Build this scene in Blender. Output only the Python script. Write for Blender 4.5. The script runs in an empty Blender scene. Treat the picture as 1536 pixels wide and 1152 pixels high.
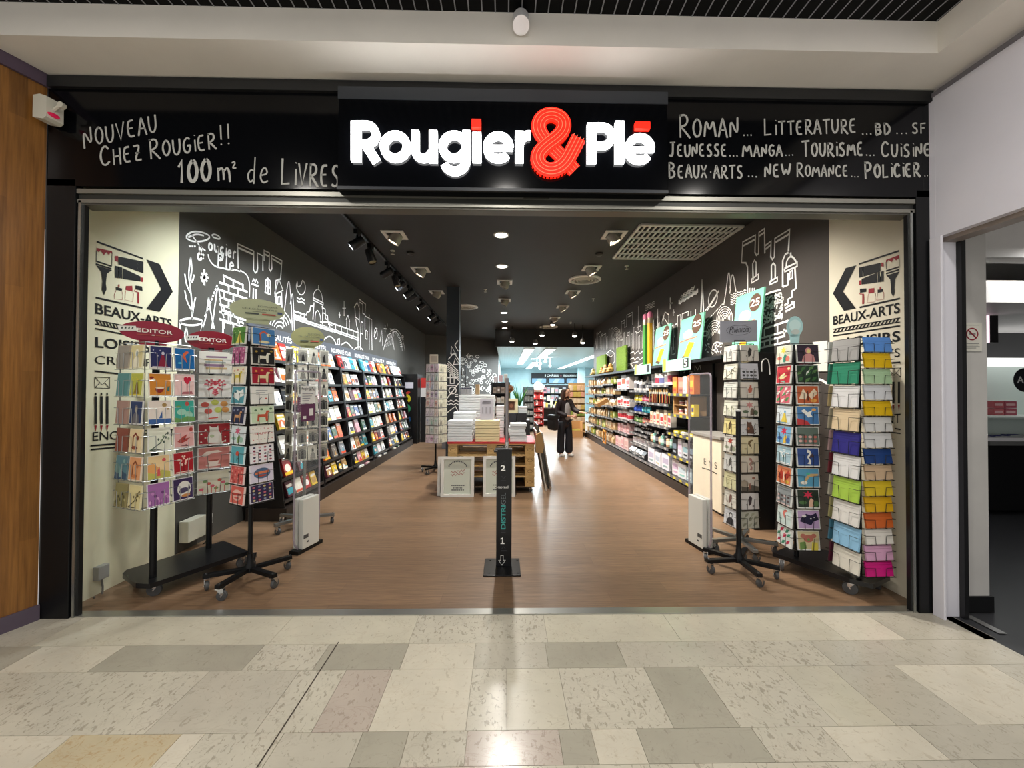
import bpy, bmesh, math, random
from mathutils import Matrix, Vector
SC = bpy.context.scene
COL = SC.collection
R = math.radians
# ---------------------------------------------------------------- camera, world, lights, exposure
FPX = 577.0
CAM = Vector((0, 0, 1.55))
YAW, PITCH, ROLL = R(1.0), R(0.70), R(0.23)
cam_rot = Matrix.Rotation(-YAW, 3, 'Z') @ Matrix.Rotation(R(90) + PITCH, 3, 'X') @ Matrix.Rotation(ROLL, 3, 'Z')
cd = bpy.data.cameras.new('camera'); cd.sensor_width = 36; cd.lens = FPX / 1536 * 36; cd.clip_start = 0.05; cd.clip_end = 200
co = bpy.data.objects.new('camera', cd); COL.objects.link(co)
co.matrix_world = Matrix.Translation(CAM) @ cam_rot.to_4x4()
SC.camera = co
SC.view_settings.view_transform = 'Standard'; SC.view_settings.look = 'None'
SC.view_settings.gamma = 1; SC.view_settings.use_curve_mapping = False
SC.view_settings.exposure = 0.0
w = bpy.data.worlds.new('mall_ambient'); SC.world = w; w.use_nodes = True
w.node_tree.nodes['Background'].inputs[0].default_value = (1.0, 0.985, 0.96, 1)
w.node_tree.nodes['Background'].inputs[1].default_value = 0.75

def area(name, loc, power, size, color=(1, 1, 1), to=None, size_y=None, spread=180):
    l = bpy.data.lights.new(name, 'AREA'); l.energy = power; l.color = color
    l.shape = 'RECTANGLE' if size_y else 'DISK'; l.size = size; l.spread = R(spread)
    if size_y: l.size_y = size_y
    o = bpy.data.objects.new(name, l); COL.objects.link(o); o.location = loc
    d = (Vector(to) - Vector(loc)) if to else Vector((0, 0, -1))
    o.rotation_euler = d.to_track_quat('-Z', 'Y').to_euler()
    return o
def spot(name, loc, power, to, angle=70, color=(1, 1, 1), r=0.05, blend=0.7):
    l = bpy.data.lights.new(name, 'SPOT'); l.energy = power; l.color = color; l.spot_size = R(angle); l.spot_blend = blend; l.shadow_soft_size = r
    o = bpy.data.objects.new(name, l); COL.objects.link(o); o.location = loc
    o.rotation_euler = (Vector(to) - Vector(loc)).to_track_quat('-Z', 'Y').to_euler()
    return o
WARM, COOL, NEUT = (1, .86, .68), (.9, .96, 1), (1, .95, .88)
# mall corridor lamps in the slatted ceiling above the visitor
for (x, y) in ((-2.3, 0.7), (0.0, 0.6), (2.2, 0.7), (-1.2, -1.2), (1.2, -1.2), (-3.0, -1.4), (3.0, -1.4)):
    area('corridor_downlight', (x, y, 3.80), 31, 0.22, NEUT)
# shop lamps : centre line of downlights, warm pools over the aisle
for y in (5.2, 6.6, 8.2, 10.0, 11.8):
    spot('aisle_downlight', (0.0, y, 3.55), 330, (0.1, y, 0), 125, NEUT, .07, 1.0)
# track heads on the left throw white light on the mural and the bookcases
for y in (3.7, 4.7, 5.8, 6.9, 8.0, 9.2, 10.4):
    spot('track_beam', (-1.75, y, 3.36), 240, (-2.95, y + .35, 1.75), 95, COOL, .06, 1.0)
# gimbals on the right light the product wall
for k, y in enumerate((3.9, 5.0, 6.1, 7.3, 8.5, 9.8, 11.1, 12.2)):
    spot('gimbal_beam', (1.35, y, 3.46), 390, (2.85, y + .2, 1.35), 92, (1, .9, .78) if k % 2 else (1, .94, .86), .06, 1.0)
# tubes in the back hall
for x, y in ((0.85, 15.5), (0.85, 20.5), (1.62, 15.5), (1.62, 24), (3.85, 17.5), (3.85, 24.5)):
    area('back_hall_tube', (x, y, 2.95), 250, 0.3, (.86, .96, 1), size_y=2.6)
# lamp over the jewellery counter next door
area('neighbour_lamp', (4.6, 3.0, 2.7), 30, 0.5, (1, .98, .95))

# ---------------------------------------------------------------- pixel helpers: where a photo pixel's sight line meets a plane of the place
def ray(px, py): return (cam_rot @ Vector(((px - 768) / FPX, -(py - 576) / FPX, -1)))
def at_y(px, py, Y): d = ray(px, py); return CAM + d * ((Y - CAM.y) / d.y)
def at_x(px, py, X): d = ray(px, py); return CAM + d * ((X - CAM.x) / d.x)
def at_z(px, py, Z): d = ray(px, py); return CAM + d * ((Z - CAM.z) / d.z)

# ---------------------------------------------------------------- materials
def lin(c): return c / 12.92 if c <= 0.04045 else ((c + .055) / 1.055) ** 2.4
def hexc(h):
    if not isinstance(h, str): return tuple(h)[:3]
    h = h.lstrip('#'); return tuple(lin(int(h[i:i + 2], 16) / 255) for i in (0, 2, 4))
_mats = {}
def mat(h, rough=.5, metal=0.0, emit=0.0, trans=0.0, spec=.5, ior=1.45, alpha=1.0, coat=0.0):
    key = (h if isinstance(h, str) else tuple(round(x, 3) for x in h), rough, metal, emit, trans, spec, alpha, coat)
    if key in _mats: return _mats[key]
    m = bpy.data.materials.new('paint_%d' % len(_mats)); m.use_nodes = True
    b = m.node_tree.nodes['Principled BSDF']; c = hexc(h)
    b.inputs['Base Color'].default_value = (*c, 1); b.inputs['Roughness'].default_value = rough; b.inputs['Metallic'].default_value = metal
    b.inputs['Specular IOR Level'].default_value = spec; b.inputs['IOR'].default_value = ior; b.inputs['Coat Weight'].default_value = coat
    if emit: b.inputs['Emission Color'].default_value = (*c, 1); b.inputs['Emission Strength'].default_value = emit
    if trans: b.inputs['Transmission Weight'].default_value = trans
    if alpha < 1: b.inputs['Alpha'].default_value = alpha
    _mats[key] = m; return m
class NT:
    """short-hand for building a node material"""
    def __init__(s, name, rough=.5, spec=.5):
        s.m = bpy.data.materials.new(name); s.m.use_nodes = True; s.t = s.m.node_tree; s.b = s.t.nodes['Principled BSDF']
        s.b.inputs['Roughness'].default_value = rough; s.b.inputs['Specular IOR Level'].default_value = spec
        s.co = s.n('ShaderNodeTexCoord').outputs['Object']
    def n(s, typ, **kw):
        nd = s.t.nodes.new(typ)
        for k, v in kw.items():
            if k.startswith('i_'): nd.inputs[k[2:].replace('_', ' ')].default_value = v
            else: setattr(nd, k, v)
        return nd
    def l(s, a, b): s.t.links.new(a, b)
    def mapping(s, scale, loc=(0, 0, 0), rot=(0, 0, 0)):
        nd = s.n('ShaderNodeMapping'); nd.inputs['Scale'].default_value = scale; nd.inputs['Location'].default_value = loc; nd.inputs['Rotation'].default_value = rot
        s.l(s.co, nd.inputs['Vector']); return nd.outputs['Vector']
    def noise(s, vec, scale, detail=4, rough=.55, dist=0):
        nd = s.n('ShaderNodeTexNoise'); nd.inputs['Scale'].default_value = scale; nd.inputs['Detail'].default_value = detail; nd.inputs['Roughness'].default_value = rough; nd.inputs['Distortion'].default_value = dist
        s.l(vec, nd.inputs['Vector']); return nd.outputs['Fac']
    def ramp(s, fac, stops, interp='LINEAR'):
        nd = s.n('ShaderNodeValToRGB'); r = nd.color_ramp; r.interpolation = interp
        while len(r.elements) < len(stops): r.elements.new(0.5)
        for e, (p, c) in zip(r.elements, stops): e.position = p; c = hexc(c); e.color = (*c, 1)
        s.l(fac, nd.inputs['Fac']); return nd.outputs['Color']
    def mix(s, fac, a, b, mode='MIX'):
        nd = s.n('ShaderNodeMix', data_type='RGBA', blend_type=mode)
        for sock, v in ((nd.inputs[0], fac), (nd.inputs[6], a), (nd.inputs[7], b)):
            if hasattr(v, 'is_linked'): s.l(v, sock)
            elif isinstance(v, (int, float)): sock.default_value = v
            else: sock.default_value = (*hexc(v), 1)
        return nd.outputs[2]
    def out(s, col): s.l(col, s.b.inputs['Base Color']); return s.m
    def bump(s, fac, strength=.2, dist=.01):
        nd = s.n('ShaderNodeBump'); nd.inputs['Strength'].default_value = strength; nd.inputs['Distance'].default_value = dist
        s.l(fac, nd.inputs['Height']); s.l(nd.outputs['Normal'], s.b.inputs['Normal'])
def wall_paint(name, c, rough=.7, var=.06, spec=.3):
    k = NT(name, rough, spec); f = k.noise(k.mapping((1.3, 1.3, 1.3)), 2.2, 5); c = hexc(c)
    k.bump(k.noise(k.mapping((1, 1, 1)), 160, 2), .04, .002)
    return k.out(k.ramp(f, [(.3, tuple(x * (1 - var) for x in c)), (.7, tuple(min(1, x * (1 + var)) for x in c))]))
def marble(name, base, vein, spots, spot_amt, seed):
    k = NT(name, .2, .5); v = k.mapping((1, 1, 1), (seed * 3.1, seed * 1.7, 0))
    c = k.ramp(k.noise(v, 3.0, 6, .6), [(.3, tuple(x * .9 for x in hexc(base))), (.7, tuple(min(1, x * 1.07) for x in hexc(base)))])
    vn = k.noise(k.mapping((1, 1.8, 1), (seed * 2.3, 0, 0), (0, 0, .7)), 3.2, 7, .6, 1.6)
    c = k.mix(k.ramp(vn, [(.485, '#000000'), (.5, '#8a8a8a'), (.515, '#000000')]), c, vein)
    vor = k.n('ShaderNodeTexNoise'); vor.inputs['Scale'].default_value = 44; vor.inputs['Detail'].default_value = 5; vor.inputs['Distortion'].default_value = .9
    k.l(k.mapping((1, .62, 1), (seed, seed * 2, 0), (0, 0, .5)), vor.inputs['Vector'])
    sp = k.ramp(vor.outputs['Fac'], [(.63 - spot_amt, '#000000'), (.68 - spot_amt, '#b8b8b8')])
    c = k.mix(sp, c, spots)
    return k.out(c)
def wood(name, dark, light, scale=(1.2, 12, 12), rough=.45, n=3.0):
    k = NT(name, rough); f = k.noise(k.mapping(scale), n, 6, .65, .4)
    g = k.noise(k.mapping(tuple(s * 3 for s in scale)), n * 2.2, 4, .6)
    c = k.mix(.35, k.ramp(f, [(.3, dark), (.7, light)]), k.ramp(g, [(.35, dark), (.65, light)]))
    return k.out(c)

# ---------------------------------------------------------------- mesh builder
class MB:
    def __init__(s): s.v = []; s.f = []; s.m = []
    def add(s, vs, fs, m=0):
        b = len(s.v); s.v += [tuple(v) for v in vs]; s.f += [tuple(i + b for i in f) for f in fs]; s.m += [m] * len(fs); return s
    def box(s, c, d, m=0, rot=None, bev=0):
        hx, hy, hz = d[0] / 2, d[1] / 2, d[2] / 2
        if bev > 0 and min(d) > bev * 2.2:
            bm = bmesh.new(); bmesh.ops.create_cube(bm, size=1); bmesh.ops.scale(bm, vec=d, verts=bm.verts)
            bmesh.ops.bevel(bm, geom=bm.edges[:] , offset=bev, segments=2, affect='EDGES', profile=.6)
            bm.verts.index_update(); vs = [v.co.copy() for v in bm.verts]; fs = [tuple(v.index for v in f.verts) for f in bm.faces]; bm.free()
        else:
            vs = [Vector((x, y, z)) for x in (-hx, hx) for y in (-hy, hy) for z in (-hz, hz)]
            fs = [(0, 1, 3, 2), (4, 6, 7, 5), (0, 4, 5, 1), (2, 3, 7, 6), (0, 2, 6, 4), (1, 5, 7, 3)]
        c = Vector(c)
        return s.add([(rot @ v if rot is not None else v) + c for v in vs], fs, m)
    def b2(s, lo, hi, m=0, bev=0): return s.box([(a + b) / 2 for a, b in zip(lo, hi)], [abs(b - a) for a, b in zip(lo, hi)], m, None, bev)
    def quad(s, a, b, c, d, m=0): return s.add([a, b, c, d], [(0, 1, 2, 3)], m)
    def tube(s, pts, r, n=8, m=0, cap=True, closed=False):
        pts = [Vector(p) for p in pts]; rr = r if isinstance(r, (list, tuple)) else [r] * len(pts); vs = []; N = len(pts); up0 = None
        for i, p in enumerate(pts):
            a = pts[(i - 1) % N] if (closed or i) else p; b = pts[(i + 1) % N] if (closed or i < N - 1) else p
            t = (b - a); t = t.normalized() if t.length > 1e-9 else Vector((0, 0, 1))
            if up0 is None: up0 = Vector((0, 0, 1)) if abs(t.z) < .9 else Vector((1, 0, 0))
            u = (up0 - t * up0.dot(t)); u = u.normalized() if u.length > 1e-6 else t.orthogonal().normalized(); up0 = u; w_ = t.cross(u)
            vs += [p + (u * math.cos(q) + w_ * math.sin(q)) * rr[i] for q in (2 * math.pi * k / n for k in range(n))]
        fs = [(i * n + k, i * n + (k + 1) % n, ((i + 1) % N) * n + (k + 1) % n, ((i + 1) % N) * n + k) for i in range(N if closed else N - 1) for k in range(n)]
        if cap and not closed: fs += [tuple(range(n))[::-1], tuple((N - 1) * n + k for k in range(n))]
        return s.add(vs, fs, m)
    def lathe(s, prof, c=(0, 0, 0), n=20, m=0, axis='Z'):
        vs = []; N = len(prof)
        for (r, z) in prof:
            for k in range(n):
                a = 2 * math.pi * k / n; p = (r * math.cos(a), r * math.sin(a), z)
                if axis == 'Y': p = (p[0], p[2], p[1])
                if axis == 'X': p = (p[2], p[0], p[1])
                vs.append((p[0] + c[0], p[1] + c[1], p[2] + c[2]))
        fs = [(i * n + k, i * n + (k + 1) % n, (i + 1) * n + (k + 1) % n, (i + 1) * n + k) for i in range(N - 1) for k in range(n)]
        fs += [tuple(range(n))[::-1], tuple((N - 1) * n + k for k in range(n))]
        return s.add(vs, fs, m)
    def prism(s, poly, o, U, V, depth, m=0, mside=None):
        """2-D polygon in the frame o,U,V extruded by depth along U x V"""
        o, U, V = Vector(o), Vector(U), Vector(V); N = U.cross(V).normalized() * depth; n = len(poly)
        a = [o + U * x + V * y for x, y in poly]; b = [p + N for p in a]
        s.add(a + b, [tuple(range(n))[::-1], tuple(range(n, 2 * n))], m)
        s.add(a + b, [(i, (i + 1) % n, n + (i + 1) % n, n + i) for i in range(n)], m if mside is None else mside); return s
    def flat(s, poly, o, U, V, m=0):
        o, U, V = Vector(o), Vector(U), Vector(V); return s.add([o + U * x + V * y for x, y in poly], [tuple(range(len(poly)))], m)
    def ribbon(s, pts, N, wid, m=0, closed=False):
        """flat painted line of width wid on a surface with normal N"""
        pts = [Vector(p) for p in pts]; N = Vector(N); n = len(pts); vs = []; W = wid if isinstance(wid, (list, tuple)) else [wid] * n
        for i, p in enumerate(pts):
            a = pts[(i - 1) % n] if (closed or i) else p; b = pts[(i + 1) % n] if (closed or i < n - 1) else p
            d1 = (p - a); d2 = (b - p); t = (d1.normalized() if d1.length > 1e-9 else Vector()) + (d2.normalized() if d2.length > 1e-9 else Vector())
            if t.length < .2: t = d2 if d2.length > 1e-9 else d1
            if t.length < 1e-9: t = Vector((1, 0, 0))
            t.normalize(); q = t.cross(N).normalized() * W[i] / 2
            vs += [p - q, p + q]
        fs = [(2 * i, 2 * i + 1, (2 * i + 3) % (2 * n), (2 * i + 2) % (2 * n)) for i in range(n if closed else n - 1)]
        return s.add(vs, fs, m)
    def xf(s, M): s.v = [tuple(M @ Vector(v)) for v in s.v]; return s
    def join(s, o, dm=0): 
        b = len(s.v); s.v += o.v; s.f += [tuple(i + b for i in f) for f in o.f]; s.m += [i + dm for i in o.m]; return s
    def mesh(s, name, mats, smooth=False):
        me = bpy.data.meshes.new(name); me.from_pydata(s.v, [], s.f)
        for m_ in (mats if isinstance(mats, (list, tuple)) else [mats]): me.materials.append(m_)
        me.polygons.foreach_set('material_index', s.m)
        if smooth: me.polygons.foreach_set('use_smooth', [True] * len(s.f))
        me.update()
        if smooth:
            try: me.set_sharp_from_angle(angle=R(38))
            except Exception: pass
        return me
def link(name, me, parent=None, loc=(0, 0, 0), rz=0):
    o = bpy.data.objects.new(name, me); COL.objects.link(o); o.location = loc; o.rotation_euler = (0, 0, rz)
    if parent is not None: o.parent = parent
    return o
def tag(o, label=None, cat=None, group=None, kind=None):
    if label: o['label'] = label
    if cat: o['category'] = cat
    if group: o['group'] = group
    if kind: o['kind'] = kind
    return o
def thing(name, label, cat, loc=(0, 0, 0), rz=0, group=None):
    o = bpy.data.objects.new(name, None); COL.objects.link(o); o.location = loc; o.rotation_euler = (0, 0, rz); o.empty_display_size = .1
    return tag(o, label, cat, group)
def part(name, mb, mats, parent, smooth=False, label=None):
    o = link(name, mb.mesh(name, mats, smooth), parent)
    if label: o['label'] = label
    return o
def solo(name, mb, mats, label, cat, loc=(0, 0, 0), rz=0, group=None, smooth=False):
    return tag(link(name, mb.mesh(name, mats, smooth), None, loc, rz), label, cat, group)
def struct(name, mb, mats, smooth=False):
    return tag(link(name, mb.mesh(name, mats, smooth)), kind='structure')
def copy_tree(o, parent=None):
    c = o.copy(); COL.objects.link(c)
    if parent is not None: c.parent = parent
    for ch in list(o.children): copy_tree(ch, c)
    return c
def rotz(a): return Matrix.Rotation(a, 4, 'Z')
def T(x, y, z): return Matrix.Translation((x, y, z))
ORD = ['first', 'second', 'third', 'fourth', 'fifth', 'sixth', 'seventh', 'eighth', 'ninth', 'tenth', 'eleventh', 'twelfth', 'thirteenth', 'fourteenth', 'fifteenth', 'sixteenth', 'seventeenth', 'eighteenth']
def circ(cx, cy, rx, ry=None, n=16, a0=0, a1=2 * math.pi):
    ry = rx if ry is None else ry; full = abs(a1 - a0 - 2 * math.pi) < 1e-6
    return [(cx + rx * math.cos(a0 + (a1 - a0) * k / (n if full else n - 1)), cy + ry * math.sin(a0 + (a1 - a0) * k / (n if full else n - 1))) for k in range(n)]
def smooth_path(p, it=2):
    for _ in range(it):
        q = [p[0]]
        for a, b in zip(p[:-1], p[1:]):
            q += [tuple(a[i] * .75 + b[i] * .25 for i in range(len(a))), tuple(a[i] * .25 + b[i] * .75 for i in range(len(a)))]
        p = q + [p[-1]]
    return p
# ---------------------------------------------------------------- lettering
_tc = {}
def glyphs(txt, offset=0.0, extrude=0.0, space=1.0):
    """outline of a text, returned as verts, faces with x,y in units of its own bounding box"""
    k = (txt, offset, extrude, space)
    if k in _tc: return _tc[k]
    cu = bpy.data.curves.new('t', 'FONT'); cu.body = txt; cu.size = 1; cu.offset = offset; cu.extrude = extrude; cu.space_character = space; cu.resolution_u = 4
    o = bpy.data.objects.new('t', cu); COL.objects.link(o); bpy.context.view_layer.update()
    me = bpy.data.meshes.new_from_object(o.evaluated_get(bpy.context.evaluated_depsgraph_get()))
    vs = [tuple(v.co) for v in me.vertices]; fs = [tuple(p.vertices) for p in me.polygons]
    bpy.data.objects.remove(o); bpy.data.curves.remove(cu); bpy.data.meshes.remove(me)
    x0 = min(v[0] for v in vs); x1 = max(v[0] for v in vs); y0 = min(v[1] for v in vs); y1 = max(v[1] for v in vs)
    _tc[k] = (vs, fs, (x0, x1, y0, y1)); return _tc[k]
def put_text(mb, txt, o, U, V, m=0, offset=0.0, extrude=0.0, space=1.0, box=True):
    """fits the text's bounding box to the parallelogram o, o+U, o+V"""
    vs, fs, (x0, x1, y0, y1) = glyphs(txt, offset, extrude, space); o, U, V = Vector(o), Vector(U), Vector(V); N = U.cross(V).normalized()
    mb.add([o + U * ((x - x0) / (x1 - x0)) + V * ((y - y0) / (y1 - y0)) + N * z for x, y, z in vs], fs, m)
HF = {  # hand lettering : strokes in a 1 x 1 box
 'A': [[(0, 0), (.42, 1), (.5, 1), (.95, -.03)], [(.15, .38), (.78, .36)]], 'B': [[(.08, 1), (.1, 0)], [(0, .97), (.5, .98), (.7, .82), (.6, .62), (.12, .52), (.6, .48), (.82, .28), (.65, .05), (.05, 0)]],
 'C': [[(.85, .8), (.6, 1), (.25, .9), (.02, .5), (.2, .08), (.55, 0), (.9, .18)]], 'D': [[(.1, 1), (.12, 0)], [(0, .98), (.5, .95), (.9, .55), (.7, .12), (.08, 0)]],
 'E': [[(.75, .97), (.1, .95), (.08, .02), (.8, .04)], [(.1, .52), (.65, .54)]], 'F': [[(.8, 1), (.1, .95), (.1, 0)], [(.1, .52), (.65, .54)]],
 'G': [[(.85, .85), (.55, 1), (.15, .8), (.02, .4), (.25, .03), (.65, .02), (.85, .3), (.88, .48), (.5, .46)]], 'H': [[(.08, 1), (.08, 0)], [(.85, 1), (.85, -.05)], [(.08, .5), (.85, .54)]],
 'I': [[(.5, 1), (.5, 0)]], 'i': [[(.5, .75), (.5, 0)], [(.45, 1.0), (.56, 1.04)]], 'J': [[(.2, .98), (.95, 1)], [(.62, 1), (.6, .2), (.4, 0), (.1, .12)]],
 'L': [[(.12, 1), (.1, .02), (.85, .05)]], 'M': [[(0, 0), (.15, 1), (.48, .25), (.8, 1), (1, 0)]], 'N': [[(.05, -.02), (.08, 1), (.82, .02), (.85, 1.05)]],
 'O': [[(.45, 1), (.1, .78), (.02, .4), (.3, .02), (.7, .08), (.92, .5), (.75, .9), (.4, 1)]], 'P': [[(.1, 1), (.12, -.05)], [(0, .95), (.6, .98), (.85, .75), (.65, .5), (.12, .42)]],
 'R': [[(.1, 1), (.1, -.03)], [(0, .95), (.6, 1), (.8, .75), (.6, .52), (.12, .46), (.45, .3), (.98, -.06)]], 'S': [[(.8, .9), (.5, 1), (.15, .85), (.2, .6), (.7, .42), (.8, .15), (.45, -.02), (.05, .1)]],
 'T': [[(0, .96), (1, 1)], [(.5, .97), (.5, 0)]], 'U': [[(.05, 1), (.05, .3), (.3, .0), (.65, .06), (.85, .4), (.85, 1.02)]], 'V': [[(0, 1), (.42, 0), (.9, 1.02)]],
 'W': [[(0, 1), (.25, 0), (.5, .7), (.75, 0), (1, 1.03)]], 'X': [[(0, 1), (.85, -.02)], [(.85, 1), (0, 0)]], 'Z': [[(0, .95), (.85, 1), (.05, .02), (.9, .05)], [(.2, .5), (.7, .52)]],
 '1': [[(0, .7), (.45, 1), (.4, 0)]], '0': [[(.45, 1), (.1, .75), (.02, .4), (.3, .02), (.7, .1), (.88, .5), (.7, .9), (.45, 1)]], '2': [[(.1, .8), (.45, 1), (.75, .75), (.1, .05), (.85, .02)]],
 '!': [[(.6, 1.1), (.5, .3)], [(.42, .06), (.5, -.02)]], '.': [[(.4, .08), (.5, -.06)]], '-': [[(.3, .45), (.6, .46)]], ' ': [],
 'm': [[(.05, .7), (.1, 0)], [(.1, .55), (.3, .7), (.45, .55), (.48, .05)], [(.48, .5), (.7, .72), (.88, .55), (.95, -.05)]], 'd': [[(.75, 1.05), (.7, -.05)], [(.7, .5), (.35, .55), (.05, .3), (.3, .0), (.7, .15)]],
 'e': [[(.1, .32), (.8, .4), (.6, .66), (.25, .6), (.05, .25), (.35, 0), (.85, .12)]], '&': [[(.95, .1), (.3, .75), (.35, 1), (.62, .95), (.6, .7), (.15, .35), (.2, .05), (.55, 0), (.95, .5)]],
 'o': [[(.45, .65), (.1, .5), (.1, .15), (.4, 0), (.75, .15), (.8, .5), (.45, .65)]], 'u': [[(.05, .65), (.1, .12), (.4, 0), (.75, .2), (.78, .65), (.8, 0)]],
 'g': [[(.8, .6), (.35, .65), (.08, .35), (.35, .05), (.78, .25), (.8, .6), (.75, -.35), (.35, -.5), (.05, -.3)]], 'r': [[(.1, .65), (.15, 0)], [(.13, .4), (.4, .68), (.75, .6)]], 'l': [[(.4, 1), (.4, .1), (.65, 0)]],
}
def hand(mb, txt, p0, p1, up, N, wid, m=0, caps=1.0, seed=1):
    """brush lettering from p0 to p1 (world), up = vector of a capital's height; first letter of a word may be larger (caps)"""
    rnd = random.Random(seed); p0, p1, up = Vector(p0), Vector(p1), Vector(up); adv = []; prev = ' '
    for ch in txt:
        a = {'I': .45, 'i': .42, '.': .3, '!': .5, '-': .6, ' ': .55, 'M': 1.25, 'W': 1.3, 'm': 1.25, '1': .7, 'l': .55}.get(ch, 1.0)
        big = caps if (prev == ' ' and ch.isupper()) else 1.0
        adv.append((ch, a, big)); prev = ch
    tot = sum(a * b for _, a, b in adv); unit = (p1 - p0) / tot; x = 0
    for ch, a, b in adv:
        for st in HF.get(ch, []):
            q = smooth_path(st, 2) if len(st) > 3 else st
            j = rnd.uniform(-.03, .03); wv = [wid * rnd.uniform(.85, 1.1) * (1.0 if 0 < i < len(q) - 1 else .8) for i in range(len(q))]
            mb.ribbon([p0 + unit * (x + (px * .8) * a * b) + up * (py * b + j) for px, py in q], N, wv, m)
        x += a * b
# ================================================================ the setting
D = 2.69                      # plane of the shop front
XL, XR, ZC = -3.05, 3.0, 3.6  # shop side walls and ceiling
def black(n, rough=.35): return NT(n, rough).out((.012, .013, .016, 1)[:3]) if False else mat('#17181b', rough)
M_black = mat('#0e0f11', .35, 0, 0, 0, .3); M_blackgloss = mat('#07080b', .12, 0, 0, 0, .3); M_blackmatt = mat('#191a1c', .6); M_steel = mat('#b8bab8', .3, .9); M_chrome = mat('#d8d8d8', .18, 1)
M_white = mat('#e9e8e2', .5); M_wire = mat('#20221f', .35, .5); M_grey = mat('#8d9094', .4)
M_whitevinyl = mat('#f2f2ee', .5)
# floors
tile_m = [marble('marble_cream', '#cfc9b6', '#ab9a80', '#9c937e', .0, 1), marble('marble_grey_beige', '#c3bdad', '#9d9280', '#989080', .03, 2), marble('marble_speckled', '#cdc7b6', '#9c917d', '#857b69', .06, 3),
          marble('marble_dark', '#b1ac9c', '#959082', '#8f8a7a', .0, 4), marble('marble_pale', '#d8d1bf', '#c2b197', '#b5a993', .03, 5), marble('marble_ochre', '#cdbf9f', '#b58a5e', '#b59468', .05, 6), marble('marble_rose', '#c3b7aa', '#97736b', '#988778', .04, 7)]
mort = mat('#9d9582', .5)
fl = MB(); fl.b2((-6, -4, -.06), (XR, D, -.004), 7)
def tiles(y0, y1, joints, idx):
    for a, b, i in zip(joints[:-1], joints[1:], idx):
        g = .0012; fl.b2((a + g, y0 + g, -.02), (b - g, y1 - g, 0), i)
def jx(py, xs):               # joints read off the photograph along one course of slabs
    return [at_z(x, py, 0).x for x in xs]
rows = []
tiles(2.365, 2.69, jx(941, [-60, 100, 425, 622, 818, 1008, 1245, 1330, 1460]), [1, 0, 0, 2, 0, 0, 4, 1])
tiles(2.15, 2.365, jx(981, [-140, 45, 170, 385, 485, 608, 712, 820, 932, 1100, 1235, 1345, 1530]), [3, 4, 3, 2, 3, 4, 1, 3, 1, 2, 1, 1])
tiles(1.765, 2.15, jx(1040, [-300, -90, 65, 280, 425, 500, 575, 705, 760, 845, 985, 1075, 1210, 1290, 1400, 1560, 1640]), [4, 2, 2, 1, 2, 6, 4, 2, 0, 2, 3, 2, 0, 1, 4, 1])
tiles(1.60, 1.765, jx(1110, [-500, -150, 100, 265, 300, 420, 540, 610, 700, 840, 890, 960, 1140, 1250, 1390, 1700]), [1, 4, 5, 4, 2, 1, 3, 2, 6, 3, 4, 3, 2, 4, 1])
rnd = random.Random(4); y = 1.60
while y > -3.6:
    dy = rnd.choice((.16, .3, .38)); x = -6; J = [-6]
    while x < XR - .3: x += rnd.choice((.3, .45, .6, .8)); J.append(min(x, XR))
    if J[-1] < XR: J.append(XR)
    tiles(y - dy, y, J, [rnd.choice((0, 1, 2, 2, 3, 4, 4, 1, 6)) for _ in J]); y -= dy
for a, b in ((-6, at_z(-60, 941, 0).x), (at_z(1460, 941, 0).x, XR)): tiles(2.365, 2.69, [a, b], [0])
tiles(2.15, 2.365, [-6, at_z(-140, 981, 0).x], [1]); tiles(1.765, 2.15, [-6, at_z(-300, 1040, 0).x], [1]); tiles(1.6, 1.765, [-6, at_z(-500, 1110, 0).x], [2])
# dark expansion joint running across the slabs
a, b = at_z(508, 963, 0), at_z(385, 1152, 0); fl.ribbon([a + Vector((0, 0, .001)), b + Vector((0, 0, .001))], (0, 0, 1), .007, 8)
struct('floor', fl, tile_m + [mort, mat('#4d463c', .6)])
# wood-look vinyl of the shop
k = NT('vinyl_planks', .36, .5)
bk = k.n('ShaderNodeTexBrick'); bk.offset = .37; bk.inputs['Scale'].default_value = 1; bk.inputs['Brick Width'].default_value = 1.25; bk.inputs['Row Height'].default_value = .155; bk.inputs['Mortar Size'].default_value = .002; bk.inputs['Mortar Smooth'].default_value = .2
bk.inputs['Color1'].default_value = (.30, .30, .30, 1); bk.inputs['Color2'].default_value = (.72, .72, .72, 1); bk.inputs['Mortar'].default_value = (.12, .12, .12, 1)
k.l(k.co, bk.inputs['Vector'])
g = k.noise(k.mapping((.8, 14, 1)), 3.2, 6, .65, .3); g2 = k.noise(k.mapping((2.2, 60, 1)), 3.0, 4, .6)
c = k.mix(.45, k.ramp(g, [(.28, '#5f4936'), (.72, '#98795d')]), k.ramp(g2, [(.3, '#5a4431'), (.7, '#9c7f64')]))
c = k.mix(.28, c, bk.outputs['Color'], 'OVERLAY'); k.bump(g2, .08, .004)
k.out(c)
fs = MB(); fs.b2((XL - .1, D, -.06), (XR + .1, 13.2, 0)); fs.b2((-6, 13.2, -.06), (9, 18.0, 0)); fs.b2((-6, 10.9, -.06), (XL - .1, 13.2, 0))
struct('floor_shop', fs, k.m)
fb = MB(); fb.b2((-6, 18.0, -.06), (9, 28.2, 0)); struct('floor_back_hall', fb, mat('#9aa09f', .35))
th = MB(); th.b2((-2.98, D - .035, 0), (2.98, D + .035, .007)); tag(link('trim_threshold', th.mesh('trim_threshold', mat('#bdbdb8', .28, .85))), kind='structure')
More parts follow.
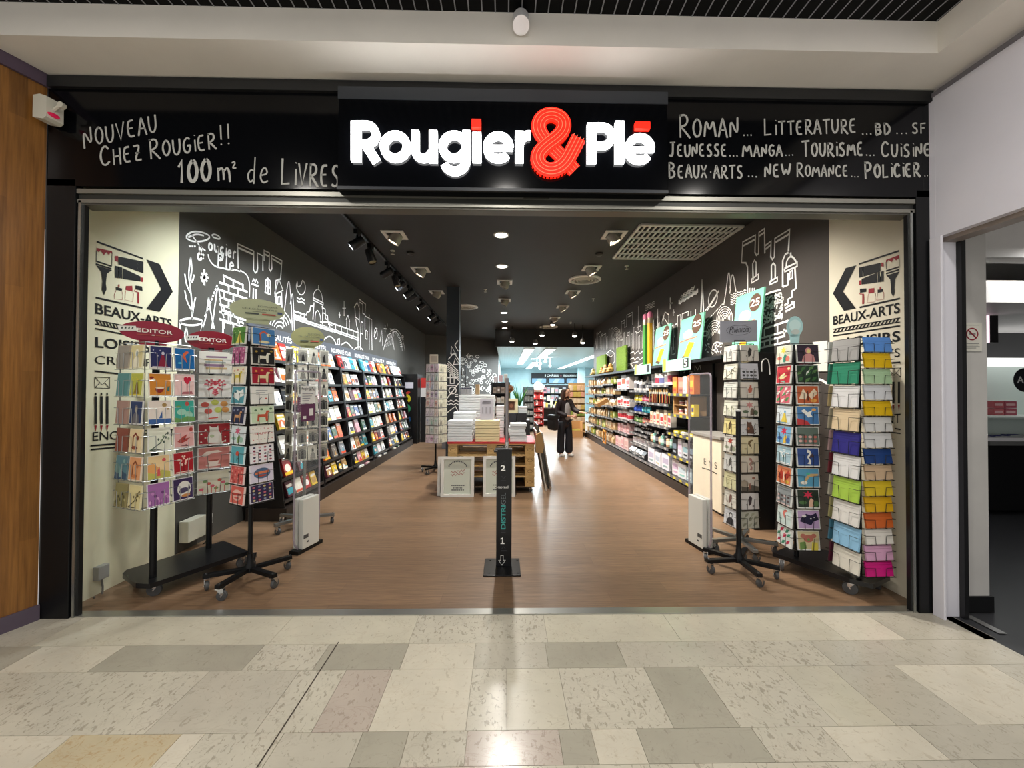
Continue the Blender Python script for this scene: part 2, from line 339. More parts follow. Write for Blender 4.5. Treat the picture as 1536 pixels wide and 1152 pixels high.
# shop shell
wl = MB(); wl.b2((XL - .12, D, 0), (XL, 14.6, ZC)); M_mural = wall_paint('charcoal_wall_paint', '#4a4843', .55, .05)
W_left = struct('wall_left', wl, M_mural)
wr = MB(); wr.b2((XR, D, 0), (XR + .12, 13.0, ZC)); W_right = struct('wall_right', wr, wall_paint('charcoal_wall_paint_right', '#4a4541', .55, .05))
M_ceil = wall_paint('black_ceiling_paint', '#2c2c2c', .6, .05)
ce = MB(); ce.b2((-6, D + .02, ZC), (9, 17.2, ZC + .1)); struct('ceiling', ce, M_ceil)
bh = MB(); bh.b2((-.35, 13.2, 3.0), (9, 13.32, ZC)); struct('wall_bulkhead', bh, M_ceil)
bw = MB(); bw.prism([(XL, 14.6), (-.30, 16.6), (-.30, 16.75), (XL, 14.75)], (0, 0, 0), (1, 0, 0), (0, 1, 0), ZC); W_back_left = struct('wall_back_left', bw, wall_paint('grey_wall_paint', '#4c4b49', .55, .05))
bc = MB(); bc.b2((-6, 13.32, 3.0), (9, 28.2, 3.08)); k = NT('metal_ceiling_tiles', .35)
wv = k.n('ShaderNodeTexWave'); wv.inputs['Scale'].default_value = 6; k.l(k.mapping((1, 0, 0)), wv.inputs['Vector'])
k.out(k.ramp(wv.outputs['Fac'], [(.2, '#9db3b6'), (.8, '#b3c4c6')])); bc2 = MB(); bc2.b2((-.3, 13.33, 3.0), (9, 28.2, 3.06)); struct('ceiling_back_hall', bc2, k.m)
bkw = MB(); bkw.b2((-6, 28, 0), (9, 28.12, 3.06)); struct('wall_back', bkw, wall_paint('pale_blue_wall', '#b9d3d8', .6))
sw = MB(); sw.b2((8.9, 13.0, 0), (9, 28, 3.6)); sw.b2((XR + .12, 12.9, 0), (9, 13.0, ZC)); struct('wall_right_hall', sw, wall_paint('pale_wall', '#c5d0d0', .6))
swl = MB(); swl.b2((-.42, 16.7, 0), (-.3, 28, 3.06)); struct('wall_left_hall', swl, wall_paint('pale_wall_two', '#b5c6ca', .6))
# ------ column
cl = MB(); cl.b2((-1.19, 7.75, 0), (-.93, 8.0, ZC)); W_col = struct('pillar', cl, mat('#2b3036', .5)); 
ct = MB(); ct.b2((-.935, 7.742, 0), (-.925, 7.76, ZC)); part('corner_strip', ct, mat('#8b9194', .35, .6), W_col)
# ------ shop front: pillars, guides, fascia
pl = MB(); pl.b2((-3.107, D - .05, 0), (-2.915, D - .0, 2.96), 0, .004); P_left = struct('wall_front_left', pl, M_black)
pr = MB(); pr.b2((2.885, D - .05, 0), (3.0, D - .0, 2.96), 0, .004); struct('wall_front_right', pr, M_black)
for nm, x in (('shutter_guide_left', -2.895), ('shutter_guide_right', 2.865)):
    g = MB(); g.b2((x - .022, D - .03, 0), (x + .022, D - .002, 2.82), 0); g.b2((x - .012, D - .04, .0), (x + .006, D - .028, 2.82), 1)
    t_ = tag(link('trim_' + nm, g.mesh(nm, [mat('#2a2b2c', .35, .5), mat('#a7aaa6', .25, .9)])), kind='structure')
# fascia band with hand lettering
zb0, zb1 = at_y(700, 292, D).z, at_y(758, 137, D).z
fa = MB(); fa.b2((-3.107, D - .05, zb0), (3.0, D + .02, zb1), 0); fa.b2((-3.10, D - .075, zb1 - .075), (2.99, D - .05, zb1), 1)
fas = struct('wall_fascia', fa, [M_blackgloss, mat('#1a1b1c', .5)])
YF = D - .052; NF = (0, -1, 0)
hl = MB()
def hw(txt, x0, y0, x1, y1, hpx, wpx, caps=1.0, seed=1):
    p0, p1 = at_y(x0, y0, YF), at_y(x1, y1, YF); s = D / FPX; d = (p1 - p0).normalized(); up = Vector((-d.z * .5, 0, 1)).normalized() * hpx * s
    hand(hl, txt, p0, p1, up, NF, wpx * s, 0, caps, seed)
hw('NOUVEAU', 126, 222, 240, 197, 25, 2.7, 1.12, 1); hw('CHEZ ROUGiER', 151, 250, 328, 222, 23, 2.8, 1.25, 2); hw('!!', 328, 218, 350, 214, 27, 2.8, 1, 3)
hw('100', 268, 274, 322, 272, 33, 5, 1, 4); hw('m', 326, 272, 351, 272, 28, 3, 1, 5); hw('2', 347, 253, 358, 252, 10, 2, 1, 6); hw('de', 370, 273, 408, 275, 36, 2.4, 1, 7); hw('LiVRES', 421, 276, 513, 280, 32, 3.4, 1.2, 8)
for txt, x0, y0, x1, y1, h, wd in (('ROMAN', 1019, 206, 1112, 205, 28, 3), ('...', 1114, 203, 1130, 203, 16, 2.2), ('LiTTERATURE', 1146, 203, 1288, 199, 21, 3), ('...', 1292, 201, 1310, 201, 16, 2.6), ('BD', 1313, 202, 1339, 201, 17, 3.4), ('...', 1343, 200, 1364, 200, 14, 2.4), ('SF', 1368, 200, 1393, 200, 16, 2.6),
                                    ('JEUNESSE', 1003, 235, 1093, 234, 18, 3), ('...', 1093, 234, 1109, 234, 15, 2.6), ('MANGA', 1114, 235, 1176, 234, 17, 2.8), ('...', 1177, 233, 1192, 233, 14, 2), ('TOURiSME', 1203, 235, 1298, 233, 20, 3.3), ('...', 1298, 233, 1314, 233, 15, 2.4), ('CUiSiNE', 1322, 235, 1399, 234, 19, 3),
                                    ('BEAUX-ARTS', 1003, 267, 1117, 267, 19, 3), ('...', 1121, 265, 1138, 265, 15, 2.6), ('NEW', 1147, 265, 1189, 265, 19, 3), ('ROMANCE', 1195, 265, 1275, 265, 17, 2.6), ('...', 1276, 265, 1290, 265, 13, 2), ('POLiCiER', 1297, 267, 1383, 264, 20, 3.6), ('...', 1386, 264, 1397, 264, 13, 2)):
    hw(txt, x0, y0, x1, y1, h, wd, 1.2 if len(txt) > 3 else 1.0, len(txt) + int(x0))
part('hand_lettering', hl, mat('#b4b4ae', .6), fas)
# light box
sx0, sx1 = at_y(519, 200, D).x, at_y(990, 200, D).x; sz0, sz1 = at_y(756, 291, D - .1).z, at_y(756, 139, D - .1).z
sg = thing('shop_sign', 'glossy black light box sign with glowing white letters and red ampersand', 'sign', ((sx0 + sx1) / 2, D - .05, sz0))
def wl_(mb): return mb.xf(T(-(sx0 + sx1) / 2, -(D - .05), -sz0))
b = MB(); b.b2((sx0, D - .13, sz0), (sx1, D - .052, sz1), 0, .004); b.b2((sx0, D - .135, sz1 - .085), (sx1, D - .13, sz1 - .002), 1); b.b2((sx0, D - .14, sz0), (sx1, D - .13, sz0 + .02), 1)
part('sign_box', wl_(b), [M_blackgloss, mat('#30343a', .4)], sg)
YS = D - .131
def SP(px, py, dy=0): return at_y(px, py, YS - dy)
M_glow = mat('#ffffff', .5, 0, 7); M_red = mat('#f0230f', .5, 0, 1.05); M_redline = mat('#ff6a4c', .5, 0, 1.2)
b = MB()
def word(mb, txt, x0, x1, ytop, ybot, off=.05, m=0, space=1.0):
    o = SP(x0, ybot); put_text(mb, txt, o + Vector((0, -.012, 0)), SP(x1, ybot) - o, SP(x0, ytop) - o, m, off, .012, space)
def thick(mb, pts, wpx, closed=False, d=.024, m=0):
    """a solid letter stroke standing off the box"""
    q = [SP(x, y, d + .0001 * len(mb.v) / 50) for x, y in pts]; W = wpx * D / FPX; mb.ribbon(q, NF, W, m, closed); n = len(q)
    for sg_ in (-1, 1):
        ed = []
        for i in range(n):
            a_, b_ = q[i - 1] if (closed or i) else q[i], q[(i + 1) % n] if (closed or i < n - 1) else q[i]; t_ = (b_ - a_).normalized(); ed.append(q[i] + t_.cross(Vector(NF)).normalized() * W / 2 * sg_)
        for i in range(n if closed else n - 1): j = (i + 1) % n; mb.add([ed[i], ed[j], Vector((ed[j].x, YS, ed[j].z)), Vector((ed[i].x, YS, ed[i].z))], [(0, 1, 2, 3)], m)
    if not closed:
        for i, k in ((0, 1), (n - 1, n - 2)): t_ = (q[k] - q[i]).normalized().cross(Vector(NF)).normalized() * W / 2; mb.add([q[i] - t_, q[i] + t_, Vector(((q[i] + t_).x, YS, (q[i] + t_).z)), Vector(((q[i] - t_).x, YS, (q[i] - t_).z))], [(0, 1, 2, 3)], m)
def arc(cx, cy, r, a0, a1, n=22): return [(cx + r * math.cos(R(a0 + (a1 - a0) * k / n)), cy - r * math.sin(R(a0 + (a1 - a0) * k / n))) for k in range(n + 1)]
def letter_e(mb, cx, cy): thick(mb, arc(cx, cy, 17.3, 2, 318), 10.5); thick(mb, [(cx - 16, cy + 1.0), (cx + 22, cy + 1.0)], 6.5)
def letter_P(mb, x, y0, y1, leg):
    thick(mb, [(x + 7, y0), (x + 7, y1)], 13); thick(mb, [(x + 10, y0 + 5.2)] + arc(x + 23, y0 + 19.2, 14, 90, -90, 14) + [(x + 10, y0 + 33.2)], 10.5)
    if leg: thick(mb, [(x + 21, y0 + 33), (x + 37.5, y1)], 13)
letter_P(b, 526, 181, 240.5, True); thick(b, arc(592.5, 218.5, 17.3, 0, 345), 11, True)
thick(b, [(622.5, 195), (622.5, 222)] + arc(635, 223, 13, 180, 340, 12), 11); thick(b, [(649.5, 195), (649.5, 242)], 11.5)
thick(b, arc(681, 218.5, 17.3, 0, 345), 11, True); thick(b, [(699.5, 195), (699.5, 238)] + arc(682, 238, 17.5, 0, -155, 12), 11)
thick(b, [(715, 198), (715, 241.5)], 12.5); letter_e(b, 747.5, 219.5); thick(b, [(779, 196), (779, 242)], 12); thick(b, arc(794, 215, 14, 172, 85, 8), 11)
part('lettering', wl_(b), M_glow, sg, label='glowing white first name')
b = MB(); letter_P(b, 881, 184, 243.5, False); thick(b, [(930, 181), (930, 244)], 12.5); letter_e(b, 960, 222); part('lettering', wl_(b), M_glow, sg, label='glowing white second name')
def rpx(nm, x0, y0, x1, y1, d0=.0, d1=.03):
    b = MB(); p, q = SP(x0, y1), SP(x1, y0); b.b2((p.x, YS - d1, p.z), (q.x, YS - d0, q.z)); part(nm, wl_(b), M_red, sg)
rpx('red_dot', 708, 183, 722, 195); rpx('red_accent', 951, 187, 973, 197)
b = MB()
path = smooth_path([(862, 256), (848, 240), (822, 214), (810, 199), (807, 186), (814, 174), (829, 170), (844, 177), (847, 191), (838, 204), (817, 219), (806, 232), (808, 246), (820, 255), (836, 254), (849, 243), (860, 222), (868, 206)], 3)
pth = [SP(x, y, .006 + .0002 * i) for i, (x, y) in enumerate(path)]; wb = 21 * D / FPX
b.ribbon(pth, NF, wb, 0)
Nv = Vector(NF)
for off in (-.36, -.12, .12, .36):
    q = []
    for i, p in enumerate(pth):
        t = (pth[min(i + 1, len(pth) - 1)] - pth[max(i - 1, 0)]).normalized(); q.append(p + t.cross(Nv) * wb * off + Vector((0, -.0001 * i - .002, 0)))
    b.ribbon(q, NF, wb * .04, 1)
# solid body under the face of the ampersand
for i in range(0, len(pth) - 1, 2):
    p, q = pth[i], pth[min(i + 2, len(pth) - 1)]; t = (q - p).normalized() * .004; s = t.cross(Nv).normalized() * wb / 2
    b.add([p - s, q - s, q + s, p + s] + [Vector((v.x, YS, v.z)) for v in (p - s, q - s, q + s, p + s)], [(0, 1, 5, 4), (2, 3, 7, 6)], 0)
part('red_ampersand', wl_(b), [M_red, M_redline], sg, label='red ampersand made of parallel bands')
# shutter rail under the fascia
zr0, zr1 = at_y(758, 318, D).z, at_y(758, 296, D).z
r = MB(); x0, x1 = -2.914, 2.884
r.b2((x0, D - .045, zr1 - .03), (x1, D + .09, zr1 + .0), 0); r.b2((x0, D - .03, zr0 + .035), (x1, D + .08, zr1 - .03), 1); r.b2((x0, D - .04, zr0 + .012), (x1, D + .07, zr0 + .035), 0); r.b2((x0, D - .03, zr0), (x1, D + .06, zr0 + .012), 2)
r.b2((.12, D - .05, zr1 - .03), (.3, D - .044, zr1 + .002), 2)
struct('trim_shutter_rail', r, [mat('#8f8e86', .35, .6), mat('#3c3d3a', .4, .5), mat('#5d5c55', .4, .6)])
# ------ corridor ceiling: soffit, raised slatted field
zs = at_y(700, 131, D - .02).z
YRE = at_z(500, 62, zs).y; XRE = at_z(1408, 79, zs).x; zt = at_y(500, 13, YRE).z
M_soffit = wall_paint('white_soffit_paint', '#f0ebe2', .75, .03)
s = MB(); s.b2((-6, YRE, zs), (XR + .1, D + .1, zs + .05)); s.b2((XRE, -4, zs), (XR + .1, YRE, zs + .05)); s.b2((-6, YRE, zs + .05), (XRE, YRE + .03, zt)); s.b2((XRE, -4, zs + .05), (XRE + .03, YRE + .03, zt))
struct('ceiling_soffit', s, M_soffit)
s = MB(); s.b2((-6, -4, zt + .09), (XRE + .1, YRE + .1, zt + .12), 0)
x = -6 + .02
while x < XRE: s.b2((x, -4, zt), (x + .074, YRE, zt + .03), 0); s.b2((x + .074, -4, zt - .002), (x + .081, YRE, zt + .03), 1); x += .081
struct('ceiling_slats', s, [mat('#060607', .6, 0, 0, 0, .15), mat('#8d8f94', .4)])
# ------ right wall of the corridor with the neighbour's opening
zo = at_x(1480, 330, XR - .02).z; yo = 2.60
M_rw = wall_paint('white_lacquered_panel', '#e7e6f0', .3, .02, .5)
rw = MB(); rw.b2((XR - .02, yo, 0), (XR + .12, D + .02, zs - .03), 0, .003); rw.b2((XR - .02, -4, zo), (XR + .12, yo, zs - .03), 0); rw.b2((XR - .028, -4, zs - .06), (XR - .018, D - .05, zs - .03), 1)
rw.b2((XR - .035, D - .13, 0), (XR - .018, D - .06, zo), 0, .003)
struct('wall_right_corridor', rw, [M_rw, mat('#77747a', .5)])
trk = MB(); trk.b2((XR + .12, yo - .03, 0), (XR + .15, yo + .02, zo + .05), 0); trk.b2((XR + .03, -1, zo - .03), (XR + .13, yo, zo), 1)
struct('trim_neighbour_track', trk, [mat('#151517', .4), mat('#8c8078', .4)])
px0, px1 = at_y(1440, 600, 2.66).x, at_y(1481, 600, 2.66).x
npw = MB(); npw.b2((px0, 2.66, .0), (px1, 2.9, 3.0)); struct('wall_neighbour_pier', npw, wall_paint('white_wall_neighbour', '#c9c7c4', .6))
nb = MB(); nb.b2((px0, 2.645, 0), (px1 + .015, 2.915, .11)); tag(link('baseboard_neighbour', nb.mesh('baseboard_neighbour', mat('#101012', .4))), kind='structure')
nf = MB(); nf.b2((XR + .001, -4, -.06), (8, 2.66, -.003)); nf.b2((px1, 2.66, -.06), (8, 6, -.003)); struct('floor_neighbour', nf, wall_paint('dark_tiles', '#3a3b3e', .3))
nc = MB(); nc.b2((XR + .12, -3, 2.95), (8, 6, 3.0)); struct('ceiling_neighbour', nc, wall_paint('white_ceiling_neighbour', '#d8d6d4', .6))
nw = MB(); nw.b2((XR + .13, 5.2, 0), (8, 5.3, 2.95)); nw.b2((7.9, -3, 0), (8, 5.2, 2.95)); struct('wall_neighbour', nw, wall_paint('charcoal_neighbour', '#3f3f40', .6))
nc2 = MB(); nc2.b2((px1 + .1, 3.4, 2.35), (7.9, 5.2, 2.55)); nc2.b2((px1, 3.0, 2.62), (7.9, 3.15, 2.95)); struct('ceiling_neighbour_cove', nc2, wall_paint('white_cove', '#dddbd9', .5))
# floor strip of the sliding door next door
fsr = MB(); a, b_ = at_z(1452, 924, 0), at_z(1505, 951, 0); fsr.ribbon([a + Vector((0, 0, .003)), b_ + Vector((0, 0, .003))], (0, 0, 1), .05); struct('trim_floor_strip', fsr, mat('#a9a9a8', .3, .7))
# ------ wooden wall on the left with its violet trims
k = NT('orange_wood_cladding', .3, .5); f = k.noise(k.mapping((9, 9, .55)), 2.6, 6, .65, .5); f2 = k.noise(k.mapping((30, 30, 1.2)), 3, 4)
bk2 = k.n('ShaderNodeTexBrick'); bk2.offset = .5; bk2.inputs['Scale'].default_value = 1; bk2.inputs['Brick Width'].default_value = 1.1; bk2.inputs['Row Height'].default_value = .075; bk2.inputs['Mortar Size'].default_value = .0008
bk2.inputs['Color1'].default_value = (.25, .25, .25, 1); bk2.inputs['Color2'].default_value = (.75, .75, .75, 1); bk2.inputs['Mortar'].default_value = (.3, .3, .3, 1)
sep = k.n('ShaderNodeSeparateXYZ'); cmb = k.n('ShaderNodeCombineXYZ'); k.l(k.co, sep.inputs[0]); k.l(sep.outputs['Z'], cmb.inputs['X']); k.l(sep.outputs['Y'], cmb.inputs['Y']); k.l(cmb.outputs[0], bk2.inputs['Vector'])
c = k.mix(.4, k.ramp(f, [(.25, '#5a3716'), (.75, '#a06d34')]), k.ramp(f2, [(.3, '#65401c'), (.7, '#a87438')])); k.out(k.mix(.4, c, bk2.outputs['Color'], 'OVERLAY')); M_wood = k.m
wpts = [(-4.2, 1.2), (-3.62, 1.62), (-3.36, 2.0), (-3.23, 2.3), (-3.15, 2.5), (-3.108, D - .055)]
def wallstrip(mb, pts, z0, z1, off, m=0):
    pts = smooth_path([(x + off, y) for x, y in pts], 2)
    for (xa, ya), (xb, yb) in zip(pts[:-1], pts[1:]):
        mb.add([(xa, ya, z0), (xb, yb, z0), (xb, yb, z1), (xa, ya, z1)], [(0, 1, 2, 3)], m)
        mb.add([(xa, ya, z1), (xb, yb, z1), (xb - .2, yb, z1), (xa - .2, ya, z1)], [(0, 1, 2, 3)], m)
        mb.add([(xa, ya, z0), (xb, yb, z0), (xb - .2, yb, z0), (xa - .2, ya, z0)], [(3, 2, 1, 0)], m)
wd = MB(); wallstrip(wd, wpts, 0, zs, 0); W_wood = struct('wall_left_corridor', wd, M_wood, True)
b = MB(); wallstrip(b, wpts, 0, .1, .015); tag(link('baseboard_left', b.mesh('baseboard_left', mat('#5c5160', .5), True)), kind='structure')
b = MB(); wallstrip(b, wpts, zs - .085, zs - .001, .022); struct('trim_violet_cornice', b, mat('#594a5c', .5), True)
# ================================================================ murals and printed panels on the side walls
XML, XMR = XL + .004, XR - .004
def strokes(mb, X, N, sc, ox, oy, lines, wid=.03, sm=0, m=0):
    for ln in lines:
        q = smooth_path(ln, 2) if (sm and len(ln) > 2) else ln
        mb.ribbon([at_x(ox + x / sc, oy + y / sc, X) for x, y in q], N, wid * .78, m)
NL, NR = (1, 0, 0), (-1, 0, 0)
ml = MB()
def L(lines, w=.03, sm=0): strokes(ml, XML, NL, 3.84, 100, 300, lines, w, sm)
L([[(690, 225), (690, 200), (735, 178), (800, 190), (832, 215), (790, 238), (725, 240), (692, 222)], [(720, 200), (745, 235), (770, 270), (800, 292)], [(700, 215), (745, 195), (790, 205)], [(835, 205), (850, 195), (885, 212), (880, 228), (840, 212)],
   [(815, 312), (820, 345), (855, 385), (900, 392), (930, 402), (960, 398), (1000, 412)], [(1000, 405), (1040, 430), (1055, 480), (1052, 560)],
   [(722, 690), (722, 600), (712, 500), (700, 430), (715, 330)], [(715, 330), (722, 400), (712, 455), (722, 480), (735, 430)], [(680, 425), (690, 490), (712, 535)], [(680, 520), (692, 585), (722, 640)], [(742, 560), (730, 620), (724, 660)],
   [(690, 735), (678, 775), (688, 828), (697, 780), (690, 735)], [(775, 755), (800, 690), (818, 560)], [(818, 560), (828, 640), (850, 740)], [(835, 740), (850, 640), (872, 470), (890, 620), (905, 680)], [(1245, 740), (1262, 560), (1280, 440), (1292, 560), (1300, 750)], [(1288, 600), (1300, 520), (1308, 620), (1312, 770)],
   [(1328, 470), (1320, 505), (1345, 552), (1372, 535), (1376, 490), (1358, 455), (1352, 490), (1330, 505), (1328, 470)], [(1420, 575), (1422, 535), (1446, 508), (1468, 535), (1475, 585)], [(1430, 700), (1432, 650), (1446, 632), (1460, 660), (1466, 712)]], .021, 1)
L([[(708, 262), (711, 272)], [(723, 262), (726, 272)], [(737, 262), (740, 272)], [(770, 447), (816, 447)], [(793, 400), (793, 492)], [(776, 420), (810, 470)], [(808, 422), (778, 470)], [(652, 700), (655, 835)], [(784, 705), (776, 757)],
   [(988, 395), (985, 252), (1078, 295), (1076, 400), (1086, 420), (1096, 412), (1100, 390), (1098, 305), (1130, 322), (1130, 408)], [(1137, 350), (1137, 290), (1168, 305), (1166, 395), (1174, 410), (1182, 395), (1180, 318), (1240, 350), (1232, 455), (1205, 465), (1200, 560)],
   [(988, 275), (1076, 314)], [(1140, 312), (1166, 325)], [(1184, 338), (1238, 370)], [(1065, 482), (1104, 496)], [(1070, 472), (1078, 455), (1086, 476), (1092, 458), (1102, 480)], [(1076, 508), (1074, 570)], [(1092, 515), (1090, 570)], [(1145, 530), (1146, 465), (1158, 450), (1172, 466), (1174, 545), (1140, 530)], [(1146, 495), (1172, 505)], [(1159, 455), (1160, 535)],
   [(1197, 540), (1222, 455), (1246, 520), (1197, 545)], [(1205, 545), (1208, 650)], [(1238, 530), (1240, 680)], [(1216, 560), (1216, 600), (1230, 600), (1230, 556), (1216, 560)], [(1325, 560), (1340, 572), (1352, 566), (1372, 580)], [(1325, 578), (1340, 590), (1352, 584), (1372, 598)],
   [(1450, 510), (1451, 490)], [(1418, 575), (1478, 605), (1478, 592), (1418, 562)], [(1425, 590), (1418, 690)], [(1470, 610), (1476, 650), (1490, 655), (1492, 685), (1505, 690), (1508, 715), (1530, 722)], [(1418, 610), (1405, 612), (1400, 640), (1385, 645), (1380, 662), (1310, 640)], [(1310, 660), (1385, 688)], [(1310, 684), (1536, 760)], [(1310, 672), (1536, 748)], [(1350, 655), (1348, 672)], [(1370, 662), (1368, 678)]])
# pot rim, brick work, dashed lines, rings
L([[(718 + 66 * math.cos(a), 702 + 20 * math.sin(a)) for a in [i * .35 for i in range(19)]]], .026)
for i in range(7):
    y = 425 + i * 42; x0, x1 = (900, 1010) if i == 0 else (880, 1042)
    L([[(x0, y + 8), (x1, y + 62)]], .03)
    for j in range(3):
        x = 905 + (i % 2) * 28 + j * 55
        if x < 1040: L([[(x, y + 14 + (x - 880) * .33), (x, y + 54 + (x - 880) * .33)]], .03)
for i in range(10): L([[(868 - i * 7.5, 490 + i * 19), (862 - i * 7.5, 502 + i * 19)]], .024)
for r_ in range(5): L([[(1225 + (18 + 13 * r_) * math.cos(a), 745 - (22 + 22 * r_) * math.sin(a)) for a in [.3 + i * .25 for i in range(11)]]], .02)
L([[(900, 700), (945, 712), (945, 650), (915, 640)], [(900, 700), (900, 770)], [(985, 720), (1000, 700), (1020, 712)]], .03)
# Rougier & Ple script on the wall
def wl_hand(mb, X, N, sc, ox, oy, txt, x0, y0, x1, y1, h, w, seed=3):
    p0, p1 = at_x(ox + x0 / sc, oy + y0 / sc, X), at_x(ox + x1 / sc, oy + y1 / sc, X); q = at_x(ox + (x0 + 3) / sc, oy + (y0 - h) / sc, X)
    hand(mb, txt, p0, p1, q - p0, N, w, 0, 1.0, seed)
wl_hand(ml, XML, NL, 3.84, 100, 300, 'ougier', 815, 285, 985, 345, 66, .022); wl_hand(ml, XML, NL, 3.84, 100, 300, '&', 748, 342, 800, 350, 80, .024); wl_hand(ml, XML, NL, 3.84, 100, 300, 'Ple', 868, 375, 975, 415, 72, .024)
def L2(lines, w=.03, sm=0): strokes(ml, XML, NL, 5.12, 480, 300, lines, w, sm)
L2([[(10, 1095), (60, 1042), (105, 1060), (132, 1135)], [(160, 1115), (205, 1085), (250, 1140)], [(260, 1150), (300, 1120), (330, 1152)], [(488, 1150), (500, 1095), (525, 1030)], [(540, 1010), (575, 985), (612, 1015), (640, 1085), (652, 1160)], [(555, 1020), (580, 1005), (602, 1030), (625, 1095), (632, 1160)], [(525, 1060), (540, 1010), (560, 1080), (570, 1150)]], .028, 1)
L2([[(0, 958), (300, 1062)], [(0, 972), (300, 1078)], [(0, 935), (75, 940), (300, 1020)], [(20, 800), (20, 955)], [(25, 830), (40, 840), (42, 880), (58, 890), (62, 935)], [(185, 775), (185, 890)], [(172, 832), (198, 832)], [(150, 862), (150, 905)], [(143, 882), (157, 884)], [(200, 920), (215, 885), (228, 935)], [(205, 925), (205, 985)], [(225, 935), (225, 1000)],
    [(262, 825), (285, 785), (305, 840)], [(268, 830), (272, 900), (300, 920)], [(300, 760), (350, 800), (345, 880), (328, 870), (328, 800), (305, 785)], [(300, 765), (302, 940)], [(345, 890), (398, 920), (398, 1060)], [(275, 915), (280, 960), (292, 1000), (292, 1150)], [(310, 1020), (310, 1150)], [(315, 935), (330, 940), (328, 1030), (312, 1020), (315, 935)], [(352, 1000), (365, 1010), (362, 1070), (350, 1065), (352, 1000)], [(378, 880), (378, 1150)], [(398, 1060), (400, 1152)], [(345, 905), (345, 1000)],
    [(136, 1070), (150, 1065), (150, 1112), (136, 1110), (136, 1070)], [(500, 960), (500, 1015)], [(490, 988), (512, 990)], [(517, 950), (517, 970)], [(628, 1042), (642, 1046)], [(628, 1054), (642, 1058)], [(628, 1066), (642, 1070)], [(415, 1050), (440, 985)], [(460, 1090), (475, 1000), (480, 1120)]], .03)
L2([[(428 + 12 * math.cos(a), 1025 + 42 * math.sin(a)) for a in [i * .45 for i in range(15)]]], .026)
for i in range(5): L2([[(75 + i * 45, 945 + i * 15), (75 + i * 45, 990 + i * 15)]], .026)
for i in range(14): a = -.3 + i * .13; L2([[(560 + 52 * math.sin(a) + 5, 1090 - 85 * math.cos(a) + i * 4), (560 + 75 * math.sin(a), 1090 - 108 * math.cos(a) + i * 4)]], .02)
for i in range(9): L2([[(495 + i * 8, 1110 - i * 6), (500 + i * 8, 1130 - i * 3)], [(500 + i * 8, 1075 - i * 8), (503 + i * 8, 1095 - i * 6)]], .02)
part('white_mural', ml, M_whitevinyl, W_left, label='white line drawing of towers, bridge and moon')
# ------ right wall mural
mr = MB()
def Q(lines, w=.03, sm=0): strokes(mr, XMR, NR, 3.84, 980, 320, lines, w, sm)
def Q2(lines, w=.03, sm=0): strokes(mr, XMR, NR, 5.12, 760, 300, lines, w, sm)
Q([[(543, 475), (543, 310), (533, 285), (508, 284), (515, 165), (588, 125), (585, 225), (594, 242), (606, 232), (608, 110), (640, 88), (642, 230)], [(642, 188), (678, 160), (676, 250), (686, 266), (697, 250), (700, 145), (785, 92), (778, 218)], [(516, 188), (586, 150)], [(610, 130), (639, 110)], [(646, 207), (676, 182)], [(703, 167), (781, 120)],
   [(575, 385), (572, 290), (582, 270), (592, 285), (592, 362)], [(565, 380), (605, 350), (605, 378), (567, 400), (565, 380)], [(680, 395), (680, 302), (690, 286), (702, 300), (702, 376)], [(672, 392), (714, 368), (714, 390), (672, 410), (672, 392)], [(745, 422), (745, 272), (760, 236), (778, 226)], [(792, 245), (790, 225)], [(755, 318), (828, 282), (828, 305), (758, 336), (755, 318)],
   [(775, 345), (775, 412), (745, 424)], [(815, 310), (822, 432), (798, 448), (800, 480), (775, 496), (776, 518), (755, 530)], [(785, 340), (785, 380), (801, 373), (801, 328), (785, 340)], [(758, 548), (800, 522), (800, 505)], [(762, 565), (810, 540), (810, 508)], [(555, 430), (555, 470)], [(570, 430), (570, 465)], [(582, 430), (582, 460)],
   [(640, 665), (778, 618)], [(615, 722), (785, 672)], [(608, 745), (760, 706)], [(606, 778), (790, 735)], [(640, 665), (640, 714)], [(715, 640), (715, 690)], [(672, 706), (672, 760)], [(755, 664), (755, 704)], [(640, 738), (640, 770)], [(715, 722), (715, 752)], [(99, 485), (101, 550)], [(90, 520), (110, 516)], [(116, 555), (117, 590)]], .03)
Q([[(765, 310), (768, 270), (793, 243), (818, 268), (823, 290)], [(612, 495), (660, 458), (735, 440)], [(610, 672), (650, 622), (745, 596)], [(405, 528), (420, 440), (434, 316), (446, 420), (440, 462)], [(440, 432), (456, 328), (476, 452)], [(300, 560), (330, 520), (385, 430), (360, 480), (310, 560)], [(268, 660), (278, 540), (283, 385), (290, 540), (294, 650)], [(270, 690), (300, 675), (325, 690), (300, 710), (272, 695)], [(340, 770), (355, 740), (400, 750)]], .026, 1)
Q([[(343 + 26 * math.cos(a), 490 + 48 * math.sin(a) - 14 * math.cos(a)) for a in [i * .4 for i in range(17)]]], .026)
for cx, cy in ((410, 610), (352, 690)):
    for r_ in range(6): Q([[(cx + (6 + 8 * r_) * math.cos(a), cy - 5 * math.cos(a) + (8 + 13 * r_) * math.sin(a)) for a in [2.6 + i * .3 for i in range(14)]]], .017)
for i in range(5): Q([[(445 + j * 10, 470 + i * 14 - j * 3.2 + (4 if j % 2 else -4)) for j in range(10)]], .02); Q([[(148 + i * 3 + j * 10, 515 - i * 10 - j * 7.0 + (4 if j % 2 else -4)) for j in range(9)]], .018)
for i in range(12): Q([[(300 + i * 8.5, 630 - i * 9.2), (305 + i * 8.5, 622 - i * 9.2)]], .02)
rnd = random.Random(8)
